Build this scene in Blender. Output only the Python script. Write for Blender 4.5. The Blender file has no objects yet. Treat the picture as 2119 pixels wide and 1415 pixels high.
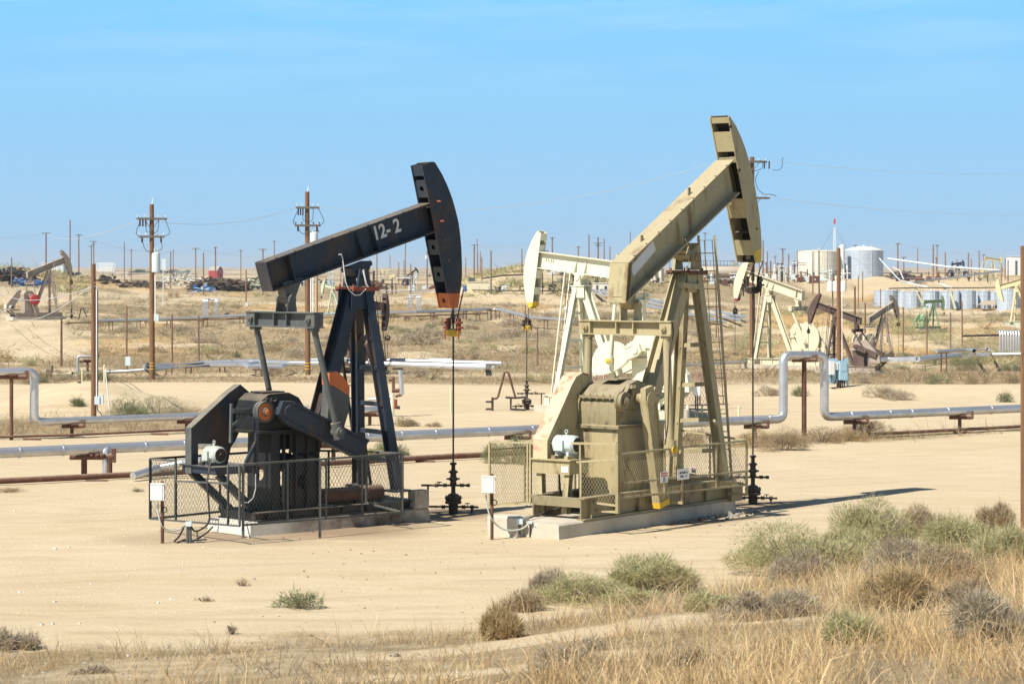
import bpy, math, random
import numpy as np
from mathutils import Vector, Matrix
random.seed(7); RS=np.random.RandomState(11)
C=bpy.context.scene.collection
F=5000.0; HY=551.0; CX=1059.5; CAMZ=6.0
R=math.radians
# ------------------------------------------------------------------ materials
def newmat(name):
    m=bpy.data.materials.new(name); m.use_nodes=True; nt=m.node_tree
    return m,nt,nt.nodes['Principled BSDF']
def ramp(nt,a,b,src,ca=(0,0,0,1),cb=(1,1,1,1)):
    r=nt.nodes.new('ShaderNodeValToRGB'); e=r.color_ramp.elements
    e[0].position=a; e[1].position=b; e[0].color=ca; e[1].color=cb
    nt.links.new(src,r.inputs[0]); return r.outputs[0]
def noise(nt,scale,detail=4,rough=.6,vec=None,stretch=None):
    n=nt.nodes.new('ShaderNodeTexNoise'); n.inputs['Scale'].default_value=scale
    n.inputs['Detail'].default_value=detail; n.inputs['Roughness'].default_value=rough
    if vec is None:
        t=nt.nodes.new('ShaderNodeTexCoord'); vec=t.outputs['Object']
    if stretch:
        mp=nt.nodes.new('ShaderNodeMapping'); mp.inputs['Scale'].default_value=stretch
        nt.links.new(vec,mp.inputs[0]); vec=mp.outputs[0]
    nt.links.new(vec,n.inputs['Vector']); return n.outputs['Fac']
def mix(nt,fac,a,b,mode='MIX'):
    m=nt.nodes.new('ShaderNodeMix'); m.data_type='RGBA'; m.blend_type=mode
    for k,v in ((0,fac),(6,a),(7,b)):
        if isinstance(v,(int,float)): m.inputs[k].default_value=v
        elif isinstance(v,tuple): m.inputs[k].default_value=v if len(v)==4 else v+(1,)
        else: nt.links.new(v,m.inputs[k])
    return m.outputs[2]
def bump(nt,bs,h,strength,dist=.02):
    b=nt.nodes.new('ShaderNodeBump'); b.inputs['Strength'].default_value=strength; b.inputs['Distance'].default_value=dist
    nt.links.new(h,b.inputs['Height']); nt.links.new(b.outputs[0],bs.inputs['Normal'])
def paint(name,col,wear=(.12,.06,.03),amt=.5,scale=2.5,rough=.5,metal=0,dust=.25,fine=.15,wc2=None,streak=1):
    m,nt,bs=newmat(name)
    n1=noise(nt,scale,8,.65,stretch=(1,1,.45) if streak else None)
    f1=ramp(nt,.5+.22*(1-amt),.62+.2*(1-amt),n1)
    c=mix(nt,f1,col,wear)
    n2=noise(nt,scale*.6,5,.7)
    c=mix(nt,ramp(nt,.45,.8,n2,(0,0,0,1),(dust,)*3+(1,)),c,(.5,.4,.27))
    n3=noise(nt,scale*9,4,.7)
    c=mix(nt,fine,c,ramp(nt,.3,.7,n3,tuple(x*.4 for x in col)+(1,),tuple(min(1,x*1.5) for x in col)+(1,)))
    if streak:
        ns=noise(nt,1,5,.7,stretch=(9,9,.7)); gm=ramp(nt,.55,.72,ns,(0,0,0,1),(.20+.5*amt,)*3+(1,)); c=mix(nt,gm,c,tuple(x*.38+y*.12 for x,y in zip(col,wear)))
        sp=ramp(nt,.70,.74,noise(nt,7,5,.8)); c=mix(nt,sp,c,wear)
    gn=nt.nodes.new('ShaderNodeNewGeometry'); sz=nt.nodes.new('ShaderNodeSeparateXYZ'); nt.links.new(gn.outputs['Normal'],sz.inputs[0])
    tf_=nt.nodes.new('ShaderNodeMath'); tf_.operation='MULTIPLY'; nt.links.new(ramp(nt,.55,.9,sz.outputs['Z']),tf_.inputs[0]); nt.links.new(ramp(nt,.25,.7,n2,(.10,)*3+(1,),(min(.7,dust*2+.3),)*3+(1,)),tf_.inputs[1])
    c=mix(nt,tf_.outputs[0],c,(.42,.35,.24))
    nt.links.new(c,bs.inputs['Base Color']); bs.inputs['Metallic'].default_value=metal
    rr=ramp(nt,.3,.8,n1,(rough,)*3+(1,),(min(1,rough+.3),)*3+(1,)); nt.links.new(rr,bs.inputs['Roughness'])
    bump(nt,bs,n3,.15,.01)
    return m
M={}
M['navy']=paint('dark_navy_paint',(.013,.027,.050),(.075,.045,.028),1.0,1.3,.40,dust=.08)
M['navy2']=paint('greasy_black_steel',(.012,.014,.018),(.06,.036,.022),.9,2.2,.42,dust=.06)
M['navy_rust']=paint('rust_blotched_navy_paint',(.013,.025,.045),(.085,.052,.032),1.0,1.0,.42,dust=.06)
M['khaki_drip']=paint('oil_streaked_khaki_paint',(.43,.355,.19),(.12,.075,.04),.95,1.6,.55,dust=.25)
M['inner']=paint('rusty_inner_steel_with_shade',(.03,.024,.018),(.08,.05,.03),.5,3,.7,dust=.05)  # rusty inner steel; shade of the head slots is put into its dark colour
M['steelgrey']=paint('weathered_grey_steel',(.085,.095,.095),(.09,.06,.045),.5,3,.5,dust=.25)
M['orange']=paint('orange_paint',(.62,.16,.04),(.25,.08,.04),.3,4,.5,dust=.1)
M['khaki']=paint('khaki_paint',(.425,.36,.20),(.17,.105,.05),.75,1.4,.55,dust=.3)
M['khaki_red']=paint('khaki_paint_faded_red',(.60,.50,.32),(.55,.10,.06),.98,2.6,.6,dust=.15,streak=0)
M['khaki_dark']=paint('khaki_oily',(.27,.225,.125),(.07,.045,.03),.7,2.2,.45,dust=.2)
M['white_cream']=paint('cream_white_paint',(.74,.72,.54),(.16,.08,.05),.16,2.2,.5,dust=.12)
M['cream']=paint('cream_paint',(.72,.64,.45),(.30,.17,.09),.2,2,.55,dust=.2)
M['cream2']=paint('pale_yellow_paint',(.72,.62,.36),(.4,.25,.12),.2,2,.55)
M['brown']=paint('brown_paint',(.10,.06,.05),(.2,.12,.08),.4,2,.6)
M['taupe']=paint('taupe_paint',(.40,.33,.27),(.22,.13,.08),.3,2,.6)
M['green']=paint('green_paint',(.26,.40,.22),(.34,.38,.27),.6,2,.5)
M['palegreen']=paint('pale_green_paint',(.5,.58,.42),(.3,.3,.2),.3,2,.5)
M['bluedark']=paint('dark_blue_paint',(.02,.04,.09),(.05,.04,.04),.3,2,.5)
M['yellow']=paint('yellow_paint',(.75,.48,.04),(.3,.15,.04),.3,6,.5,dust=.1)
M['wirepale']=paint('pale_wire',(.55,.55,.56),(.4,.4,.4),.2,3,.5)
M['rust']=paint('rusty_pipe',(.13,.055,.035),(.2,.1,.06),.5,5,.8,dust=.25)
M['rustdark']=paint('dark_rusty_iron',(.035,.022,.018),(.09,.05,.03),.5,8,.6,dust=.2)
M['redrust']=paint('red_rust_clamp',(.30,.06,.03),(.1,.04,.03),.4,8,.6)
M['cable']=paint('wire_rope',(.035,.028,.022),(.08,.05,.03),.5,10,.6)
M['rod']=paint('polished_rod_steel',(.06,.045,.035),(.1,.06,.04),.4,6,.35,metal=.5)
M['blackrubber']=paint('black_rubber',(.015,.015,.017),(.05,.04,.03),.3,6,.7,dust=.1)
M['motorgrey']=paint('motor_grey_paint',(.50,.55,.50),(.25,.2,.15),.2,5,.5)
M['motorblue']=paint('motor_pale_grey_blue',(.52,.60,.60),(.3,.25,.2),.15,5,.5)
M['white']=paint('white_enamel',(.84,.84,.80),(.5,.42,.33),.15,3,.4,dust=.08,fine=.05)
M['whitep']=paint('white_lettering',(.78,.78,.76),(.10,.09,.10),.35,14,.6,dust=.05)
M['faint']=paint('worn_pale_lettering',(.45,.42,.36),(.30,.25,.14),.6,14,.6,dust=.05)
M['blackp']=paint('black_lettering',(.03,.03,.06),(.4,.4,.45),.25,20,.6,dust=.0)
M['redp']=paint('red_sign_paint',(.55,.06,.06),(.7,.4,.4),.2,10,.5,dust=.05)
M['blueC']=paint('pale_blue_panel',(.36,.55,.68),(.5,.5,.5),.2,3,.5)
M['blueT']=paint('bright_blue_plastic',(.02,.12,.38),(.1,.1,.2),.2,2,.5)
M['transf']=paint('transformer_grey_blue',(.62,.72,.74),(.5,.5,.5),.1,3,.45,dust=.1)
M['pinkf']=paint('faded_pink_fence',(.62,.36,.30),(.6,.45,.35),.4,2,.7)
M['barnred']=paint('barn_red_boards',(.33,.035,.04),(.4,.1,.09),.3,1,.7,dust=.05)
M['barnroof']=paint('grey_shingle_roof',(.33,.33,.31),(.25,.22,.2),.4,1,.8)
M['tank']=paint('silver_tank_paint',(.50,.56,.64),(.40,.43,.49),.4,.35,.45,metal=.25,dust=.06)
M['tankw']=paint('white_tank_paint',(.80,.80,.78),(.6,.5,.4),.2,.4,.5,dust=.06)
M['tankc']=paint('cream_tank_paint',(.76,.70,.58),(.55,.46,.36),.35,.4,.6,dust=.06)
M['tan']=paint('tan_tank_paint',(.50,.42,.33),(.34,.27,.2),.3,.4,.6)
M['junk']=paint('dark_scrap_iron',(.06,.05,.045),(.25,.2,.15),.5,.6,.8,dust=.4)
M['timber']=paint('weathered_timber',(.16,.115,.08),(.3,.24,.18),.5,.8,.9)
M['yel_thin']=paint('pale_yellow_marker',(.75,.68,.42),(.6,.5,.3),.2,3,.6)
def silver_pipe():
    m,nt,bs=newmat('aluminium_pipe_cladding')
    n=noise(nt,3,5,.6); n2=noise(nt,.7,3)
    c=mix(nt,ramp(nt,.35,.7,n),(.66,.67,.70),(.52,.52,.53)); c=mix(nt,ramp(nt,.5,.75,n2,(0,0,0,1),(.45,)*3+(1,)),c,(.5,.43,.33))
    nt.links.new(c,bs.inputs['Base Color']); bs.inputs['Metallic'].default_value=.75
    nt.links.new(ramp(nt,.3,.7,n,(.36,)*3+(1,),(.5,)*3+(1,)),bs.inputs['Roughness']); bump(nt,bs,n,.2,.02); return m
M['silver']=silver_pipe()
def wood_mat(name,a,b):
    m,nt,bs=newmat(name)
    n=noise(nt,9,8,.7,stretch=(1,1,.05)); n2=noise(nt,.9,4,.6,stretch=(1,1,.5)); n3=noise(nt,30,4,.7,stretch=(1,1,.03))
    c=mix(nt,ramp(nt,.3,.7,n),a,b); c=mix(nt,ramp(nt,.45,.8,n2,(0,0,0,1),(.7,)*3+(1,)),c,tuple(x*.5 for x in a))
    c=mix(nt,ramp(nt,.6,.66,n3,(0,0,0,1),(.8,)*3+(1,)),c,(.04,.025,.02))
    nt.links.new(c,bs.inputs['Base Color']); bs.inputs['Roughness'].default_value=.85; bump(nt,bs,n3,.4,.01); return m
M['wood']=wood_mat('brown_pole_wood',(.17,.085,.042),(.26,.14,.07))
M['wood2']=wood_mat('far_pole_wood',(.21,.12,.075),(.30,.18,.12))
M['woodpale']=wood_mat('pale_pole_wood',(.48,.29,.14),(.6,.4,.22))
M['woodgrey']=wood_mat('grey_crossarm_wood',(.15,.13,.11),(.24,.19,.15))
def concrete():
    m,nt,bs=newmat('pale_concrete')
    n=noise(nt,1.2,8,.65); n2=noise(nt,14,5,.7); n3=noise(nt,3,5,.6,stretch=(1,1,.2))
    c=mix(nt,ramp(nt,.35,.7,n),(.62,.57,.47),(.48,.42,.33)); c=mix(nt,ramp(nt,.4,.8,n2,(0,0,0,1),(.4,)*3+(1,)),c,(.35,.3,.23))
    c=mix(nt,ramp(nt,.6,.72,n3,(0,0,0,1),(.6,)*3+(1,)),c,(.22,.18,.14))
    nt.links.new(c,bs.inputs['Base Color']); bs.inputs['Roughness'].default_value=.9; bump(nt,bs,n2,.5,.02); return m
M['concrete']=concrete()
def conc_oily():
    m,nt,bs=newmat('oil_stained_concrete')
    n=noise(nt,.8,8,.7); n2=noise(nt,14,5,.7)
    t=nt.nodes.new('ShaderNodeTexCoord'); s=nt.nodes.new('ShaderNodeSeparateXYZ'); nt.links.new(t.outputs['Object'],s.inputs[0])
    mp=nt.nodes.new('ShaderNodeMapRange'); mp.inputs[1].default_value=-5.9; mp.inputs[2].default_value=-5.0; nt.links.new(s.outputs[0],mp.inputs[0])
    mm=nt.nodes.new('ShaderNodeMath'); mm.operation='MULTIPLY'; nt.links.new(mp.outputs[0],mm.inputs[0]); nt.links.new(ramp(nt,.3,.6,n),mm.inputs[1])
    c=mix(nt,ramp(nt,.4,.7,n2),(.70,.67,.60),(.58,.54,.46)); c=mix(nt,mm.outputs[0],c,(.15,.105,.07))
    nt.links.new(c,bs.inputs['Base Color']); bs.inputs['Roughness'].default_value=.85; bump(nt,bs,n2,.5,.02); return m
M['concrete_oil']=conc_oily()
def leaf_mat(name,dark,light,trans=.25):
    m,nt,bs=newmat(name)
    a=nt.nodes.new('ShaderNodeAttribute'); a.attribute_name='tint'
    c=mix(nt,a.outputs['Fac'],dark,light); g_=noise(nt,1.1,2); c=mix(nt,ramp(nt,.15,.0,a.outputs['Fac'],(1,1,1,1),(0,0,0,1)) if False else ramp(nt,.48,.62,g_,(0,0,0,1),(.55,)*3+(1,)),c,tuple((x+y)*.5*q for x,y,q in zip(dark,light,(1.05,.86,.74))))
    n=noise(nt,2.0,3); c=mix(nt,ramp(nt,.45,.7,n,(0,0,0,1),(.35,)*3+(1,)),c,tuple(x*.75 for x in dark))
    nt.links.new(c,bs.inputs['Base Color']); bs.inputs['Roughness'].default_value=.75
    bs.inputs['Specular IOR Level'].default_value=.2
    tr=nt.nodes.new('ShaderNodeBsdfTranslucent'); nt.links.new(c,tr.inputs[0])
    ms=nt.nodes.new('ShaderNodeMixShader'); ms.inputs[0].default_value=trans
    nt.links.new(bs.outputs[0],ms.inputs[1]); nt.links.new(tr.outputs[0],ms.inputs[2])
    nt.links.new(ms.outputs[0],nt.nodes['Material Output'].inputs[0]); return m
M['sage']=leaf_mat('sage_foliage',(.27,.255,.12),(.66,.62,.35))
M['green_l']=leaf_mat('green_desert_foliage',(.12,.14,.07),(.37,.385,.21))
M['brown_l']=leaf_mat('brown_dead_foliage',(.22,.165,.10),(.58,.46,.29))
M['gold_l']=leaf_mat('golden_bush_foliage',(.26,.185,.09),(.62,.48,.26))
M['grey_l']=leaf_mat('grey_twig_foliage',(.25,.20,.14),(.62,.54,.39))
M['straw']=leaf_mat('dry_straw_grass',(.46,.32,.15),(.95,.76,.45),.3)
M['straw2']=leaf_mat('greyish_dry_grass',(.24,.18,.105),(.60,.47,.29),.3)
M['twig']=paint('woody_twig',(.20,.15,.11),(.35,.3,.24),.4,6,.9)
M['dgreen']=leaf_mat('dark_tree_foliage',(.03,.05,.03),(.09,.13,.07))
# ------------------------------------------------------------------ mesh builder
def frame(d,up=(0,0,1)):
    z=Vector(d).normalized(); u=Vector(up)
    if abs(z.dot(u))>.98: u=Vector((1,0,0))
    x=u.cross(z).normalized(); y=z.cross(x); return x,y,z
class MB:
    def __init__(s): s.v=[]; s.f=[]; s.m=[]; s.mi=0; s.st=[]
    def add(s,vs,fs):
        o=len(s.v); s.st.append((o,len(s.f))); s.v+= [tuple(v) for v in vs]
        for f in fs: s.f.append([i+o for i in f]); s.m.append(s.mi)
        return s
    def box(s,c,sz,rot=None):
        c=Vector(c); vs=[]
        for i in range(8):
            p=Vector(((i&1)-.5,((i>>1)&1)-.5,((i>>2)&1)-.5)); p=Vector((p.x*sz[0],p.y*sz[1],p.z*sz[2]))
            if rot: p=rot@p
            vs.append(c+p)
        return s.add(vs,[(0,2,3,1),(4,5,7,6),(0,1,5,4),(2,6,7,3),(0,4,6,2),(1,3,7,5)])
    def bar(s,a,b,w,h,up=(0,0,1)):
        a=Vector(a); b=Vector(b); x,y,z=frame(b-a,up); vs=[]
        for p in (a,b):
            for i,j in ((-1,-1),(1,-1),(1,1),(-1,1)): vs.append(p+x*(i*w/2)+y*(j*h/2))
        return s.add(vs,[(3,2,1,0),(4,5,6,7),(0,1,5,4),(1,2,6,5),(2,3,7,6),(3,0,4,7)])
    def ibar(s,a,b,w,h,t=.03,up=(0,0,1)):   # I-section
        a=Vector(a); b=Vector(b); x,y,z=frame(b-a,up)
        s.bar(a+y*(h/2-t/2),b+y*(h/2-t/2),w,t,up); s.bar(a-y*(h/2-t/2),b-y*(h/2-t/2),w,t,up)
        return s.bar(a,b,t,h-2*t,up)
    def chan(s,a,b,w,h,t=.03,up=(0,0,1)):   # two flanges left/right with web between (H-section)
        a=Vector(a); b=Vector(b); x,y,z=frame(b-a,up)
        s.bar(a+x*(w/2-t/2),b+x*(w/2-t/2),t,h,up); s.bar(a-x*(w/2-t/2),b-x*(w/2-t/2),t,h,up)
        return s.bar(a,b,w-2*t,t,up)
    def tube(s,a,b,r,n=12,r2=None,cap=True):
        a=Vector(a); b=Vector(b); x,y,z=frame(b-a); r2=r if r2 is None else r2; vs=[]
        for p,q in ((a,r),(b,r2)):
            for i in range(n):
                t=2*math.pi*i/n; vs.append(p+x*(q*math.cos(t))+y*(q*math.sin(t)))
        fs=[(i,(i+1)%n,n+(i+1)%n,n+i) for i in range(n)]
        if cap: fs+=[tuple(range(n-1,-1,-1)),tuple(range(n,2*n))]
        return s.add(vs,fs)
    def path(s,pts,r,n=8,cap=True):
        pts=[Vector(p) for p in pts]; vs=[]; x0=None
        for k,p in enumerate(pts):
            t=(pts[min(k+1,len(pts)-1)]-pts[max(k-1,0)]).normalized()
            if x0 is None: x,y,_=frame(t)
            else:
                x=(x0-t*x0.dot(t)); x=x.normalized() if x.length>1e-4 else frame(t)[0]; y=t.cross(x)
            x0=x; sc=1.0
            if 0<k<len(pts)-1:
                c=(p-pts[k-1]).normalized().dot((pts[k+1]-p).normalized()); sc=1/math.sqrt(max(.3,(1+c)/2))
            for i in range(n):
                a=2*math.pi*i/n; vs.append(p+x*(r*sc**.5*math.cos(a))+y*(r*sc**.5*math.sin(a)))
        fs=[]
        for k in range(len(pts)-1):
            for i in range(n): fs.append((k*n+i,k*n+(i+1)%n,(k+1)*n+(i+1)%n,(k+1)*n+i))
        if cap: fs+=[tuple(range(n-1,-1,-1)),tuple(range((len(pts)-1)*n,len(pts)*n))]
        return s.add(vs,fs)
    def prism(s,pts,v0,v1):   # polygon in (u,z), extruded along local y
        n=len(pts); vs=[(p[0],v0,p[1]) for p in pts]+[(p[0],v1,p[1]) for p in pts]
        ar=sum(pts[i][0]*pts[(i+1)%n][1]-pts[(i+1)%n][0]*pts[i][1] for i in range(n))
        fs=[tuple(range(n)),tuple(range(2*n-1,n-1,-1))]+[(i,n+i,n+(i+1)%n,(i+1)%n) for i in range(n)]
        if ar<0: fs=[tuple(reversed(f)) for f in fs]
        return s.add(vs,fs)
    def lathe(s,c,prof,n=24,axis=(0,0,1)):   # prof: (radius, height)
        c=Vector(c); x,y,z=frame(axis); vs=[]
        for r,h in prof:
            for i in range(n):
                t=2*math.pi*i/n; vs.append(c+z*h+x*(r*math.cos(t))+y*(r*math.sin(t)))
        fs=[]
        for k in range(len(prof)-1):
            for i in range(n): fs.append((k*n+i,k*n+(i+1)%n,(k+1)*n+(i+1)%n,(k+1)*n+i))
        fs+=[tuple(range(n-1,-1,-1)),tuple(range((len(prof)-1)*n,len(prof)*n))]
        return s.add(vs,fs)
    def holeplate(s,o,ex,ey,w,h,r,t,n=20):   # plate centre o, axes ex ey, round hole radius r, thickness t
        o=Vector(o); ex=Vector(ex).normalized(); ey=Vector(ey).normalized(); ez=ex.cross(ey)
        vs=[]
        for side in (-1,1):
            for i in range(n):
                a=2*math.pi*i/n; c,q=math.cos(a),math.sin(a); vs.append(o+ex*(r*c)+ey*(r*q)+ez*(side*t/2))
            for i in range(n):
                a=2*math.pi*i/n; c,q=math.cos(a),math.sin(a); k=min(w/2/max(abs(c),1e-6),h/2/max(abs(q),1e-6))
                vs.append(o+ex*(k*c)+ey*(k*q)+ez*(side*t/2))
        fs=[]
        for i in range(n):
            j=(i+1)%n
            fs+=[(2*n+i,3*n+i,3*n+j,2*n+j),(i,j,n+j,n+i),(i,2*n+i,2*n+j,j),(n+i,n+j,3*n+j,3*n+i)]
        return s.add(vs,fs)
    def build(s,name,mat,parent=None,smooth=True,mats=None):
        me=bpy.data.meshes.new(name); me.from_pydata(s.v,[],s.f); me.validate()
        for mm in (mats or [mat]): me.materials.append(M[mm] if isinstance(mm,str) else mm)
        if mats and len(s.m)==len(me.polygons): me.polygons.foreach_set('material_index',s.m)
        if smooth and len(me.polygons):
            me.polygons.foreach_set('use_smooth',[True]*len(me.polygons))
            try: me.set_sharp_from_angle(angle=R(35))
            except Exception: pass
        me.update(); o=bpy.data.objects.new(name,me); C.objects.link(o)
        if parent: o.parent=parent
        return o
def each(k,name,mat,parent,per=1,smooth=True):
    out=[]; st=k.st+[(len(k.v),len(k.f))]
    for i in range(0,len(k.st),per):
        a=st[i]; b=st[min(i+per,len(k.st))]; m=MB(); m.v=k.v[a[0]:b[0]]; m.f=[[j-a[0] for j in f] for f in k.f[a[1]:b[1]]]; out.append(m.build(name,mat,parent,smooth))
    return out
def tag(o,label=None,cat=None,group=None,kind=None):
    if label: o['label']=label
    if cat: o['category']=cat
    if group: o['group']=group
    if kind: o['kind']=kind
    return o
def empty(name,loc=(0,0,0),rz=0,scale=1,**k):
    o=bpy.data.objects.new(name,None); C.objects.link(o); o.empty_display_size=.3
    o.location=loc; o.rotation_euler=(0,0,rz); o.scale=(scale,)*3; return tag(o,**k)
def text(name,s,size,mat,parent,mtx,ex=.004,bold=0,sx=1):
    cu=bpy.data.curves.new(name,'FONT'); cu.body=s; cu.size=size; cu.extrude=ex; cu.align_x='CENTER'; cu.align_y='CENTER'; cu.offset=bold
    t=bpy.data.objects.new(name+'_tmp',cu); C.objects.link(t)
    dg=bpy.context.evaluated_depsgraph_get(); me=bpy.data.meshes.new_from_object(t.evaluated_get(dg))
    bpy.data.objects.remove(t); me.materials.clear(); me.materials.append(M[mat])
    o=bpy.data.objects.new(name,me); C.objects.link(o); o.parent=parent
    o.matrix_local=mtx@Matrix.Diagonal((sx,1,1,1)); return o
def copy_tree(o,parent=None):
    c=o.copy(); C.objects.link(c)
    if parent: c.parent=parent
    for ch in list(o.children): copy_tree(ch,c)
    return c
# ------------------------------------------------------------------ terrain
def hsh(ix,iy,s):
    a=(ix.astype(np.int64)*374761393+iy.astype(np.int64)*668265263+s*1442695041)&0x7fffffff
    a=((a^(a>>13))*1274126177)&0x7fffffff
    return ((a^(a>>16))&0xffff)/65535.0
def vn(x,y,s=0):
    ix=np.floor(x); iy=np.floor(y); fx=x-ix; fy=y-iy; fx=fx*fx*(3-2*fx); fy=fy*fy*(3-2*fy)
    return (hsh(ix,iy,s)*(1-fx)+hsh(ix+1,iy,s)*fx)*(1-fy)+(hsh(ix,iy+1,s)*(1-fx)+hsh(ix+1,iy+1,s)*fx)*fy
def fbm(x,y,s=0,o=4):
    t=0;a=.5;k=1
    for i in range(o): t=t+a*vn(x*k+i*17.3,y*k-i*9.1,s+i); a*=.5;k*=2.03
    return t
def ss(a,b,x):
    t=np.clip((x-a)/(b-a),0,1); return t*t*(3-2*t)
TY=[(0,None),(60,None),(105,None),(130,781),(150,753),(165,737),(180,717),(200,692),(215,674),(230,662),(250,653),(300,638),(400,617),(500,604),(700,590),(1000,580),(1500,571),(2500,563.5),(5000,557.6),(9000,554.4),(40000,None)]
TD=np.array([t[0] for t in TY],float); TZ=np.array([0 if t[1] is None else CAMZ-t[0]*(t[1]-HY)/F for t in TY])
def wx(px,d): return (px-CX)/F*d
EDX=np.array([-60,-14,-8,-.5,4,8,12,20,60],float); EDY=np.array([34,37,38,40.5,46,51,55,60,70],float)
def Hn(x,y):
    x=np.asarray(x,float); y=np.asarray(y,float); d=np.maximum(y,1)
    z=np.interp(d,TD,TZ)
    ye=np.interp(x,EDX,EDY); q=np.clip(1-y/ye,0,1.6)
    z=z+4.0*q*ss(0,.12,q)+.25*(fbm(x*.35,y*.35,5,3)-.45)*ss(0,.1,q)
    def g(px,d0,h,sx,sd): return h*np.exp(-((x-wx(px,d0))/sx)**2-((y-d0)/sd)**2)
    z=z+g(1085,450,3.9,14,45)+g(1180,470,2.2,14,50)+g(-80,430,3.8,26,75)+g(60,420,1.4,10,40)
    z=z+3.0*ss(10,26,x)*ss(370,450,y)*(1-ss(900,1500,y))
    z=z-.7*ss(28,45,x)*ss(250,320,y)*(1-ss(350,380,y))
    z=z+g(172,104,.75,2.6,3.5)+g(215,103,.35,4,4)+.5*ss(8,20,x)*np.exp(-((y-215)/25)**2)+g(430,118,.3,14,3)
    z=z+.45*ss(8,14,x)*np.exp(-((y-114-3*(fbm(x*.2,x*0,3)-.5))/3.5)**2)+.25*np.exp(-((y-126)/5)**2)*fbm(x*.3,y*.3,31)
    am=ss(135,175,y)*(1-ss(500,900,y))
    z=z+am*(1.9*(fbm(x*.10,y*.045,21,5)-.48)+.5*(fbm(x*.5,y*.25,24,4)-.45))
    z=z+.05*(fbm(x*.45,y*.45,8,3)-.45)
    z=z+60*ss(9000,30000,y)*ss(0,6000,np.abs(x+2000))*0
    return z
def H(x,y): return float(Hn(np.array([x]),np.array([y]))[0])
DS=np.concatenate([np.arange(14,200,.1),np.arange(200,3000,1),np.arange(3000,12000,20)])
def G(px,py,h=0.0):
    """ground point seen at a pixel of the survey, h metres above ground"""
    z=CAMZ-(py-HY)/F*DS; hh=Hn((px-CX)/F*DS,DS)+h
    i=np.argmax(z<=hh) if (z<=hh).any() else len(DS)-1
    d=DS[i]; return Vector(((px-CX)/F*d,d,z[i] if i<len(DS)-1 else hh[i]))
def Z(px,py,z):
    d=(CAMZ-z)*F/(py-HY); return Vector(((px-CX)/F*d,d,z))
def D(px,py,d): return Vector(((px-CX)/F*d,d,CAMZ-(py-HY)/F*d))
def Q(px,d): x=wx(px,d); return Vector((x,d,H(x,d)))
def terrain():
    ys=np.concatenate([np.arange(-60,14,2.0),np.arange(14,62,.16),np.arange(62,140,.35),np.arange(140,320,.7),np.arange(320,700,3),np.geomspace(700,14000,60)])
    s=np.concatenate([np.linspace(-1.6,-.26,24)[:-1],np.linspace(-.26,.26,330),np.linspace(.26,1.6,24)[1:]])
    Y,S=np.meshgrid(ys,s,indexing='ij'); X=S*(np.abs(Y)+ (Y<40)*0+12); Zz=Hn(X,Y)
    n0,n1=Y.shape; co=np.stack([X,Y,Zz],-1).reshape(-1,3).astype(np.float32)
    i=np.arange((n0-1)*n1).reshape(n0-1,n1)[:,:-1].ravel()
    fc=np.stack([i,i+1,i+n1+1,i+n1],-1).astype(np.int32)
    me=bpy.data.meshes.new('ground'); me.vertices.add(len(co)); me.vertices.foreach_set('co',co.ravel())
    me.loops.add(fc.size); me.loops.foreach_set('vertex_index',fc.ravel()); me.polygons.add(len(fc))
    me.polygons.foreach_set('loop_start',np.arange(0,fc.size,4,dtype=np.int32)); me.polygons.foreach_set('loop_total',np.full(len(fc),4,np.int32))
    me.polygons.foreach_set('use_smooth',np.ones(len(fc),bool)); me.update()
    for nm,val in (('rut',ruts(X,Y).ravel()),('veg',veg(X,Y).ravel()),('rust_grass',orange(X,Y).ravel())):
        a=me.attributes.new(nm,'FLOAT','POINT'); a.data.foreach_set('value',val.astype(np.float32))
    me.materials.append(ground_mat()); o=bpy.data.objects.new('ground',me); C.objects.link(o); tag(o,kind='structure'); return o
def ruts(x,y):
    r=np.zeros_like(x)
    for i,(y0,k,c,w_) in enumerate(((40.5,.05,.012,1),(43.5,.22,.010,.8),(46.8,.12,-.006,1),(49.0,.34,.004,.7),(62.5,.50,0,1),(65.0,.56,0,.8),(69,.62,.002,.9),(81,.45,0,.8),(100,.10,0,.9),(104,.16,0,.7))):
        yc=y0+k*x+c*x*x+.35*np.sin(x*.33+i)
        for o in (-.85,.85): r=np.maximum(r,w_*np.exp(-((y-yc-o*math.sqrt(1+k*k))/(.16 if y0<90 else .3))**2))
    return r*ss(.30,.55,fbm(x*.35,y*.35,130,3))
def pyx(x,y):
    y=np.maximum(y,5); return CX+F*x/y
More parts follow.
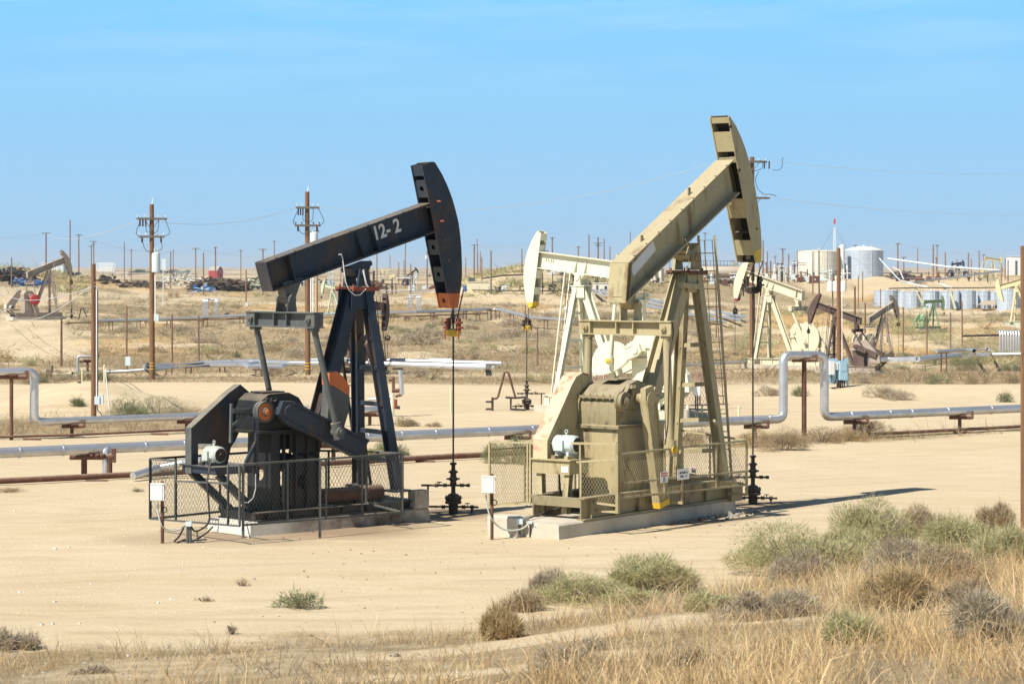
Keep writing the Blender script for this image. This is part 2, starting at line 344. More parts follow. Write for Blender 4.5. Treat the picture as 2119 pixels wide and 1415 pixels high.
def veg(x,y):
    """cover of dry plants 0..1 over the real ground (metres)"""
    px=pyx(x,y); n=fbm(x*.25,y*.12,40,4)
    ye=np.interp(x,EDX,EDY)+3*(fbm(x*.3,y*.3,41,3)-.5)
    v=ss(0,1.5,ye-y)
    # two sandy wheel tracks through the scrub
    ty=np.interp(x,TRK[0],TRK[1])+.3*np.sin(x*.9); ty2=np.interp(x,TRK2[0],TRK2[1])
    tr=1.15*np.exp(-((y-ty)/1.25)**4)*ss(TRK[0][0]-2,TRK[0][0],x)*(1-ss(TRK[0][-1]-.8,TRK[0][-1]+.6,x))+.95*np.exp(-((y-ty2)/.8)**4)*ss(TRK2[0][0]-2,TRK2[0][0],x)*(1-ss(TRK2[0][-1]-.5,TRK2[0][-1]+.5,x))
    v=v*(1-np.clip(tr,0,1))
    v=np.where((y<ye),v*(1-.55*(1-ss(-7,3,x))*(1-ss(.42,.55,n))),v)
    # strip along the pipeline
    q=y-(76.3+.65*x)
    v=np.maximum(v,.75*np.exp(-((q-0)/1.4)**2)*ss(.40,.55,fbm(x*.3,y*.3,43))*ss(-2,2,x)+.9*np.exp(-((q-.5)/1.6)**2)*ss(7,9,x)*(1-ss(16,18,x)))
    # left strip between pipes and far
    v=np.maximum(v,.85*ss(85,87,y-.3*(x+16))*(1-ss(93,97,y))*(1-ss(-11,-8,x))*ss(.3,.5,n+.12))
    far=ss(118,124,y+3*(n-.5))
    v=np.maximum(v,far*(.78+.22*ss(.36,.55,n)))
    v=v*(1-.8*np.exp(-((y-133-4*(n-.5))/3.5)**2)*(x<4))*(1-.8*np.exp(-((y-147)/3)**2)*(x>12))
    v=v*(1-.75*ss(.57,.63,fbm(x*.16,y*.10,140,4))*ss(120,140,y)*(1-ss(300,400,y)))
    # ramp road up to the grey pump jack, sandy flats on the plateau
    rx=wx(55,190); v=v*(1-.95*ss(150,160,y)*(1-ss(250,262,y))*np.exp(-((x-wx(60,1)*y)/4.2)**4))
    v=v*(1-.8*ss(300,330,y)*ss(.42,.5,fbm(x*.05,y*.012,50,3)))
    v=v*(1-.9*ss(245,262,y)*(1-ss(300,330,y))*ss(20,32,x))
    return np.clip(v,0,1)
def orange(x,y):
    return np.clip(ss(.46,.62,fbm(x*.07+3,y*.03,60,3))*ss(150,170,y)*(1-ss(400,600,y)),0,1)
def ground_mat():
    m,nt,bs=newmat('sandy_desert_ground')
    t=nt.nodes.new('ShaderNodeTexCoord'); o=t.outputs['Object']
    n0=noise(nt,.16,6,.6,o); n1=noise(nt,1.3,7,.65,o,(.35,1.2,1)); n2=noise(nt,11,7,.75,o); n3=noise(nt,.45,6,.7,o,(.5,1,1)); n4=noise(nt,70,3,.8,o)
    n5=noise(nt,.5,5,.6,o,(.12,1.3,1))
    sand=mix(nt,ramp(nt,.35,.68,n0),(.58,.47,.305),(.635,.53,.36))
    sand=mix(nt,ramp(nt,.42,.66,n1,(0,0,0,1),(.75,)*3+(1,)),sand,(.52,.405,.25))
    sand=mix(nt,ramp(nt,.50,.60,n5,(0,0,0,1),(.6,)*3+(1,)),sand,(.60,.485,.33))
    sand=mix(nt,ramp(nt,.50,.75,n2,(0,0,0,1),(.38,)*3+(1,)),sand,(.42,.29,.17))
    sand=mix(nt,ramp(nt,.66,.72,n4,(0,0,0,1),(.4,)*3+(1,)),sand,(.30,.22,.15))
    n9=noise(nt,6,6,.75,o,(.06,2.2,1)); sand=mix(nt,ramp(nt,.56,.68,n9,(0,0,0,1),(.4,)*3+(1,)),sand,(.40,.30,.19))
    ar=nt.nodes.new('ShaderNodeAttribute'); ar.attribute_name='rut'; sand=mix(nt,scl(nt,ar.outputs['Fac'],.42),sand,(.40,.30,.19))
    veg_c=mix(nt,ramp(nt,.35,.65,n3),(.365,.265,.145),(.28,.22,.13))
    veg_c=mix(nt,ramp(nt,.45,.7,n2,(0,0,0,1),(.6,)*3+(1,)),veg_c,(.17,.125,.075))
    n7=noise(nt,2.2,6,.75,o,(1,.55,1)); veg_c=mix(nt,ramp(nt,.54,.66,n7,(0,0,0,1),(.75,)*3+(1,)),veg_c,(.17,.13,.075))
    n8=noise(nt,.7,6,.7,o,(1,.5,1)); veg_c=mix(nt,ramp(nt,.5,.7,n8,(0,0,0,1),(.6,)*3+(1,)),veg_c,(.24,.195,.12))
    a2=nt.nodes.new('ShaderNodeAttribute'); a2.attribute_name='rust_grass'
    veg_c=mix(nt,a2.outputs['Fac'],veg_c,(.47,.31,.13))
    a=nt.nodes.new('ShaderNodeAttribute'); a.attribute_name='veg'
    ad=nt.nodes.new('ShaderNodeMath'); ad.operation='MULTIPLY_ADD'; nt.links.new(ramp(nt,.35,.65,noise(nt,1.6,6,.7,o)),ad.inputs[0]); ad.inputs[1].default_value=.7; ad.inputs[2].default_value=-.35
    ad2=nt.nodes.new('ShaderNodeMath'); ad2.operation='ADD'; ad2.use_clamp=True; nt.links.new(ad.outputs[0],ad2.inputs[0]); nt.links.new(a.outputs['Fac'],ad2.inputs[1])
    mu=nt.nodes.new('ShaderNodeMath'); mu.operation='MULTIPLY'; mu.use_clamp=True; nt.links.new(ad2.outputs[0],mu.inputs[0]); nt.links.new(ramp(nt,0,.15,a.outputs['Fac']),mu.inputs[1])
    c=mix(nt,mu.outputs[0],sand,veg_c)
    # oil darkened soil around the two wells
    for (ox,oy,r,am) in OIL:
        vs=nt.nodes.new('ShaderNodeVectorMath'); vs.operation='DISTANCE'; nt.links.new(o,vs.inputs[0]); vs.inputs[1].default_value=(ox,oy,0)
        di=nt.nodes.new('ShaderNodeMath'); di.operation='MULTIPLY_ADD'; nt.links.new(n3,di.inputs[0]); di.inputs[1].default_value=r*1.2; nt.links.new(vs.outputs['Value'],di.inputs[2])
        c=mix(nt,ramp(nt,min(.99,r*.1),min(1,r*.17),scl(nt,di.outputs[0],.1),(am,)*3+(1,),(0,0,0,1)),c,(.27,.185,.12))
    nt.links.new(c,bs.inputs['Base Color']); bs.inputs['Roughness'].default_value=.95; bs.inputs['Specular IOR Level'].default_value=.15
    hh=nt.nodes.new('ShaderNodeMath'); hh.operation='MULTIPLY_ADD'; nt.links.new(n2,hh.inputs[0]); hh.inputs[1].default_value=.6; nt.links.new(n1,hh.inputs[2])
    bump(nt,bs,hh.outputs[0],.7,.09); return m
def scl(nt,s,k):
    d=nt.nodes.new('ShaderNodeMath'); d.operation='MULTIPLY'; nt.links.new(s,d.inputs[0]); d.inputs[1].default_value=k; return d.outputs[0]
# ------------------------------------------------------------------ unit survey frames
class Unit:
    def __init__(s,wpx,wpy,th):
        s.W=Z(wpx,wpy,0); s.th=th; s.a=(math.sin(R(th)),math.cos(R(th))); s.p=(-s.a[1],s.a[0]); s.rz=R(90-th)
    def __call__(s,px,py,v=0):
        r=((px-CX)/F,1.0,(HY-py)/F); t=(v+s.W.x*s.p[0]+s.W.y*s.p[1])/(r[0]*s.p[0]+s.p[1])
        x,y=r[0]*t-s.W.x,t-s.W.y; return Vector((x*s.a[0]+y*s.a[1],v,CAMZ+r[2]*t))
    def uz(s,px,py,v=0): q=s(px,py,v); return (q.x,q.z)
    def atu(s,px,py,u):   # point on the cross plane u
        r=((px-CX)/F,1.0,(HY-py)/F); t=(u+s.W.x*s.a[0]+s.W.y*s.a[1])/(r[0]*s.a[0]+s.a[1])
        x,y=r[0]*t-s.W.x,t-s.W.y; return Vector((u,x*s.p[0]+y*s.p[1],CAMZ+r[2]*t))
def trk(l): p=sorted([(G(a,b).x,G(a,b).y) for a,b in l]); return [q[0] for q in p],[q[1] for q in p]
TRK=trk([(820,1356),(1000,1338),(1200,1313),(1400,1293),(1560,1281),(1690,1272)]); TRK2=trk([(860,1400),(1100,1378),(1300,1350),(1560,1334)])
UY=Unit(1558,1043,37); UB=Unit(938,1062,48)
OIL=[(UY.W.x,UY.W.y,1.6,.75),(UB.W.x,UB.W.y,1.9,.85),(UB.W.x-2.2,UB.W.y-3.6,2.0,.8),(UB.W.x-4.2,UB.W.y-4.9,2.0,.6),(UB.W.x-6.3,UB.W.y-5.3,1.6,.35),(UY.W.x-2.2,UY.W.y-4.0,1.6,.5)]
terrain()
# ------------------------------------------------------------------ pump jacks
def lerp(a,b,t): return (a[0]+(b[0]-a[0])*t,a[1]+(b[1]-a[1])*t)
def v3(p,v): return Vector((p[0],v,p[1]))
def head_parts(root,c):
    arc=c['arc']; bt,bb=c['back']; hv=c['hv']; m=c['m']; tf=c.get('tip',0)
    poly=[bt]+arc+[bb]
    hh=MB(); ff=MB()
    zc=bb[1]+(bt[1]-bb[1])*tf
    def clip(poly,keep):
        out=[]
        for i in range(len(poly)):
            a=poly[i]; b=poly[(i+1)%len(poly)]; ia=(a[1]>=zc)==keep; ib=(b[1]>=zc)==keep
            if ia: out.append(a)
            if ia!=ib: t=(zc-a[1])/(b[1]-a[1]); out.append(lerp(a,b,t))
        return out
    def sideplates(mb,pl,t=.03):
        mb.prism(pl,-hv,-hv+t); mb.prism(pl,hv-t,hv)
    def face(mb,z0,z1):      # curved front plate, slightly inset
        A=[p for p in arc]
        seg=[]
        for i in range(len(A)-1):
            a,b=A[i],A[i+1]
            if min(a[1],b[1])>=z1 or max(a[1],b[1])<=z0: continue
            t=[0,1]
            if a[1]!=b[1]:
                for zz in (z0,z1):
                    k=(zz-a[1])/(b[1]-a[1])
                    if 0<k<1: (t.__setitem__(1,k) if zz==z0 else t.__setitem__(0,k)) if a[1]>b[1] else None
            a2,b2=lerp(a,b,t[0]),lerp(a,b,t[1]); mb.bar(v3((a2[0]-.025,a2[1]),0),v3((b2[0]-.025,b2[1]),0),2*hv-.06,.03,(1,0,.01))
    if tf: sideplates(hh,clip(poly,True)); face(ff,zc,99)
    else: sideplates(hh,poly); face(ff,-99,99)
    d=Vector((bb[0]-bt[0],0,bb[1]-bt[1])); L=d.length; d.normalize(); nrm=Vector((-d.z,0,d.x))
    if nrm.x>0: nrm=-nrm
    w=2*hv-.06
    tipmb=MB()
    for f0,f1,hole in c['bp']:
        mb=tipmb if (tf and f1>.99) else hh
        a=Vector((bt[0],0,bt[1]))+d*(L*f0)-nrm*.03; b=Vector((bt[0],0,bt[1]))+d*(L*f1)-nrm*.03
        if hole: mb.holeplate((a+b)/2,(0,1,0),d,w,L*(f1-f0),hole,.02)
        else: mb.bar(a,b,w,.02,nrm)
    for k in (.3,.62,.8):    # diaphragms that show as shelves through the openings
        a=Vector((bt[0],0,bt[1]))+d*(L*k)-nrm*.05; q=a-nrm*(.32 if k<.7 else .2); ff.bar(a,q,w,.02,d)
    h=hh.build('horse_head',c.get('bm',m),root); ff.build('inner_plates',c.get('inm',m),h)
    if tf:
        sideplates(tipmb,clip(poly,False)); face(tipmb,-99,zc); tipmb.build('painted_tip',c['tipm'],h)
    dt=MB()
    for (u,z,r) in c.get('bolts',[]):
        dt.tube((u,-hv-.012,z),(u,-hv+.002,z),r,10); 
    if c.get('bolts'): each(dt,'bolt_hole',c.get('boltm','rustdark'),h)
    pg=MB()
    for (u,z) in c.get('pegs',[]): pg.tube((u,-hv-.13,z),(u,-hv,z),.022,8)
    if c.get('pegs'): each(pg,'peg','redrust',h)
    return h
def jack(c,root):
    m=c['m']; LO=c.get('lo',False)
    # walking beam
    TR,TF,BF,BR=c['beam']; hb=c['hb']; b=MB(); t=.035
    if c.get('boxy'):
        b.prism([TR,TF,BF,BR],-.07,.07)
    else: b.prism([TR,TF,BF,BR],-.014,.014)
    def off(p,q,k):   # shift line inward
        d=Vector((q[0]-p[0],q[1]-p[1])).normalized(); return d
    b.bar(v3(TR,0)+Vector((0,0,t*.5)),v3(TF,0)+Vector((0,0,t*.5)),2*hb,t); 
    b.bar(v3(BR,0)-Vector((0,0,t*.5)),v3(BF,0)-Vector((0,0,t*.5)),2*hb,t)
    if c.get('endplate',1): b.bar(v3(BR,0)+Vector((-.02,0,-.03)),v3(TR,0)+Vector((-.02,0,.02)),2*hb+.004,.03,(-1,0,.2))
    for f in c.get('stiff',[.3]):
        p=lerp(TR,TF,f); q=lerp(BR,BF,f)
        for s in (-1,1):
            o=len(b.v); y0=s*.016; 
            if c.get('tapered') and f!=c['stiff'][0]:
                vs=[(q[0]-.015,y0,q[1]),(q[0]-.015,s*(hb-.01),q[1]),(p[0]-.015,y0,p[1]),(q[0]+.015,y0,q[1]),(q[0]+.015,s*(hb-.01),q[1]),(p[0]+.015,y0,p[1])]
                b.add(vs,[(0,1,2),(5,4,3),(0,3,4,1),(1,4,5,2),(2,5,3,0)])
            else: b.bar(v3(q,s*(hb+.016)/2),v3(p,s*(hb+.016)/2),hb-.03,.025,(1,0,0))
    wb=b.build('walking_beam',c.get('bm',m),root,smooth=False)
    if not LO:
        k=MB(); dx=Vector((TF[0]-TR[0],0,TF[1]-TR[1])); dn=dx.normalized(); nn=Vector((-dn.z,0,dn.x))
        for i in range(9): p=Vector((TR[0],-hb+.03,TR[1]))+dx*(.06+i*.11); k.bar(p-nn*.03,p+nn*.05,.035,.035,(0,1,0))
        each(k,'flange_bolt','rustdark',wb)
    h=head_parts(root,c)
    # saddle bearing
    S=c['saddle']; s=MB(); sb=c.get('saddle_m',m)
    s.box((S[0],0,S[1]+.16),(.62,.42,.10),Matrix.Rotation(-c['alpha'],3,'Y')); s.tube((S[0],-.34,S[1]),(S[0],.34,S[1]),.11,16)
    for q in (-1,1):
        s.prism([(S[0]-.19,S[1]-.30),(S[0]+.19,S[1]-.30),(S[0]+.12,S[1]+.11),(S[0]-.12,S[1]+.11)],q*.22,q*.30)
    s.prism([(S[0]-.30,S[1]+.16),(S[0]+.30,S[1]+.22),(S[0]+.12,S[1]-.08),(S[0]-.12,S[1]-.08)],-.19,.19)
    s.build('saddle_bearing',sb,root)
    # samson post: one wide rear leg, two splayed front legs
    T=(S[0],S[1]-.34); tp=MB(); tp.box((T[0],0,T[1]),(.74,.62,.05))
    if not LO:
        for q in (-1,1):
            for k in (-.3,.3): tp.tube((T[0]+k,q*.26,T[1]-.08),(T[0]+k,q*.26,T[1]+.09),.022,6)
            tp.bar((T[0]-.37,q*.33,T[1]-.02),(T[0]+.40,q*.33,T[1]-.02),.05,.10)
    tp.build('post_cap_plate',c.get('capm','redrust' if not LO else m),root)
    g=MB(); g.prism([(T[0]-.34,T[1]-.03),(T[0]+.34,T[1]-.03),(T[0]+.22,T[1]-.50),(T[0]-.36,T[1]-.50)],-.27,-.24)
    g.prism([(T[0]-.34,T[1]-.03),(T[0]+.34,T[1]-.03),(T[0]+.22,T[1]-.50),(T[0]-.36,T[1]-.50)],.24,.27); g.build('gusset_plate',m,root,smooth=False)
    RB=c['rear']; w=c.get('legw',.30)
    for vv in ((-.28,.28) if c.get('rear2') else (0,)):
        l=MB(); l.chan((T[0]-.16,vv*.4,T[1]-.05),(RB[0],vv*2.2 if vv else 0,RB[1]),c.get('rearw',.42),.30,.03,(1,0,.2)); l.build('leg',m,root,smooth=False)
    for (u,v,z) in c['front']:
        l=MB(); l.chan((T[0]+.14,math.copysign(.17,v),T[1]-.05),(u,v,z),w*.9,w*.8,.024,(1,0,.2)); l.build('leg',m,root,smooth=False)
        ft=MB(); ft.box((u,v,z-.03),(.5,.42,.05)); ft.build('foot_plate',m,root)
    f0,f1=c['front'][0],c['front'][1]
    for k in c.get('rungs',(.25,.5,.75)):
        r_=MB(); a=Vector((T[0]+.14,math.copysign(.17,f0[1]),T[1])).lerp(Vector(f0),k); q=Vector((T[0]+.14,math.copysign(.17,f1[1]),T[1])).lerp(Vector(f1),k)
        r_.bar(a,q,.10,.10); r_.build('cross_brace',m,root,smooth=False)
    # equalizer hangs from the tail
    E=c['eq']; ew=c['eqw']; e=MB(); eh=c.get('eqh',.36)
    e.ibar((E[0],-ew,E[1]),(E[0],ew,E[1]),.30,eh,.03)
    for q in (-1,1):
        e.box((E[0],q*(ew-.16),E[1]),(.25,.32,eh-.07)); e.tube((E[0]-.19,q*(ew-.2),E[1]),(E[0]+.19,q*(ew-.2),E[1]),.075,12); 
        e.tube((E[0]-.22,q*(ew-.2),E[1]),(E[0]+.22,q*(ew-.2),E[1]),.035,8)
        e.box((E[0],q*.24,E[1]),(.26,.03,eh-.04))
    e.build('equalizer_bar',c.get('eqm',m),root)
    X=c['tail']; e=MB(); e.tube((X[0],-.26,X[1]),(X[0],.26,X[1]),.10,14); 
    for q in (-1,1): e.prism([(X[0]-.14,E[1]+eh/2),(X[0]+.14,E[1]+eh/2),(X[0]+.09,X[1]+.06),(X[0]+.0,X[1]+.14),(X[0]-.09,X[1]+.06)],q*.20-.03,q*.20+.03)
    tb=lerp(BR,BF,c.get('tailf',.1)); e.prism([(X[0]-.05,X[1]-.1),(X[0]+.1,X[1]-.1),(tb[0]+.28,tb[1]+.12),(tb[0]-.28,tb[1]-.02)],-.14,.14)
    e.build('tail_bearing',c.get('tailm',m),root)
    # cranks, weights, pitmans
    SH=c['shaft']; EN=c['cend']; PN=c['pin']; cv=c['cv']; cw=c['cw']; pv=c['pv']
    d=Vector((EN[0]-SH[0],EN[1]-SH[1])).normalized(); n=Vector((-d.y,d.x))
    for q in (-1,1):
        a=(SH[0]-d.x*.28,SH[1]-d.y*.28); k=MB(); y0,y1=sorted((q*cv,q*(cv+.20)))
        pl=[(a[0]+n.x*.16,a[1]+n.y*.16),(SH[0]+n.x*cw*.6,SH[1]+n.y*cw*.6),(EN[0]+n.x*cw*.5,EN[1]+n.y*cw*.5),(EN[0]-n.x*cw*.5,EN[1]-n.y*cw*.5),(SH[0]-n.x*cw*.6,SH[1]-n.y*cw*.6),(a[0]-n.x*.16,a[1]-n.y*.16)]
        k.prism(pl,y0+.03,y1-.03)
        for s_ in (-1,1):   # flanges with bolt row
            p0=(SH[0]+n.x*s_*cw*.5,SH[1]+n.y*s_*cw*.5); p1=(EN[0]+n.x*s_*cw*.5,EN[1]+n.y*s_*cw*.5)
            k.bar(v3(p0,(y0+y1)/2),v3(p1,(y0+y1)/2),.20,.05,(n.x,0,n.y))
            if not LO:
                for i in range(26):
                    p=lerp(p0,p1,.05+i*.9/25); k.box(v3((p[0]-n.x*s_*.055,p[1]-n.y*s_*.055),q*(cv+.175)),(.035,.02,.035))
        k.tube((SH[0],y0-.05*(q>0),SH[1]),(SH[0],y1+.05*(q<0)+(.03 if q>0 else 0),SH[1]),.17,16)
        cr=k.build('crank_arm',c.get('crm',m),root)
        if c.get('ctip'):
            tpb=MB(); p0=(EN[0]-d.x*.13,EN[1]-d.y*.13); e2=cw*.5+.028
            tpb.prism([(p0[0]+n.x*e2,p0[1]+n.y*e2),(EN[0]+d.x*.006+n.x*e2,EN[1]+d.y*.006+n.y*e2),(EN[0]+d.x*.006-n.x*e2,EN[1]+d.y*.006-n.y*e2),(p0[0]-n.x*e2,p0[1]-n.y*e2)],y0-.004,y1+.004); tpb.build('painted_crank_tip',c['ctip'],cr)
        for wt in c.get('weights',[]):
            if wt.get('side') and wt['side']!=q: continue
            yy=sorted((q*wt['v'][0],q*wt['v'][1])); w_=MB(); w_.prism(wt['poly'],*yy); ww=w_.build('counterweight',wt['m'],root)
            if wt.get('tip'):
                w_=MB(); w_.prism(wt['tip'],yy[0]-.004,yy[1]+.004); w_.build('orange_weight_end','orange',ww)
        P0=v3(PN,q*pv); P1=Vector((E[0],q*(ew-.2),E[1]-eh/2+.05)); k=MB(); k.tube(P1,P0,c.get('pr',.075),12)
        k.box(P1-Vector((0,0,.06)),(.2,.2,.12)); dd=(P0-P1).normalized(); k.tube(P0-dd*.22,P0+dd*.16,c.get('pr',.075)*1.7,12)
        pm=k.build('pitman_arm',c.get('pm',m),root)
        k=MB(); k.tube((PN[0],q*(pv-.12),PN[1]),(PN[0],q*(pv+.15),PN[1]),.11,14); k.tube((PN[0],q*(cv+.1),PN[1]),(PN[0],q*(pv+.19),PN[1]),.06,10)
        k.build('wrist_pin',c.get('pinm',m),root)
    # gearbox on its pedestal
    gp=c['gear']; gv=c['gv']; k=MB(); k.prism(gp,-gv,gv)
    u0=min(p[0] for p in gp); u1=max(p[0] for p in gp); z0=min(p[1] for p in gp); z1=max(p[1] for p in gp); zm=c.get('split',(z0+z1)/2)
    k.box(((u0+u1)/2,0,zm),(u1-u0+.08,2*gv+.14,.06)); k.box(((u0+u1)/2,0,z0+.03),(u1-u0+.10,2*gv+.2,.06))
    if not LO:
        for i in range(7):
            for q in (-1,1): k.tube((u0+(i+.5)*(u1-u0)/7,q*(gv+.045),zm-.06),(u0+(i+.5)*(u1-u0)/7,q*(gv+.045),zm+.07),.022,6)
        for i in range(5): k.tube((u0-.02,-gv+.15+i*(2*gv-.3)/4,zm-.06),(u0-.02,-gv+.15+i*(2*gv-.3)/4,zm+.07),.022,6)
        k.box(((u0+u1)/2-.1,0,z1+.01),(.6,.5,.03)); k.tube(((u0+u1)/2,.1,z1),((u0+u1)/2,.1,z1+.1),.05,10)
        for q in (-1,1):
            for j in range(3): k.prism([(SH[0]-.5+j*.25,zm+.03),(SH[0]-.47+j*.25,zm+.03),(SH[0]-.28+j*.12,z1-.1),(SH[0]-.31+j*.12,z1-.1)],q*gv,q*(gv+.10))
    for q in (-1,1):
        k.tube((SH[0],q*gv,SH[1]),(SH[0],q*(gv+.10),SH[1]),.27,20); k.tube((SH[0],q*(gv+.09),SH[1]),(SH[0],q*(cv+.05),SH[1]),.12,14)
    gb=k.build('gearbox',c.get('gm',m),root)
    if c.get('sheave'):
        su,sz,sr=c['sheave']; k=MB(); k.lathe((su,-gv-.02,sz),[(sr*.7,0),(sr,.02),(sr,.07),(sr*.88,.09),(sr*.88,.12),(sr,.14),(sr,.2),(sr*.9,.2),(sr*.82,.17),(.1,.17),(.1,.24),(.05,.26)],24,(0,-1,0)); k.build('brake_drum',c.get('shm',m),root)
        k=MB(); k.lathe((su,-gv-.18,sz),[(sr*.8,0),(sr*.8,.015),(.07,.02),(.07,.1),(.03,.12)],20,(0,-1,0)); k.build('drum_centre',c.get('shc',m),root)
    pp=c['ped']; k=MB(); pu0,pu1,pv_,pz0,pz1=pp
    if c.get('pedopen'):
        for u in (pu0,pu1): k.holeplate((u,0,(pz0+pz1)/2),(0,1,0),(0,0,1),2*pv_,pz1-pz0,.16,.03)
        for q in (-1,1): k.holeplate(((pu0+pu1)/2+.25,q*pv_,pz0+.75),(1,0,0),(0,0,1),(pu1-pu0)-.5,1.2,.17,.03); k.box(((pu0+pu1)/2+.25,q*pv_,pz1-.25),(pu1-pu0-.5,.03,.5)); k.box((pu0+.12,q*(pv_-.05),(pz0+pz1)/2),(.25,.1,pz1-pz0))
        for u in np.linspace(pu0+.3,pu1,4): k.box((float(u),-pv_-.05,(pz0+pz1)/2),(.03,.1,pz1-pz0))
        k.box(((pu0+pu1)/2,0,pz1-.04),(pu1-pu0+.1,2*pv_+.2,.05))
    else:
        k.box(((pu0+pu1)/2,0,(pz0+pz1)/2),(pu1-pu0,2*pv_,pz1-pz0)); k.box(((pu0+pu1)/2,0,pz1-.02),(pu1-pu0+.14,2*pv_+.14,.05))
    if c.get('pedbox'):
        for u in (.35,.7): k.box((pu0+(pu1-pu0)*u,-pv_-.03,(pz0+pz1)/2),(.04,.06,pz1-pz0-.1))
    k.build('pedestal',c.get('pdm',m),root,smooth=False)
    # skid
    s0,s1,sv,sz0,sz1=c['skid']
    for q in (-1,1):
        k=MB(); k.ibar((s0,q*sv,(sz0+sz1)/2),(s1,q*sv,(sz0+sz1)/2),.22,sz1-sz0,.03); 
        for i in range(7): k.box((s0+.3+i*(s1-s0-.6)/6,q*sv,(sz0+sz1)/2),(.02,.2,sz1-sz0-.07))
        k.build('skid_rail',c.get('skm',m),root,smooth=False)
    k=MB(); 
    for u in (s0+.1,(s0+s1)/2,s1-.1): k.bar((u,-sv,sz1-.12),(u,sv,sz1-.12),.2,.2)
    each(k,'skid_crossmember',c.get('skm',m),root,1,False)
    # belt guard + motor
    gd=c['guard']; ga,gb_=c['guardv']; k=MB(); k.prism(gd,min(ga,gb_),max(ga,gb_)); gu=k.build('belt_guard',c.get('gdm',m),root,smooth=False)
    if c.get('rim'):
        k=MB(); r=c['rim']
        for i in range(len(r)-1): k.bar(v3(r[i],(ga+gb_)/2),v3(r[i+1],(ga+gb_)/2),abs(gb_-ga)+.05,.02,(-1,0,1))
        k.build('guard_rim',c.get('rimm',m),gu,smooth=False)
    if c.get('motor'):
        mu,mv,mz,ml,mr=c['motor']; k=MB()
        k.lathe((mu,mv+ml/2,mz),[(mr*.55,0),(mr*.9,.03),(mr,.06),(mr,ml*.28),(mr*.93,ml*.3),(mr*.93,ml*.62),(mr,ml*.64),(mr,ml*.92),(mr*.86,ml*.97),(mr*.8,ml),(mr*.3,ml)],22,(0,-1,0))
        for i in range(10):
            a=i*2*math.pi/10+.3; k.box((mu+math.cos(a)*mr*.95,mv-ml*.1,mz+math.sin(a)*mr*.95),(.025,ml*.5,.025))
        k.box((mu-mr*.75,mv+ml*.1,mz-.02),(mr*.9,ml*.42,mr*1.1)); k.box((mu,mv+ml*.25,mz-mr),(mr*1.7,.07,.10)); k.box((mu,mv-ml*.25,mz-mr),(mr*1.7,.07,.10))
        k.tube((mu,mv,mz+mr),(mu,mv,mz+mr+.04),.02,6)
        for i in range(12): 
            a0=i*2*math.pi/12; a1=a0+2*math.pi/12; k.tube((mu,mv+.04*math.cos(a0),mz+mr+.08+.04*math.sin(a0)),(mu,mv+.04*math.cos(a1),mz+mr+.08+.04*math.sin(a1)),.012,5)
        mo=k.build('electric_motor',c.get('mm','motorgrey'),root)
        k=MB(); k.lathe((mu,mv-ml/2-.0,mz),[(mr*.78,-.01),(mr*.78,.012),(mr*.2,.02),(mr*.2,.05)],20,(0,-1,0)); k.build('fan_cover','rustdark',mo)
        # platform and raking struts
        pa,pb,pc,pd,pz,ph=c['plat']; k=MB(); k.box(((pa+pb)/2,(pc+pd)/2,pz-ph/2),(pb-pa,pd-pc,ph)); k.box(((pa+pb)/2,(pc+pd)/2,pz+.02),(pb-pa+.1,pd-pc+.1,.03))
        for vv in (mv-ml*.3,mv+ml*.3): k.box((mu,vv,pz+.07),(mr*2.6,.1,.08))
        k.build('motor_platform',c.get('plm',m),root,smooth=False)
        for q in (pc+.12,pd-.14):
            k=MB(); k.chan((pa+.15,q,pz-ph),(s0+.35,max(-sv,min(sv,q)),sz0+.08),.16,.14,.02,(0,1,0)); k.build('platform_strut',c.get('plm',m),root,smooth=False)
    # bridle, carrier bar, polished rod
    b0,b1=c['bridle']; cz=c['carz']
    for q in (-1,1):
        k=MB(); k.path([(b0[0]+.0,q*.11,b0[1]),(0.0,q*.12,cz+.25),(0.0,q*.12,cz)],.016,6); k.build('bridle_cable','cable',root)
    k=MB(); k.lathe((0,0,cz-.12),[(.10,0),(.16,.02),(.17,.05),(.17,.16),(.14,.18),(.05,.19)],16); k.bar((0,-.22,cz-.03),(0,.22,cz-.03),.1,.09); k.build('carrier_bar',c.get('carm','yellow'),root)
    k=MB()
    for q in (-1,1): k.box((.0,q*.19,cz+.17),(.09,.10,.30)); k.tube((-.05,q*.25,cz-.18),(-.05,q*.25,cz+.05),.02,6); k.tube((-.1,q*.22,cz+.22),(.1,q*.22,cz+.22),.03,6); k.tube((-.09,q*.26,cz+.1),(.09,q*.26,cz+.1),.03,6)
    each(k,'cable_clamp',c.get('clm','redrust'),root,4)
    k=MB(); k.tube((0,0,cz+.55),(0,0,c.get('rodz',.9)),.022,8); k.tube((0,0,cz+.2),(0,0,cz+.4),.045,8); k.build('polished_rod','rod',root)
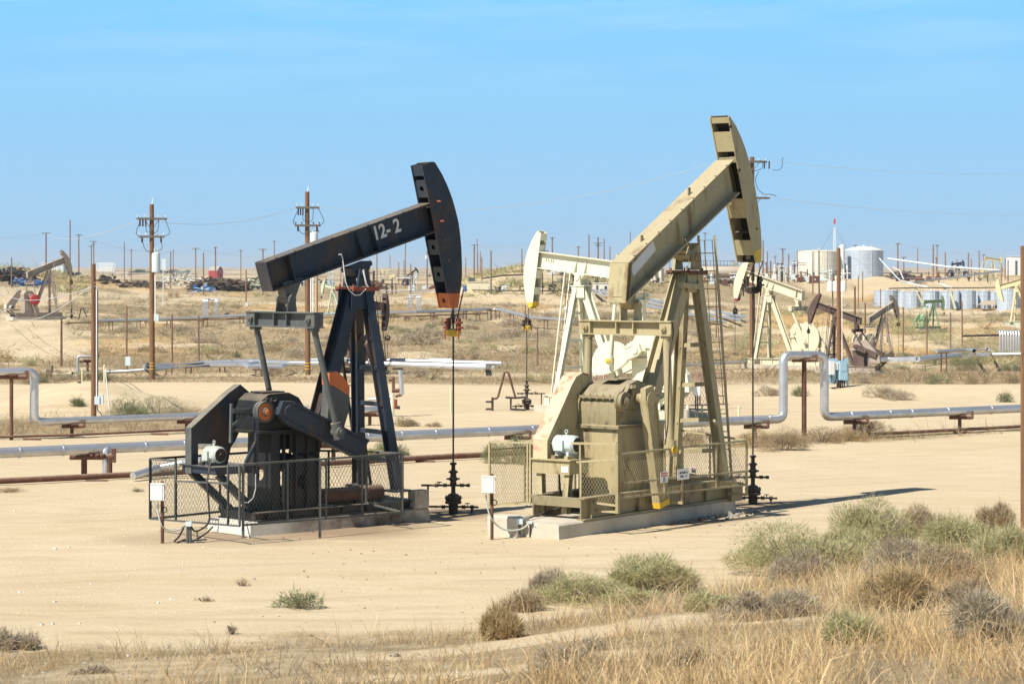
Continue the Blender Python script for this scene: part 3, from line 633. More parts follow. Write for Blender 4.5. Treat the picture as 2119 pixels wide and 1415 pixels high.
def ladder(root,a,b,up,w,m,cage=0,name='ladder',rung=.3):
    a=Vector(a); b=Vector(b); up=Vector(up).normalized(); k=MB()
    for q in (-1,1): k.bar(a+up*(q*w/2),b+up*(q*w/2),.05,.06,up)
    n=int((b-a).length/rung)
    for i in range(1,n): p=a.lerp(b,i/n); k.tube(p-up*w/2,p+up*w/2,.014,6)
    l=k.build(name,m,root,smooth=False)
    if cage:
        d=(b-a).normalized(); nrm=up.cross(d).normalized(); 
        if nrm.dot(Vector((1,0,0)))<0: nrm=-nrm
        k=MB(); pts=[]
        for j in range(cage):
            p=a.lerp(b,.32+.66*j/(cage-1)); ring=[]
            for i in range(9): t=math.pi*i/8; ring.append(p+up*(-math.cos(t)*w*.62)+nrm*(math.sin(t)*.62))
            for i in range(8): k.bar(ring[i],ring[i+1],.03,.01,d)
            pts.append(ring)
        for i in (2,4,6):
            for j in range(cage-1): k.bar(pts[j][i],pts[j+1][i],.02,.01,nrm)
        k.build('safety_cage',m,l,smooth=False)
    return l
def wellhead(name,loc,rz,label,s=1,side=True,group=None):
    e=empty(name,loc,rz,s,label=label,cat='wellhead',group=group) if False else None
    e=bpy.data.objects.new(name,None); C.objects.link(e); e.location=loc; e.rotation_euler=(0,0,rz); e.scale=(s*.82,s*.82,s*.76); tag(e,label,'wellhead',group)
    k=MB(); k.lathe((0,0,-.1),[(.14,0),(.14,.42)],18); k.lathe((0,0,.30),[(.17,0),(.24,.02),(.25,.08),(.2,.1),(.22,.14),(.25,.16),(.25,.24),(.16,.27),(.16,.31),(.11,.33),(.075,.36)],20)
    for i in range(8): a=i*math.pi/4; k.tube((.21*math.cos(a),.21*math.sin(a),.36),(.21*math.cos(a),.21*math.sin(a),.58),.022,6)
    k.build('casing_head','rustdark',e)
    k=MB(); k.lathe((0,0,.62),[(.065,0),(.065,.3),(.10,.32),(.10,.38),(.08,.4),(.14,.46),(.15,.5),(.09,.56),(.09,.66),(.12,.68),(.12,.74),(.06,.78),(.06,.92),(.10,.94),(.10,1.0),(.03,1.02)],16)
    for a in (.4,1.6,2.9,4.2): k.tube((.05*math.cos(a),.05*math.sin(a),1.1),(.2*math.cos(a),.2*math.sin(a),1.1),.03,8); k.tube((.05*math.cos(a),.05*math.sin(a),1.32),(.15*math.cos(a),.15*math.sin(a),1.32),.02,8)
    k.build('stuffing_box','rustdark',e)
    k=MB(); k.tube((-.95,0,.9),(.42,-.02,.9),.035,10); k.tube((-.75,0,.9),(-.75,0,.22),.03,10); k.tube((-.75,0,.22),(0,0,.22),.035,10); k.tube((0,0,.22),(.75,0,.2),.035,10)
    for x_ in (-.5,-.25,.25): k.lathe((x_-.05,0,.9),[(.035,0),(.07,.01),(.07,.03),(.05,.04),(.05,.07),(.07,.08),(.07,.1),(.035,.11)],10,(1,0,0))
    for x_ in (-.3,.3,.55): k.lathe((x_-.05,0,.21),[(.035,0),(.075,.01),(.075,.03),(.05,.04),(.05,.07),(.075,.08),(.075,.1),(.035,.11)],10,(1,0,0))
    k.tube((.55,0,.2),(.55,0,.02),.03,8); k.lathe((.40,-.02,.9),[(.05,0),(.06,.03),(.05,.09),(.02,.1)],10,(1,0,0))
    k.build('flow_line','rustdark',e)
    for (x_,z_) in ((-.42,1.0),(.42,.32)):
        k=MB(); k.tube((x_,0,z_-.1),(x_,0,z_+.02),.015,6)
        for i in range(14): a0=i*2*math.pi/14; a1=a0+2*math.pi/14; k.tube((x_+.075*math.cos(a0),.075*math.sin(a0),z_),(x_+.075*math.cos(a1),.075*math.sin(a1),z_),.011,5)
        k.tube((x_-.075,0,z_),(x_+.075,0,z_),.009,5); k.build('valve_handwheel','rustdark',e)
    return e
def meshpanel(a,b,h0a,h1a,h0b,h1b,m,parent,pitch=.085,wire=.0045,mid=(),name='mesh_panel',rail=.045):
    """framed expanded metal panel between two uprights; a,b = base points"""
    a=Vector(a); b=Vector(b); up=Vector((0,0,1)); L=(b-a).length; d=(b-a)/L
    P=lambda s,t: a+d*s+up*((h0a+(h0b-h0a)*s/L)*(1-t)+(h1a+(h1b-h1a)*s/L)*t)
    fr=MB(); fr.bar(P(0,0),P(0,1),rail,rail,d); fr.bar(P(L,0),P(L,1),rail,rail,d); fr.bar(P(0,0),P(L,0),rail,rail); fr.bar(P(0,1),P(L,1),rail,rail)
    for q in mid: fr.bar(P(L*q,0),P(L*q,1),rail*.8,rail*.8,d)
    f=fr.build(name,m,parent,smooth=False)
    w=MB(); hh=(h1a-h0a+h1b-h0b)/2; n=max(2,int(L/pitch)); sl=pitch*.62/pitch; nrm=d.cross(up)
    run=hh*.62
    i=-int(run/pitch)-1
    while i*pitch<L:
        s0=i*pitch; 
        for sg in (1,-1):
            t0,t1=0,1; x0=s0; x1=s0+run
            if sg<0: x0,x1=x1,x0
            # clip to 0..L
            def cl(xa,xb,ta,tb):
                if xb==xa: return None
                ts=[]
                for X in (0,L): ts.append((X-xa)/(xb-xa))
                lo,hi=max(0,min(ts)),min(1,max(ts)); return (lo,hi) if hi>lo else None
            r=cl(x0,x1,0,1)
            if r:
                p=P(x0+(x1-x0)*r[0],r[0]); q=P(x0+(x1-x0)*r[1],r[1]); w.bar(p+nrm*.003*sg,q+nrm*.003*sg,wire,wire*.7,nrm)
        i+=1
    w.build('expanded_mesh','steelgrey' if m.startswith('navy') else m,f,smooth=False)
    return f
# ------------------------------------------------------------------ the two near pump jacks
# --- black unit 12-2
U=UB; B=U.uz
rb=empty('pumpjack',U.W,U.rz,label='dark navy pump jack with 12-2 painted on its beam and an orange head tip',cat='pump jack')
pa0,pu0=U.uz(520,1110,-.8)[0],0
tr,tf,bf,br=B(541,545,0),B(880,423,0),B(893,477,0),B(556,600,0)
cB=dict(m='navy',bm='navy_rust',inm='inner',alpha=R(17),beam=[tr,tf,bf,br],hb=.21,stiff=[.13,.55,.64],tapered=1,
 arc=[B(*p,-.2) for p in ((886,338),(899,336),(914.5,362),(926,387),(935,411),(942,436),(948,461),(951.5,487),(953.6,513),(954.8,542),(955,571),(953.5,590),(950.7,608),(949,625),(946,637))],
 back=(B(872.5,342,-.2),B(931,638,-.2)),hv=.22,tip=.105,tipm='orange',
 bp=[(0,.075,0),(.105,.225,.07),(.52,.625,.06),(.71,.815,.06),(.895,1.0,.06)],
 bolts=[B(*p,-.22)+(r,) for p,r in (((891.5,377),.045),((913,430),.04),((924,498.5),.045),((931,540),.045),((919.5,447),.03))],
 pegs=[B(905,417,-.22),B(912,458,-.22)],
 saddle=B(738,566),capm='redrust',rear=(B(632,860,0)[0]-.25,.62),rearw=.38,
 front=[(B(822,1012,-.85)[0],-.85,.80),(B(742,1010,.85)[0],.85,.80)],legw=.27,rungs=(.25,.40,.58,.72,.86),
 eq=(U(588,661,0).x,U(588,661,0).z),eqw=1.30,eqh=.36,eqm='steelgrey',tail=B(592,620,0),tailm='steelgrey',tailf=.12,
 shaft=B(597,853,-.9),cend=B(752,931,-.9),pin=B(695,893,-1.1),cv=.80,cw=.46,pv=1.16,pr=.07,pm='steelgrey',crm='navy',pinm='steelgrey',
 gear=[B(p[0],p[1],-.45) for p in ((536,892),(536,850),(541,830),(556,816),(598,812),(618,822),(632,845),(634,892))],gv=.45,gm='navy2',split=2.72,
 sheave=B(548,852,-.62)+(.24,),shm='steelgrey',shc='orange',
 ped=(B(562,895,-.45)[0],B(655,895,-.45)[0],.45,.35,B(565,893,-.45)[1]),pedopen=1,pdm='navy2',
 skid=(B(530,1070,-.7)[0],-1.05-.5,.66,.30,.50),skm='navy2',
 guard=[B(p[0],p[1],.5) for p in ((395,978),(395,888),(472,816),(496,799),(518,818),(519,858),(501,880),(487,912),(478,925),(470,966),(452,966),(452,918),(410,918),(410,978))],
 guardv=(.5,.68),gdm='navy',rim=[B(p[0],p[1],.5) for p in ((395,980),(395,886),(472,814),(496,796),(520,817))],rimm='steelgrey',
 motor=(B(443,940,.1)[0],.1,B(443,940,.1)[1],.50,.19),mm='motorgrey',
 plat=(B(380,990,.8)[0],B(380,990,.8)[0]+1.0,-.45,.85,B(430,966,.1)[1],.14),plm='navy',
 bridle=(B(953,600,0),0),carz=B(940,686,0)[1],rodz=.95,clm='redrust',
 weights=[dict(m='steelgrey',side=-1,v=(.50,.78),poly=[B(p[0],p[1],-.78) for p in ((683,795),(695,778),(716,790),(723,806),(722,850),(712,884),(700,900),(676,880),(681,835))],
   tip=[B(p[0],p[1],-.78) for p in ((682,797),(681,772),(696,768),(708,777),(718,790),(723.5,800),(723,819),(698,803),(688,797))])])
jack(cB,rb)
al=math.atan2(tf[1]-tr[1],tf[0]-tr[0]); ca,sa=math.cos(al),math.sin(al)
TM=lambda q: Matrix(((ca,0,-sa*0,q.x),(0,0,-1,q.y),(sa,0,0,q.z),(0,0,0,1)))
def textmat(q,al): 
    X=Vector((math.cos(al),0,math.sin(al))); Y=Vector((-math.sin(al),0,math.cos(al))); Zv=X.cross(Y)
    return Matrix(((X.x,Y.x,Zv.x,q.x),(X.y,Y.y,Zv.y,q.y),(X.z,Y.z,Zv.z,q.z),(0,0,0,1)))
text('painted_number','12- 2',.46,'whitep',rb,textmat(U(800,476,-.022),al),.003,.012,.9)
# hanging white grease line on the samson post
k=MB(); k.path([U(*p,-.36) for p in ((701,527),(706,526),(709,535),(712,560),(715,583),(722,600),(734,611),(745,610),(753,602),(757,598))],.012,6); k.path([U(*p,-.36) for p in ((752,559),(754,570),(758,588),(762,594))],.02,6); each(k,'grease_hose','white',rb)
# rails, braces and drive belt framing seen on this unit
k=MB(); k.bar(U(481,850,-.3),U(517,850,-.3),.08,.10); k.bar(U(481,880,-.3),U(513,856,-.3),.07,.07,(0,1,0)); k.bar(U(479,835,-.28),U(477,916,-.28),.05,.07,(0,1,0)); k.build('guard_bracket','steelgrey',rb,smooth=False)
k=MB(); k.tube(U(529,868,-.62),U(530,893,-.62),.012,6); k.bar(U(531,896,-.62),U(529,1000,-.62),.07,.08,(0,1,0)); k.bar(U(529,915,-.62),U(508,958,-.62),.06,.08,(0,1,0)); k.build('brake_post','navy',rb,smooth=False)
k=MB(); k.path([U(*p,-.78) for p in ((529,980),(529,1010),(524,1030),(513,1040),(507,1039))],.012,6); k.build('conduit','motorgrey',rb)
k=MB(); k.lathe(U(664,1026,-.35),[(.10,0),(.17,.02),(.17,1.75),(.10,1.77)],14,(1,0,0)); k.build('drain_tank','rust',rb)
# far-side ladder
ladder(rb,U(757,1008,1.15),U(712,690,.75),(0,1,0) if False else U(735,800,1)-U(712,800,1),.32,'navy2',rung=.30)
# concrete pad
def pad(name,U,u0,u1,w,h,m,label,ch=.12):
    e=MB(); zt=h
    b0,b1=w,w-.06
    vs=[]
    for (uu,uo) in ((u0,-.05),(u1,.05)):
        for (yy,zz) in ((-b0,-.3),(b0,-.3),(b1,zt-.04),(b1-.05,zt),(-b1+.05,zt),(-b1,zt-.04)): vs.append((uu+(uo if zz<0 else 0),yy,zz))
    n=6; e.add(vs,[(5,4,3,2,1,0),(6,7,8,9,10,11)]+[(i,(i+1)%n,n+(i+1)%n,n+i) for i in range(n)])
    o=e.build(name,m,None,smooth=False); o.location=U.W; o.rotation_euler=(0,0,U.rz); tag(o,label,'concrete pad'); return o
pad('concrete_pad',U,-6.62,-1.0-.45,.86,.30,'concrete_oil','low oil-stained concrete pad under the dark navy pump jack')
o=MB(); o.box((-1.72,-.74,.52),(.42,.26,.42)); o=o.build('bearing_block','concrete_oil',rb)
wellhead('wellhead',U.W,R(0),'black wellhead with side valves in front of the dark navy pump jack')
# --- khaki unit
U=UY; Y=U.uz
ry=empty('pumpjack',U.W,U.rz,label='khaki pump jack with its head raised high and faded red patches on its belt guard',cat='pump jack')
tr,tf,bf,br=Y(1283,546,0),Y(1500,334,0),Y(1512,398,0),Y(1277,624,0)
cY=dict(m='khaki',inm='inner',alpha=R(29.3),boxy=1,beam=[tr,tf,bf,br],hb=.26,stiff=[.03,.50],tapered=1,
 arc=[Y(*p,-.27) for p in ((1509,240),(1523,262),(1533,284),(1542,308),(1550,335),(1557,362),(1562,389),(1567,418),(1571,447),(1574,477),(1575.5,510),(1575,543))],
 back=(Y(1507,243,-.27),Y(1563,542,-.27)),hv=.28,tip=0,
 bp=[(0,.04,0),(.10,.235,0),(.275,.31,0),(.56,.695,0),(.85,.955,0)],
 bolts=[Y(*p,-.28)+(r,) for p,r in (((1511.5,262),.05),((1530,352),.045),((1566,474),.03))],boltm='rustdark',
 saddle=Y(1421,533),saddle_m='khaki',capm='rust',rear=(Y(1300,830,0)[0]-.2,.80),rearw=.42,
 front=[(Y(1497,1030,-.70)[0],-.70,.84),(Y(1388,1000,.95)[0],.85,.72)],legw=.26,rungs=(.17,.35,.54,.71,.86),
 eq=(U(1298,678,0).x,U(1298,678,0).z),eqw=1.30,eqh=.34,tail=Y(1305,632,0),tailf=.05,
 shaft=Y(1340,825,-.9),cend=Y(1367,1046,-.9),pin=Y(1380,930,-1.1),cv=.82,cw=.36,pv=1.18,pr=.095,ctip='yellow',pinm='yellow',
 gear=[Y(p[0],p[1],-.5) for p in ((1273,880),(1273,838),(1278,818),(1292,800),(1318,786),(1334,792),(1350,822),(1356,880))],gv=.52,gm='khaki_dark',split=3.0,
 sheave=Y(1289,831,-.65)+(.23,),shm='khaki_dark',shc='khaki_dark',
 ped=(Y(1277,880,-.5)[0]-.05,Y(1356,880,-.5)[0]+.3,.55,.5,Y(1277,880,-.5)[1]),pdm='khaki_drip',pedbox=0,
 skid=(Y(1200,1062,-.5)[0]-.2,-2.1,.66,.34,.84),skm='khaki_dark',
 guard=[Y(p[0],p[1],.55) for p in ((1132,952),(1132,911),(1150,872),(1168,832),(1182,800),(1192,782),(1205,773),(1220,778),(1229,792),(1222,797),(1208,803),(1199,815),(1196,830),(1199,877),(1199,948),(1170,948),(1166,925),(1150,925),(1146,952))],
 guardv=(.55,.90),gdm='khaki',rim=[Y(p[0],p[1],.55) for p in ((1131,954),(1131,911),(1149,871),(1167,831),(1181,798),(1191,780),(1205,771),(1220,776))],rimm='khaki_red',
 motor=(Y(1172,920,.22)[0],.22,Y(1172,919,.22)[1],.60,.21),mm='motorblue',
 plat=(Y(1178,975,-.12)[0],Y(1178,975,-.12)[0]+.75,-.12,.92,Y(1178,955,-.12)[1],.30),plm='khaki',
 bridle=(Y(1571,540,0),0),carz=Y(1558,598,0)[1],rodz=.95,carm='rustdark',clm='rustdark',
 weights=[dict(m='khaki',v=(.62,.80),poly=[(0,0),(0,0),(0,0)])][:0])
jack(cY,ry)
k=MB(); k.prism([Y(*p_,-.28) for p_ in ((1575.5,512),(1575,543),(1566,545),(1561,522))],-.286,-.279); k.build('yellow_corner','yellow',ry,smooth=False)
al=math.atan2(tf[1]-tr[1],tf[0]-tr[0])
text('painted_number','12-1',.22,'faint',ry,textmat(U(1475,388,-.075),al),.002,.0,1)
k=MB(); k.mi=0; q=U(1333,538,-.078); a=Vector((math.cos(al),0,math.sin(al))); n_=Vector((-math.sin(al),0,math.cos(al)))
k.bar(U(1308,562,-.074),U(1354,508,-.074),.008,.26,n_); k.build('white_patch','whitep',ry,smooth=False)
text('painted_number','10-1',.10,'faint',ry,textmat(U(1538,377,-.283),0),.002)
for px_,py_ in ((1328,497),(1426,398)):
    k=MB(); p=U(px_,py_+4,0); k.bar(p-Vector((0,0,.05)),p+Vector((0,0,.16)),.03,.09,(1,0,0)); k.build('lifting_lug','khaki_dark',ry)
# saddle side brackets under the head and electrical conduit down the leg
k=MB(); k.path([U(*p,-.62) for p in ((1418,495),(1425,510),(1420,525),(1426,540),(1424,555))],.012,6); k.build('grease_hose','khaki',ry)
k=MB(); k.path([U(*p,-1.3) for p in ((1391,665),(1393,690),(1386,730),(1384,800),(1382,880),(1376,920))],.018,6); k.build('brake_cable','rustdark',ry)
wv=U(1478,500,-1.05)-U(1463,500,-1.05)
ladder(ry,U(1498,1003,-.55),U(1462,487,-.25),(.62,-.78,0),.40,'khaki',cage=5,rung=.42)
k=MB(); k.bar(U(1445,593,-.3),U(1408,590,-.3),.1,.12); k.bar(U(1490,888,-.5),U(1478,870,-.95),.06,.06); k.build('ladder_bracket','khaki',ry,smooth=False)
k=MB(); k.box((-1.75-.4,-.62,.52),(.5,.5,.44)); k.build('bearing_block','khaki_dark',ry)
pad('concrete_pad',U,-9.38,-2.05,.80,.34,'concrete','long pale concrete pad under the khaki pump jack, running toward the viewer')
k=MB()
for i in range(60):
    uu=random.uniform(-5,-1.2); yy=-.85-abs(random.gauss(0,.28)); s_=random.uniform(.02,.09)
    k.box((uu,yy,s_*.2),(s_*1.6,s_,s_*.8),Matrix.Rotation(random.uniform(0,3),3,Vector((random.random(),random.random(),1)).normalized()))
o=k.build('rubble','concrete_oil',None,smooth=False); o.location=U.W; o.rotation_euler=(0,0,U.rz); tag(o,kind='stuff',label='loose clods and rubble along the edge of the concrete pad')
wellhead('wellhead',U.W,R(0),'black wellhead with side valves in front of the khaki pump jack')
# ------------------------------------------------------------------ guards round the near units
def W2(U,u,v,z=0): return U.W+Vector((U.a[0]*u+U.p[0]*v,U.a[1]*u+U.p[1]*v,z))
def gp(px,py,z): return Z(px,py,z)
# khaki guard: survey corners at rail height
zt,zb=1.72,.36
fy=empty('safety_fence',W2(UY,-5,0),0,label='khaki mesh safety fence with DANGER and SECTION signs around the khaki pump jack',cat='safety fence')
bpy.context.view_layer.update(); off=-fy.location
def fpanel(f,pa,pb,ht,hb,m,mid=(),pitch=.085,name='mesh_panel',rail=.045):
    a=Vector((pa.x,pa.y,0))-f.location; b=Vector((pb.x,pb.y,0))-f.location
    return meshpanel((a.x,a.y,0),(b.x,b.y,0),hb[0],ht[0],hb[1],ht[1],m,f,pitch,mid=mid,name=name,rail=rail)
def panelpx(f,t0,b0,t1,b1,m,z0=.36,z1=None,**k):
    """panel from its surveyed corner pixels: bottom rails sit z0 above ground"""
    A=Z(b0[0],b0[1],z0); Bq=Z(b1[0],b1[1],z1 if z1 is not None else z0)
    ta=CAMZ-(t0[1]-HY)/F*A.y; tb=CAMZ-(t1[1]-HY)/F*Bq.y
    return fpanel(f,A,Bq,(ta,tb),(z0,z1 if z1 is not None else z0),m,**k),A,Bq
VN=-1.27; E0=UY(1276,1062,VN).x
def loc2(U,q,f): w=W2(U,q.x,q.y,q.z); return w-Vector((f.location.x,f.location.y,0))
def vp(U,f,q00,q01,q10,q11,m,**k):
    """framed panel from unit-frame points: bottom/top at one end, bottom/top at the other"""
    a=loc2(U,q00,f); b=loc2(U,q10,f); ta=q01.z; tb=q11.z
    return meshpanel((a.x,a.y,0),(b.x,b.y,0),q00.z,ta,q10.z,tb,m,f,**k)
vp(UY,fy,UY(1281,1030,VN),UY(1281,940,VN),UY(1545,1003,VN),UY(1545,911,VN),'khaki',mid=(.34,.75))
P=UY.atu
vp(UY,fy,P(1202,1036,E0-.12),P(1200,955,E0-.12),P(1276,1046,E0),P(1276,950,E0),'khaki',pitch=.08)
far_v=P(1011,1050,E0).y
vp(UY,fy,P(1013,1046,E0),P(1012,914,E0),P(1098,1040,E0),P(1095,916,E0),'khaki',pitch=.09,mid=(.93,))
fu=UY(1545,1003,VN).x
vp(UY,fy,P(1395,975,fu),P(1392,888,fu),P(1545,1003,fu),P(1545,911,fu),'khaki',mid=(.5,))
vp(UY,fy,UY(1013,1046,far_v),UY(1013,930,far_v),UY(1190,1030,far_v),UY(1190,918,far_v),'khaki_dark',pitch=.09,mid=(.4,.8))
k=MB()
def kb(p,q,w=.05): k.bar(loc2(UY,p,fy),loc2(UY,q,fy),w,w)
kb(P(1095,916,E0),P(1276,918,E0)); kb(P(1200,917,E0),P(1200,958,E0),.04); kb(P(1276,918,E0),P(1276,1062,E0),.06); kb(P(1098,948,E0),P(1200,956,E0),.04)
for px_ in (1280,1412,1545): kb(UY(px_,{1280:940,1412:927,1545:911}[px_],VN),UY(px_,{1280:1062,1412:1043,1545:1026}[px_],VN),.06)
kb(UY(1281,1000,VN),UY(1545,975,VN),.045)
for px_,b_ in ((1280,1062),(1412,1043),(1545,1026)): q0=UY(px_,b_-3,VN); kb(q0,Vector((q0.x,-.70,q0.z)),.06)
each(k,'fence_rail','khaki',fy,1,False)
a1=W2(UY,UY(1281,1030,VN).x,VN); b1=W2(UY,fu,VN); q_=P(1395,975,fu); a4=W2(UY,fu,q_.y); b4=b1
def sign(f,px0,py0,px1,py1,lines,A,Bv,name,header=None,ms='white'):
    """flat plate hung on the panel A-Bv, on the side towards the viewer"""
    d=(Bv-A); d.z=0; L=d.length; d.normalize(); nrm=Vector((d.y,-d.x,0))
    def onp(px,py):
        r=Vector(((px-CX)/F,1,(HY-py)/F)); q=A+nrm*.05; t=((q.x*nrm.x+q.y*nrm.y))/(r.x*nrm.x+nrm.y); return Vector((r.x*t,r.y*t,CAMZ+r.z*t))
    c=onp((px0+px1)/2,(py0+py1)/2); w=(onp(px1,py0)-onp(px0,py0)).length; h=(onp(px0,py0)-onp(px0,py1)).length
    mt=Matrix(((d.x,0,nrm.x,c.x-f.location.x),(d.y,0,nrm.y,c.y-f.location.y),(0,1,0,c.z-f.location.z),(0,0,0,1)))
    k=MB(); k.box((0,0,0),(w,h,.008)); s_=k.build(name,ms,f,smooth=False); s_.matrix_local=mt
    if header:
        k=MB(); k.box((0,h*.25,.006),(w*.86,h*.36,.004)); k.build('red_header','redp',s_,smooth=False)
    for (txt,x,y,sz,mm) in lines: text('lettering',txt,sz*h,mm,s_,Matrix.Translation((x*w,y*h,.0095)),.001,.002)
    return s_
sign(fy,1367,976,1382,998,[('DANGER',0,.25,.24,'white'),('H.V.',0,-.12,.22,'blackp'),('KEEP OUT',0,-.34,.12,'blackp')],a1,b1,'danger_sign',1)
sign(fy,1402,969,1426,992,[('SECTION 12',0,.12,.24,'blackp'),('WELL    1F',0,-.2,.24,'blackp')],a1,b1,'section_sign')
sign(fy,1431,965,1440,978,[('DANGER',0,.25,.22,'white'),('KEEP OUT',0,-.2,.16,'blackp')],a4,b4,'danger_sign',1)
k=MB(); q=cY['plat']; k.box((q[0]-.006,.0,q[4]-.18),(.01,.18,.13)); s_=k.build('name_plate','white',ry,smooth=False)
# black guard
fb=empty('safety_fence',W2(UB,-4,0),0,label='dark steel mesh safety fence around the dark navy pump jack',cat='safety fence')
zt=lambda q,py: CAMZ-(py-HY)/F*q.y
pz_=Z(662,1112,0)-UB.W; VB=pz_.x*UB.p[0]+pz_.y*UB.p[1]
vp(UB,fb,UB(503,1086,VB),UB(503,961,VB),UB(831,1060,VB),UB(833,938,VB),'steelgrey',mid=(.27,.51,.74),pitch=.10,rail=.042)
EB=UB(497,1088,VB).x-.02; P=UB.atu
def seg(p0,b0,t0,p1,b1_,t1,m='navy',u=EB,**k): return vp(UB,fb,P(p0,b0,u),P(p0,t0,u),P(p1,b1_,u),P(p1,t1,u),'steelgrey',pitch=.10,rail=.04,**k)
seg(311,1073,949,364,1077,953); seg(364,1077,995,472,1086,1000); seg(472,1086,961,496,1088,962)
vfar=P(311,1073,EB).y
vp(UB,fb,UB(311,1073,vfar),UB(311,949,vfar),UB(515,1052,vfar),UB(515,936,vfar),'navy2',pitch=.10,mid=(.25,.7),rail=.05)
UE=UB(832,1060,VB).x
seg(758,1040,934,833,1060,938,'navy2',u=UE)
vp(UB,fb,UB(600,1050,vfar),UB(600,931,vfar),UB(758,1040,vfar),UB(758,934,vfar),'navy2',pitch=.10,mid=(.5,),rail=.05)
k=MB()
for px_,t_,b_ in ((503,959,1112),(662,950,1112)): k.tube(loc2(UB,UB(px_,b_,VB),fb),loc2(UB,UB(px_,t_,VB),fb),.032,8)
each(k,'post','steelgrey',fb)
# control boxes on posts with cables
def control(px,py,bx,by,label,cab):
    g=Z(px,py,0); e=empty('control_box',g,0,label=label,cat='electrical box')
    k=MB(); k.tube((0,0,-.2),(0,0,zt(g,by-22)),.038,10); k.build('post','rust',e)
    x0=(bx-px)/F*g.y; zz=zt(g,by); k=MB(); k.box((x0,-.1,zz),(.29,.16,.36)); k.box((x0,-.1,zz+.185),(.31,.2,.02)); k.box((x0-.02,-.187,zz),(.26,.014,.33)); b=k.build('enclosure','white',e,smooth=False)
    k=MB(); 
    for s_ in (-.11,.11): k.box((x0+.150,-.14,zz+s_),(.012,.05,.03))
    each(k,'latch','steelgrey',b)
    ring=[(.05+.06*math.cos(t),-.05,zt(g,by+37)+.06*math.sin(t)) for t in [i*math.pi/6 for i in range(13)]]; k=MB(); k.path(ring,.012,6); k.build('cable_coil','blackrubber',e)
    k=MB(); pts=[Vector(((q[0]-px)/F*g.y,-.06+q[2],max(.02,zt(g,q[1])))) for q in cab]
    k.path(smooth(pts),.018,8); k.build('cable','motorgrey',e)
    return e
def smooth(p,n=5):
    out=[]; p=[Vector(q) for q in p]
    for i in range(len(p)-1):
        a=p[max(i-1,0)]; b=p[i]; c=p[i+1]; d=p[min(i+2,len(p)-1)]
        for k in range(n):
            t=k/n; out.append(.5*((2*b)+(c-a)*t+(2*a-5*b+4*c-d)*t*t+(3*b-a-3*c+d)*t**3))
    return out+[p[-1]]
control(336,1124,328,1017,'white electrical box on a rusty post beside the dark navy pump jack',[(328,1038,0),(328,1060,0),(335,1085,0),(345,1096,.1),(365,1098,.2),(388,1086,.3)])
control(1018,1116,1011,1002,'white electrical box on a rusty post left of the khaki pump jack',[(1006,1022,0),(1008,1045,0),(1016,1070,0),(1030,1088,.1),(1050,1098,.2),(1080,1096,.3),(1100,1080,.4)])
def conduits(name,px,py,label,tubes,m='steelgrey'):
    g=Z(px,py,0); e=empty(name,g,0,label=label,cat='conduit riser')
    k=MB()
    for (x_,top,r) in tubes[0]: k.tube(((x_-px)/F*g.y,0,-.1),((x_-px)/F*g.y,0,zt(g,top)),r,8)
    each(k,'riser_pipe',m,e)
    k=MB()
    for (x_,y_,w,h) in tubes[1]: k.box(((x_-px)/F*g.y,-.02,zt(g,y_)),(w,.12,h))
    each(k,'junction_box','transf',e)
    k=MB()
    for pts in tubes[2]: k.path(smooth([Vector(((q[0]-px)/F*g.y,q[2],max(.015,zt(g,q[1])))) for q in pts]),.02,8)
    each(k,'cable','blackrubber',e); return e
conduits('conduit_riser',392,1124,'grey conduit risers and black cables at the corner of the dark navy pump jack fence',
 ([(388,1078,.03),(394,1084,.03),(408,1100,.015)],[(391,1083,.13,.1)],[[(394,1085,0),(402,1098,0),(414,1096,.1),(430,1080,.2),(428,1040,.3),(423,1000,.5),(424,960,1.1)],[(380,1092,0),(370,1110,0),(360,1120,0)],[(398,1120,0),(420,1108,.2),(434,1095,.5)],[(392,1120,0),(380,1118,.2),(366,1123,.0)]]))
conduits('conduit_riser',1080,1112,'grey conduit risers clustered against the left end of the long pale pad',
 ([(1068,1078,.03),(1075,1076,.035),(1097,1083,.02),(1113,1086,.025)],[(1075,1078,.14,.12),(1097,1080,.08,.06),(1112,1085,.13,.07)],[[(1075,1080,.1),(1090,1076,.3),(1110,1074,.8),(1150,1068,1.5),(1165,1060,1.6),(1163,1035,1.65),(1160,990,1.7)]]))
k=MB(); k.box((0,0,.18),(.85,.5,.56)); o=k.build('concrete_block','concrete',None); o.location=Z(1052,1108,0); o.rotation_euler=(0,0,UY.rz+1.57); tag(o,'small pale concrete block at the left end of the long pad','concrete block')
b_=o.modifiers.new('b','BEVEL'); b_.width=.05; b_.segments=2
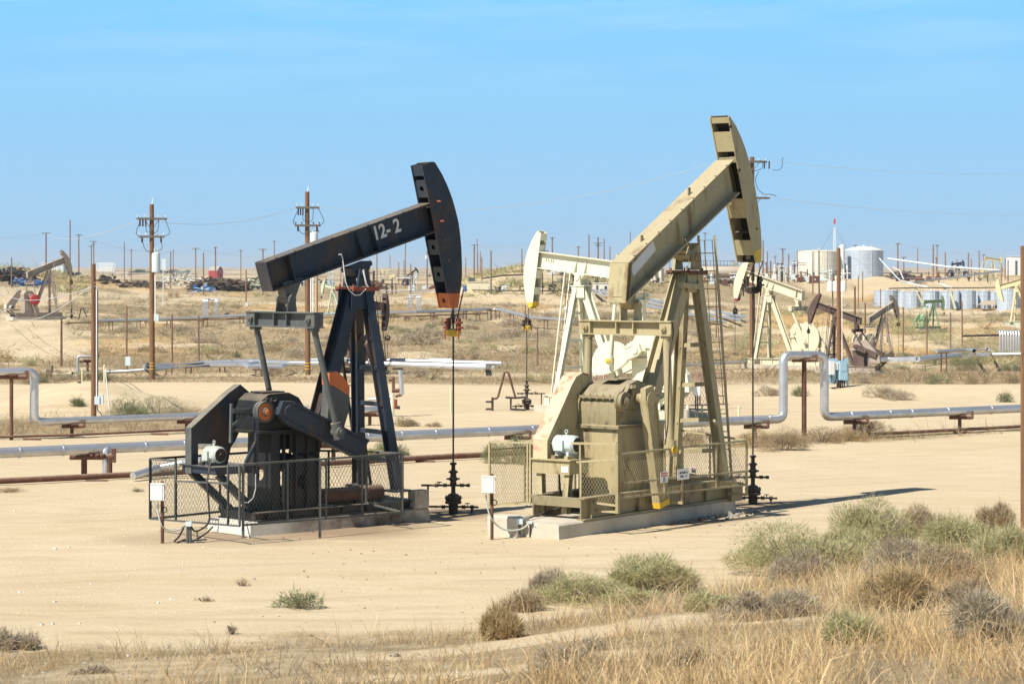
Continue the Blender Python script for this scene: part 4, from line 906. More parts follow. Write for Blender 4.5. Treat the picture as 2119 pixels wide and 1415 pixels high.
# ------------------------------------------------------------------ pump jacks farther off
def genjack(wp,th,s,m,al,phi,label,m2=None,tip=None,weight=None,wm=None,lad=True,motor=True,pinm=None,guardm=None,well=True,shx=0):
    al=R(al); S=(-3.0,5.7); c_,s_=math.cos(al),math.sin(al)
    rot=lambda x,z:(S[0]+x*c_-z*s_,S[1]+x*s_+z*c_)
    e=empty('pumpjack',wp,R(90-th),s,label=label,cat='pump jack',group='pump jacks across the oil field')
    arc=[]
    for i in range(11):
        t=al+R(36)-R(68)*i/10; arc.append((S[0]+3.0*math.cos(t)+.0,S[1]+3.0*math.sin(t)))
    ta=al+R(36); ba=al-R(32)
    bt=(S[0]+2.78*math.cos(ta+.02),S[1]+2.78*math.sin(ta+.02)); bb=(S[0]+2.80*math.cos(ba),S[1]+2.80*math.sin(ba))
    E0=rot(-2.6,.05); SH=(-5.7+shx,2.75); ph=R(phi); d=(math.cos(ph),math.sin(ph)); ww=2.4
    EN=(SH[0]+d[0]*ww,SH[1]+d[1]*ww); PN=(SH[0]+d[0]*1.25,SH[1]+d[1]*1.25)
    eqz=E0[1]-.55; n=(-d[1],d[0])
    cfg=dict(m=m,lo=True,alpha=al,beam=[rot(-2.75,.85),rot(2.3,.85),rot(2.45,.2),rot(-2.9,.2)],hb=.20,stiff=[.1,.5,.6],tapered=1,arc=arc,back=(bt,bb),hv=.22,tip=.055 if tip else 0,tipm=tip or m,
      bp=[(0,.1,0),(.16,.25,0),(.5,.62,0),(.74,.84,0),(.93,1.0,0)],saddle=S,rear=(-5.0,.9),rearw=.36,rear2=0,front=[(-2.4,-.95,.75),(-2.4,.95,.75)],legw=.26,
      eq=(E0[0],eqz),eqw=1.2,eqh=.32,tail=(E0[0],E0[1]-.1),shaft=SH,cend=EN,pin=PN,cv=.80,cw=.46,pv=1.15,pr=.075,pinm=pinm or m,
      gear=[(q_[0]+shx,q_[1]) for q_ in ((-6.5,2.35),(-6.5,3.0),(-6.2,3.35),(-5.4,3.35),(-5.1,2.9),(-5.1,2.35))],gv=.48,ped=(-6.4+shx,-5.2+shx,.5,.6,2.35),gm=m2 or m,skid=(-7.7,-1.6,.75,.3,.75),skm=m2 or m,
      guard=[(q_[0]+shx,q_[1]) for q_ in ((-8.3,1.1),(-8.2,1.8),(-6.9,3.3),(-6.5,3.5),(-6.2,3.2),(-6.25,2.9),(-7.1,1.7),(-7.2,1.1))],guardv=(.5,.75),gdm=guardm or m2 or m,
      bridle=((-.02,bb[1]+.05),0),carz=max(2.2,bb[1]-.9),rodz=.9,carm='yellow' if tip=='yellow' else 'rustdark',clm='rustdark')
    if motor: cfg.update(motor=(-7.8,.2,1.45,.5,.2),plat=(-8.4,-7.2,-.6,.7,1.2,.15))
    if weight:
        up=1 if n[1]>0 else -1; A0_=(EN[0]-d[0]*2.0,EN[1]-d[1]*2.0); L_=1.85
        pl=[(A0_[0]+d[0]*L_*i/14+n[0]*up*(.22+weight*math.sin(math.pi*i/14)**.6),A0_[1]+d[1]*L_*i/14+n[1]*up*(.22+weight*math.sin(math.pi*i/14)**.6)) for i in range(15)]
        pl+=[(A0_[0]+d[0]*L_*i/14-n[0]*up*(.22+weight*.35*math.sin(math.pi*i/14)**.6),A0_[1]+d[1]*L_*i/14-n[1]*up*(.22+weight*.35*math.sin(math.pi*i/14)**.6)) for i in range(14,-1,-1)]
        cfg['weights']=[dict(m=wm or m,v=(.84,1.02),poly=pl)]
    jack(cfg,e)
    if lad:
        near=-1 if math.sin(R(th))>0 else 1
        ladder(e,(-2.15,near*.8,.6),(-2.55,near*.35,7.0 if lad==2 else 6.0),(0,1,0),.38,m,cage=4 if lad==2 else 0,rung=.4)
    k=MB(); k.box((-4.6,0,.08),(7.0,1.7,.42)); k.build('base_block','concrete',e,smooth=False)
    return e
def jk(px,py,th,s,*a,**k):
    p=G(px,py); p.z=H(p.x,p.y); e=genjack(p,th,s,*a,**k)
    if k.get('well',True): pass
    return e,p
WJ,pw=jk(1090,848,-50,.97,'white_cream',6,-22,'cream-white pump jack facing left behind the khaki one, with yellow wrist pins',tip='yellow',weight=.62,pinm='yellow',lad=True,shx=-.85)
text('painted_number','11-11',.22,'blackp',WJ,Matrix.Translation((-1.3,.03,6.42))@Matrix.Rotation(R(-9),4,'Y')@Matrix.Rotation(R(180),4,'Z')@Matrix.Rotation(R(90),4,'X'),.002)
wellhead('wellhead',pw,R(180),'black wellhead below the cream-white pump jack, beside the rusty A-shaped pipe')
_,p=jk(148,660,52,.80,'taupe',20,-70,'grey-brown pump jack with a red gearbox drum on the left rise',m2='taupe',wm='redrust',lad=2); wellhead('wellhead',p,0,'small dark wellhead beside the grey-brown pump jack on the left rise',.8)
for (u,v) in ((-5.4,-.95),):
    k=MB(); k.lathe((u,v,2.3),[(.3,0),(.62,.05),(.62,.35),(.3,.4)],16,(0,-1,0)); k.build('red_drum','redp',_)
_,p=jk(1521,760,-52,.80,'cream',17,215,'cream pump jack facing left with a big pale counterweight, right of the khaki one',tip='redrust',weight=1.1,lad=True)
_,p=jk(1673,770,-58,.55,'brown',18,200,'dark brown pump jack facing left behind the tall wooden pole',m2='taupe',lad=2)
_,p=jk(1859,742,50,.52,'taupe',23,200,'grey-brown pump jack facing right, between the cream pump jack and the silver tanks',m2='taupe',weight=.8,wm='cream',lad=2)
_,p=jk(1954,682,60,.36,'green',2,200,'bright green pump jack in front of the row of silver tanks',weight=.0,lad=False)
_,p=jk(2061,676,-62,.58,'cream2',-16,200,'pale yellow pump jack with a pale green post at the right edge',m2='palegreen',lad=False)
_,p=jk(866,592,60,.60,'bluedark',32,200,'small dark blue pump jack in the distance right of the dark navy beam',lad=False)
_,p=jk(790,580,-75,.7,'cream2',-14,200,'distant pale yellow pump jack left of the small dark blue one',weight=1.2,lad=False)
_,p=jk(1275,566,-60,.55,'cream2',-20,200,'distant cream pump jack on the skyline left of the khaki beam',lad=False)
_,p=jk(1530,566,70,.62,'cream2',-22,200,'distant cream pump jack on the skyline above the tan horizontal tank',lad=False)
_,p=jk(2074,580,75,.6,'cream2',-8,200,'distant pale yellow pump jack near the white building on the right skyline',lad=False)
_,p=jk(1968,576,-80,.42,'bluedark',5,200,'small dark blue pump jack left of a pair on the right horizon',lad=False)
_,p=jk(1996,575,80,.42,'bluedark',10,200,'small dark blue pump jack right of a pair on the right horizon',lad=False)
_,p=jk(802,772,24,.62,'brown',-6,-60,'rust-brown pump jack mostly hidden behind the dark navy samson post',m2='brown',weight=.0,lad=2)
_,p=jk(665,652,-60,.5,'palegreen',10,200,'pale green-cream pump jack on the hillside behind the dark navy post',lad=False)
# ------------------------------------------------------------------ utility poles
ALT={'l':[]}
def pole(px,base,top,wpx,label,m='wood2',arms=(),d=None,extra=None,name='utility_pole'):
    if d is None: g=G(px,base); 
    else: g=Q(px,d)
    g.z=H(g.x,g.y); h=CAMZ-(top-HY)/F*g.y-g.z; r=max(.055,wpx/2/F*g.y)
    e=bpy.data.objects.new(name,None); C.objects.link(e); e.location=g; tag(e,label,'utility pole' if name=='utility_pole' else 'post','poles and posts across the oil field')
    k=MB(); lean=random.uniform(-.004,.004)*h; k.tube((0,0,-.4),(lean,0,h),r*1.08,12,r2=r*.82); k.build('pole_shaft',m,e)
    for (ay,hw) in arms:
        z=CAMZ-(ay-HY)/F*g.y-g.z; w=hw/F*g.y; yaw=random.uniform(.15,.5); a=Vector((math.cos(yaw),math.sin(yaw),0))*w/math.cos(yaw)
        k=MB(); k.bar((-a.x,-a.y-r,z),(a.x,a.y-r,z),max(.09,r*.7),max(.11,r*.8))
        if w>.7: k.bar((-a.x*.5,-a.y*.5-r,z),(0,-r,z-.6),.03,.03); k.bar((a.x*.5,a.y*.5-r,z),(0,-r,z-.6),.03,.03)
        ar=k.build('crossarm','woodgrey',e,smooth=False); k=MB()
        for t in (-.92,-.45,.45,.92): k.lathe((a.x*t,a.y*t-r,z+.05),[(.02,0),(.02,.06),(.045,.07),(.03,.1),(.045,.12),(.02,.15)],8)
        each(k,'insulator','transf' if random.random()<.5 else 'rustdark',ar)
    return e,g,h,r
def onp(g,py): return CAMZ-(py-HY)/F*g.y-g.z
# big near poles
e,g,h,r=pole(194,862,546,11,'thick brown wooden pole with a white conduit and grey meter box, behind the left pipeline','wood')
k=MB(); k.tube((r+.02,-.06,onp(g,835)),(r+.02,-.06,onp(g,592)),.028,8); k.build('conduit','white',e); k=MB(); k.tube((r+.06,-.04,onp(g,835)),(r+.06,-.04,onp(g,600)),.02,8); k.build('cable','blackrubber',e)
k=MB(); k.box((.16,-.12,onp(g,828)),(.20,.14,.32)); k.box((.32,-.08,onp(g,826)),(.16,.14,.38)); k.build('meter_box','transf',e,smooth=False); k=MB(); k.path([(.15,-.1,onp(g,836)),(.17,-.1,onp(g,848)),(.3,-.1,onp(g,855)),(.35,0,onp(g,862))],.02,6); k.build('cable','blackrubber',e)
def bigpole(px,base,top,arms,label,trx,try_,boxy,conx,w=11):
    e,g,h,r=pole(px,base,top,w,label,'wood',arms=arms)
    s=g.y/F
    k=MB(); x=(trx-px)*s; z=onp(g,try_); k.lathe((x,-.05,z-.52),[(.19,0),(.215,.03),(.215,.95),(.20,1.0),(.06,1.04)],20); k.tube((x-.08,-.05,z+.5),(x-.08,-.05,z+.75),.03,8); k.tube((x+.08,-.05,z+.5),(x+.08,-.05,z+.75),.03,8); k.bar((0,0,z+.3),(x,0,z+.3),.08,.06); t=k.build('transformer','transf',e)
    k=MB(); k.tube((r+.03,-.08,onp(g,boxy)),(r+.03,-.08,onp(g,try_+25)),.035,8); k.tube((0,0,h),(0.03,0,h+.35),.03,8,r2=.01); k.build('conduit','white',e)
    k=MB(); k.box((r+.1,-.12,onp(g,boxy)),(.24,.16,.36)); k.build('meter_box','transf',e,smooth=False)
    k=MB(); 
    for yb in (751,757,763): k.tube((0,0,onp(g,yb)-.02),(0,0,onp(g,yb)+.02),r*1.1,16)
    each(k,'yellow_band','yellow',e)
    k=MB(); a0,a1=arms[0][0],arms[1][0]; w0=arms[0][1]*s; w1=arms[1][1]*s
    for (A,Bp,sg) in (((-w0*.7,a0),(-w1*.9,a1),-.25),((-w0*.4,a0+8),(0,a0+26),-.1),((w0*.5,a0),(.02,a0+30),.1),((w1*.7,a1),(x,try_-24),.2),((-w1*.8,a1+4),(x-.1,try_-22),-.1),((w0*.9,a0),(w1*.9,a1),.3)):
        a=Vector((A[0],-.2,onp(g,A[1]))); b=Vector((Bp[0],-.15,onp(g,Bp[1]))); m_=(a+b)/2+Vector((sg,0,-.25)); k.path(smooth([a,m_,b]),.016,5)
    each(k,'jumper_wire','blackrubber',e)
    k=MB()
    for q in (-.8,-.6,-.4): k.tube((w0*q,-.22,onp(g,a0+2)),(w0*q,-.22,onp(g,a0+16)),.04,8)
    for q in (-.75,.75): k.tube((w1*q,-.22,onp(g,a1+2)),(w1*q,-.22,onp(g,a1+12)),.05,8)
    each(k,'fuse_cutout','rustdark',e); return e,g
PL1=bigpole(315,785,423,[(453,30),(490,26)],'tall wooden power pole with two crossarms and a pale transformer, left third of the view',323,543,657,3)
PL2=bigpole(637,776,397,[(430,24),(467,26)],'tall wooden power pole with two crossarms behind the dark navy beam',650,500,655,3)
k=MB(); k.box((.05,0,0),(.45,.08,1.15)); o=k.build('louvred_panel','transf',None,smooth=False); o.location=D(338,547,260); o.location.z+=0; 
tag(o,'pale louvred steel frame standing in the distance just right of the transformer','steel frame'); k=MB(); k.tube((0,0,-4.5),(0,0,-.5),.06,8); k.build('support_post','transf',o)
PL3=pole(1557,756,325,11,'tall dark wooden power pole behind the khaki head, with wires and a white crossarm','wood',arms=[(335,30),(410,36)])
e,g=PL3[0],PL3[1]
k=MB(); 
for pts in (((1545,350),(1560,354),(1574,350),(1578,340),(1572,332)),((1570,356),(1563,370),(1567,390),(1580,402),(1595,403),(1606,406)),((1598,352),(1612,352),(1618,343),(1618,330),(1622,327))): k.path(smooth([Vector(((a-1557)/F*g.y,-.2,onp(g,b))) for a,b in pts]),.018,5)
k.build('jumper_wire','blackrubber',e); k=MB()
for a in (1581,1591): k.tube(((a-1557)/F*g.y,-.2,onp(g,334)),((a-1557)/F*g.y,-.2,onp(g,350)),.045,8)
each(k,'fuse_cutout','rustdark',e)
e,g,h,r=pole(1736,802,513,9.5,'tall brown wooden pole rising behind the pale blue electrical panel','wood')
k=MB(); k.tube((r+.03,-.05,.5),(r+.03,-.05,h*.85),.02,8); k.build('conduit','white',e)
e,g,h,r=pole(2120,1092,509,15,'thick red-brown wooden pole cut off by the right edge of the view','wood')
k=MB(); k.tube((r*.3,-r-.02,0),(r*.3,-r-.02,h*.78),.02,8); k.build('conduit','transf',e)
pole(2119,700,568,9,'white painted pole beside the right edge pole','white',d=70,name='post') if False else None
PO=[ # px, base, top, width, label, kind, arms, dist
(127,757,660,5,'short thick brown post standing on the slope left of the tall conduit pole','wood',(),0),
(262,773,632,4,'slim brown post with small grey boxes at the left end of the silver pipes','wood2',(),0),
(356,750,650,4,'slim brown post right of the transformer pole','wood2',(),0),
(411,749,654,4,'slim brown post below the four-pipe silver loop','wood2',(),0),
(95,0,482,3.4,'brown pole with a T crossarm behind the grey-brown pump jack','wood2',((483,8),),420),
(145,0,455,3,'tall plain brown pole behind the head of the grey-brown pump jack','wood2',(),330),
(163,0,485,3,'pole with a small crossarm right of the tall plain one on the left skyline','wood2',((486,6),),480),
(189,0,506,2.5,'left pole of the thin pair with crossarms on the left horizon','wood2',((510,5),),620),
(194,0,500,2.5,'right pole of the thin pair with double crossarms on the left horizon','wood2',((500,7),(506,5)),600),
(24,597,533,3,'short grey pole standing in front of the scrap heap at the far left','woodgrey',(),0),
(405,0,513,2.5,'thin pole with a T crossarm left of the red barn','wood2',((514,8),),560),
(421,610,523,3,'brown pole standing in front of the red barn','wood2',(),0),
(446,0,511,3,'pole with a short crossarm just behind the red barn roof','wood2',((512,4),),540),
(353,0,520,2.5,'thin pole right of the pale transformer','wood2',(),520),
(509,634,558,3,'slim pole with a small box just left of the dark navy beam end','wood2',(),0),
(544,0,515,3,'pole with a T crossarm above the rear end of the dark navy beam','wood2',((516,9),),430),
(655,700,556,7,'pale tan wooden pole behind the dark navy samson post','woodpale',(),0),
(648,0,540,3,'thin white pole beside the double crossarm pole','white',(),260),
(765,574,536,2.5,'first thin pole right of the dark navy post','wood2',(),0),
(780,582,520,2.5,'second, taller thin pole right of the dark navy post','wood2',(),0),
(807,562,528,2,'thin pole above the distant pale yellow pump jack','wood2',(),0),
(825,588,542,2.2,'thin pole in front of the distant pale yellow pump jack','wood2',(),0),
(836,583,538,2.2,'thin pole left of the small dark blue pump jack','wood2',(),0),
(850,612,546,2.6,'slim pole standing in front of the small dark blue pump jack','wood2',(),0),
(884,598,519,2.8,'pole with a white transformer left of the dark navy head','wood2',(),0),
(981,577,506,3,'orange-brown pole with a T crossarm right of the dark navy head','wood',((507,6),),0),
(997,586,532,2.6,'slim pole between the T pole and the grey pole near the scrubby knoll','wood2',(),0),
(1016,610,518,3.4,'grey wooden pole in front of the pale box by the scrubby knoll','woodgrey',(),0),
(1080,0,515,2.6,'thin pole on the scrubby knoll left of the cream-white head','wood2',(),430),
(1112,757,678,3.2,'slim rusty post right of the thin rod of the cream-white pump jack','wood2',(),0),
(1143,0,491,3,'pole with a T crossarm on the skyline right of the cream-white head','wood2',((492,5),),520),
(1197,0,510,2.8,'short pole with a T crossarm on the skyline above the cream-white beam','wood2',((511,6),),560),
(1219,0,485,2.8,'tall plain pole above the cream-white saddle','wood2',(),520),
(1238,0,491,3.4,'dark pole with two crossarms above the cream-white beam','wood2',((503,10),(508,6)),500),
(1250,0,494,2.4,'thin plain pole right of the dark double crossarm pole','wood2',(),520),
(1262,0,510,2.2,'thin short pole left of the cream skyline pump jack','wood2',(),500),
(1170,634,575,2.2,'slim rusty post between the cream-white samson post and its head','wood2',(),0),
(1333,722,598,4.0,'brown post with wires seen through the khaki equalizer','wood',(),0),
(1412,640,550,2.4,'slim rusty post behind the khaki samson legs','wood2',(),0),
(1440,0,510,3,'pole with a T crossarm right of the khaki samson post','wood2',((511,5),),480),
(1579,0,497,3,'pole with hanging insulators right of the khaki head tip','wood2',(),440),
(1588,0,520,2.5,'shorter pole of the pair right of the khaki head tip','wood2',(),440),
(1620,580,514,3,'pole with a T crossarm above the white tank group','wood2',((516,6),),0),
(1632,586,526,3,'thick brown pole left of the cream storage tank','wood2',(),0),
(1650,578,519,2.6,'thin dark pole at the left edge of the cream storage tank','wood2',(),0),
(1682,608,520,2.8,'pole standing in front of the cream storage tank','wood2',(),0),
(1695,611,517,2.8,'dark pole in front of the middle of the cream storage tank','rustdark',(),0),
(1723,664,575,3.0,'slim pole carrying three white transformers','wood2',(),0),
(1769,746,593,4.6,'orange-brown pole standing right of the brown pump jack','wood',(),0),
(1790,746,627,3.6,'red-brown pole with a wire beside the grey-brown pump jack','wood',(),0),
(1776,638,570,2.4,'left slim post of a pair below the silver storage tank','wood2',(),0),
(1785,623,562,2.4,'right slim post of a pair below the silver storage tank','wood2',(),0),
(1822,644,598,2.4,'slim post in front of the left silver small tank','wood2',(),0),
(1836,708,655,3,'rusty post behind the beam of the right grey-brown pump jack','wood2',(),0),
(1869,736,636,3.4,'grey-brown post right of the head of the right grey-brown pump jack','wood2',(),0),
(1918,738,643,3.0,'red-brown post on the scrub slope below the green pump jack','wood2',(),0),
(1967,722,646,3.0,'grey post on the scrub slope right of the green pump jack','woodgrey',(),0),
(1991,718,624,3.2,'red-brown post standing right of the grey post below the small tanks','wood2',(),0),
(1858,0,503,3.2,'tall pole with a T crossarm right of the silver storage tank','wood2',((504,6),),430),
(1870,0,532,2.6,'short pole with a crossarm right of the silver storage tank','wood2',((533,6),),500),
(1931,0,506,3.2,'tall red-brown pole over the sloping white pipe','wood2',(),430),
(1956,0,522,2.8,'brown pole right of the tall red-brown one above the sloping pipe','wood2',(),440),
(2004,0,523,3.2,'thick brown pole behind the sloping pipe near the right','wood2',(),430),
(2010,0,535,2.2,'thin pole touching the thick brown one near the right','wood2',(),450),
(2026,0,518,2.4,'thin reddish pole above the distant yellow beam','wood2',(),430),
(2080,0,535,2.2,'thin pole left of the white building','wood2',(),440),
(2086,637,538,2.8,'brown pole in front of the right small tanks','wood2',(),0),
(2072,600,545,2.2,'slim post at the end of the long sloping pipes','wood2',(),0),
(1482,700,560,3.0,'brown post seen behind the khaki ladder','wood2',(),0),
(1643,748,690,3.6,'rusty post behind the cream pump jack counterweight','wood2',(),0),
(1655,745,692,3.4,'second rusty post behind the cream pump jack counterweight','wood2',(),0),
]
for (px_,b_,t_,w_,lab,m_,ar,d_) in PO:
    e,g,h,r=pole(px_,b_,t_,w_,lab,m_,ar,d_ or None,name='post' if (h_:=((b_ or 560)-t_)) and not ar and b_>640 else 'utility_pole')
    if px_ in (509,262): k=MB(); k.box((.1,-.1,onp(g,t_+ (72 if px_==509 else 115))),(.28,.16,.5)); k.build('meter_box','transf',e,smooth=False)
    if px_==884: k=MB(); k.lathe((-.15,-.1,onp(g,536)),[(.2,0),(.22,.03),(.22,.6),(.1,.65)],14); k.build('transformer','white',e)
    if px_==1723:
        for a in (1717,1729,1745): k=MB(); x=(a-px_)/F*g.y; k.lathe((x,-.2,onp(g,603)),[(.22,0),(.25,.03),(.25,.8),(.1,.9)],14); k.build('transformer','white',e)
        k=MB(); k.bar(((1713-px_)/F*g.y,-.05,onp(g,590)),((1750-px_)/F*g.y,-.05,onp(g,590)),.1,.12); k.build('crossarm','woodgrey',e)
rp=random.Random(21)
for i in range(26):
    px_=rp.choice([rp.uniform(60,900),rp.uniform(900,1450),rp.uniform(1450,2110),rp.uniform(1450,2110)]); d_=rp.uniform(430,900); tp_=HY-rp.uniform(4,9)*F/d_*.9+8
    pole(px_,0,tp_,2.0,'distant thin pole on the skyline, one of many alike','wood2',((tp_+2,4),) if rp.random()<.4 else (),d_)
# short cream markers & leaning stakes
for (px_,b_,t_,w_,lab,m_) in ((933,853,808,4,'short cream post standing on the sand between the two near pump jacks','yel_thin'),(1529,872,843,5,'short cream post behind the khaki ladder foot','yel_thin'),(1423,868,842,6,'stubby cream bollard behind the khaki samson legs','white_cream'),(1453,862,842,4,'thin yellow bollard right of the stubby cream one','yel_thin'),(230,865,768,2.6,'thin white stake leaning in the green brush near the conduit pole','white'),(216,792,758,4,'short yellow pipe stub on the left slope','yel_thin'),(170,790,766,3,'short yellow post by the left valve group','yel_thin')):
    g=G(px_,b_); h=CAMZ-(t_-HY)/F*g.y-g.z; k=MB(); r=w_/2/F*g.y; ln=-.12*h if px_==230 else 0; k.tube((0,0,-.2),(ln,0,h),r,10); k.lathe((ln,0,h),[(r*1.1,0),(r*1.1,.05),(r*.3,.08)],10); o=k.build('marker_post',m_,None); o.location=g; tag(o,lab,'marker post','poles and posts across the oil field')
# overhead wires
def wire(a,b,sag,label,r=.018,m='wirepale'):
    a=Vector(a); b=Vector(b); pts=[a.lerp(b,t/16)-Vector((0,0,sag*4*(t/16)*(1-t/16))) for t in range(17)]
    k=MB(); k.path(pts,r,5); o=k.build('power_line',m,None); tag(o,label,'power line','overhead wires'); return o
for (a,b,s_,lab) in (
 (D(289,453,128),D(618,428,136),.6,'overhead wire between the two tall crossarm poles, upper'),
 (D(-60,487,330),D(95,483,420),.5,'overhead wire at the left edge running to the T pole'),
 (D(95,483,420),D(289,456,128),1.0,'overhead wire from the left T pole to the transformer pole'),
 (D(163,486,480),D(405,514,560),2.0,'sagging overhead wire over the left horizon'),
 (D(405,514,560),D(640,524,600),1.5,'overhead wire above the red barn'),
 (D(0,606,210),D(196,592,96),.6,'pale wire slung from the left edge to the conduit pole, upper'),
 (D(0,641,215),D(196,585,96),1.2,'pale wire slung low in front of the grey-brown pump jack'),
 (D(1590,333,140),D(2300,350,150),.5,'pale overhead wire leading right from the pole behind the khaki head, upper'),
 (D(1605,410,140),D(2300,438,150),.5,'pale overhead wire leading right from the pole behind the khaki head, lower'),
 (D(660,428,136),D(1470,338,140),1.2,'faint overhead wire between the tall pole and the khaki head'),
 (D(1440,511,480),D(1858,505,430),3,'distant overhead wire above the storage tanks'),
 (D(1858,505,430),D(2300,512,460),2,'distant overhead wire right of the silver storage tank'),
 (D(1632,540,380),D(2110,548,380),1.5,'distant wires across the front of the storage tanks, upper'),
 (D(1632,550,370),D(2110,560,370),1.5,'distant wires across the front of the storage tanks, lower'),
 (D(981,508,430),D(1143,492,520),1.0,'distant overhead wire over the scrubby knoll')):
    wire(a,b,s_,lab,r=.010 if a.y<160 else .02)
# ------------------------------------------------------------------ pipelines
def pipe(pts,r,m,label,name='pipeline',sup=(),supm='rust',n=14,group='pipelines across the field',fl=()):
    k=MB(); k.path(pts,r,n); e=bpy.data.objects.new(name,None); C.objects.link(e); o0=Vector(pts[0]); e.location=(o0.x,o0.y,H(o0.x,o0.y)); L=e.location.copy()
    tag(e,label,'pipeline',group); k.v=[tuple(Vector(v)-L) for v in k.v]; p=k.build('pipe_run',m,e)
    if fl:
        k=MB()
        for (a,b) in fl: k.tube(Vector(a)-L,Vector(b)-L,r*1.12,n)
        k.build('joint_band','silver' if m=='silver' else m,p)
    for s_ in sup: support(e,L,supm,*s_)
    return e,L
def support(e,L,m,p,top,w,kind='T'):
    p=Vector(p)-L; g=H(p.x+L.x,p.y+L.y)-L.z; t=top-L.z; k=MB(); ax=Vector((math.cos(.55),math.sin(.55),0)); cr=Vector((-ax.y,ax.x,0))
    c=Vector((p.x,p.y,t-.09)); hw=w/2
    if kind=='T':
        k.tube((p.x,p.y,g-.3),(p.x,p.y,t-.09),.065,10); a=c-Vector((hw,0,0)); b=c+Vector((hw*1.2,.0,0)); k.tube(a,b,.075,10); k.box(b+Vector((.0,0,.09)),(.09,.1,.28)); k.box((p.x,p.y,t-.02),(.4,.3,.05))
    elif kind=='H':
        k.tube(c-Vector((hw,0,0)),c+Vector((hw,0,0)),.085,10); k.box(c+Vector((hw,0,.04)),(.12,.12,.4))
        for q in (-.35,.8): k.tube((p.x+q*hw,p.y,g-.3),(p.x+q*hw,p.y,t-.09),.085,10)
        for i in range(5): k.box((p.x-hw*.5+i*.16*hw*1.6,p.y-.02,t-.02),(.1,.3,.06))
    else:
        k.tube((p.x-.15,p.y,g-.3),(p.x-.15,p.y,t-.05),.04,6); k.tube((p.x+.15,p.y,g-.3),(p.x+.15,p.y,t-.05),.04,6); k.box((p.x,p.y,t-.05),(.6,.12,.08))
    k.build('pipe_support',m,e)
A0=Z(0,937,.8); A1=Z(2110,845,.8); dr=(A1-A0)
def mp(px):   # point of the main line at a pixel column
    t=((px-CX)/F*A0.y-A0.x)/(dr.x-(px-CX)/F*dr.y); return A0+dr*t
def up(p,py): return Vector((p.x,p.y,CAMZ-(py-HY)/F*p.y))
def elbow(a,c,b,r=.28):   # rounded corner points
    a=Vector(a);b=Vector(b);c=Vector(c); u=(a-c).normalized()*r; w=(b-c).normalized()*r; out=[]
    for i in range(6):
        t=i/5; out.append(c+u*(1-t)**2+w*t**2)
    return out
P_=[mp(-500)]; q1,q2=mp(1621),mp(1706); t1,t2=up(q1,735),up(q2,735)
P_+=elbow(mp(-500),q1,t1)+elbow(q1,t1,t2)+elbow(t1,t2,q2)+elbow(t2,q2,mp(2600))+[mp(2600)]
sp=[]
for (px_,w_,kd) in ((190,1.25,'H'),(-120,1.2,'H'),(690,1.1,'T'),(1068,.75,'T'),(1562,.75,'T'),(1768,.75,'T'),(1986,.75,'T'),(2200,.75,'T')): p=mp(px_); sp.append((p,p.z-.135,w_,kd))
e,L=pipe(P_,.15,'silver','big silver pipeline crossing the whole view, stepping up in a square loop at the right',sup=sp,fl=[(mp(a)-dr.normalized()*.025,mp(a)+dr.normalized()*.025) for a in (-60,40,130,300,380,560,760,830,900,1010,1100,1180,1330,1480,1590,1760,1840,1885,1960,2050)])
pm=mp(1664); k=MB(); b=Vector((pm.x,pm.y,H(pm.x,pm.y)-.3))-L; t=up(pm,747)-L; k.tube(b,t,.085,10); k.tube(t-Vector((.42,0,-.03)),t+Vector((.42,0,.03)),.07,10); k.box(t+Vector((.42,0,.1)),(.09,.1,.26)); k.box(t+Vector((0,0,.06)),(.3,.3,.08)); k.build('tall_loop_post','rust',e)
# branch off the main line that turns down to the ground
b0=mp(222); b1=Vector((b0.x+.05,b0.y-.1,.05)); pipe([b0+Vector((0,-.05,.0)),b0+Vector((0,-.2,-.1)),b0+Vector((0,-.22,-.3)),Vector((b0.x,b0.y-.22,-.2))],.105,'silver','silver branch pipe dropping from the big pipeline at the left')
pipe([Z(275,985,.15),Z(330,968,.3),Z(380,957,.45),Z(420,950,.6)],.11,'silver','silver pipe slanting out of the ground behind the dark mesh fence')
# second silver line with drop loop (double riser)
B0=Z(72,873,.6); B1=Z(785,847,.6); bd=B1-B0
tp=up(B0,768); pipe([up(B0,766)+Vector((-8,-3.4,0))]+elbow(tp+Vector((-8,-3.4,0)),tp,B0)+elbow(tp,B0,B1)+[B1],.13,'silver','silver pipeline with a drop at the left, running behind the dark navy pump jack',
  sup=[(B0.lerp(B1,f),B0.lerp(B1,f).z-.1,.7,'T') for f in (.10,.42,.7,.97)]+[(up(B0,766)+Vector((-.75,-.3,0)),tp.z-.1,.9,'T')])
s2=Vector((-.16,.35,0)); pipe([tp+s2+Vector((0,0,-.05)),B0+s2],.085,'silver','second silver riser behind the left drop loop')
pipe([Z(-300,912,.12),Z(140,900,.12),Z(382,889,.14)],.045,'rust','thin rusty pipe running along the ground at the left',sup=[(Z(66,903,.12),.08,.3,'L'),(Z(330,893,.12),.08,.3,'L')])
pipe([Z(-600,1010,.12),Z(0,995,.12),Z(310,980,.12),Z(500,968,.13),Z(960,942,.14),Z(1160,933,.15)],.085,'rust','long rusty red pipe lying along the ground behind the pump jacks',sup=[(Z(x_,y_,.12),.06,.3,'L') for x_,y_ in ((200,987),(640,962),(880,948))])
pipe([Z(1800,898,.14),Z(1960,890,.14),Z(2110,882,.15),Z(2500,866,.15)],.06,'rust','rusty red pipe along the ground at the right under the silver pipeline',sup=[(Z(1990,889,.12),.06,.3,'L')])
pipe([Z(560,842,.5),Z(640,841,.5)],.05,'silver','short silver pipe end behind the dark navy belt guard')
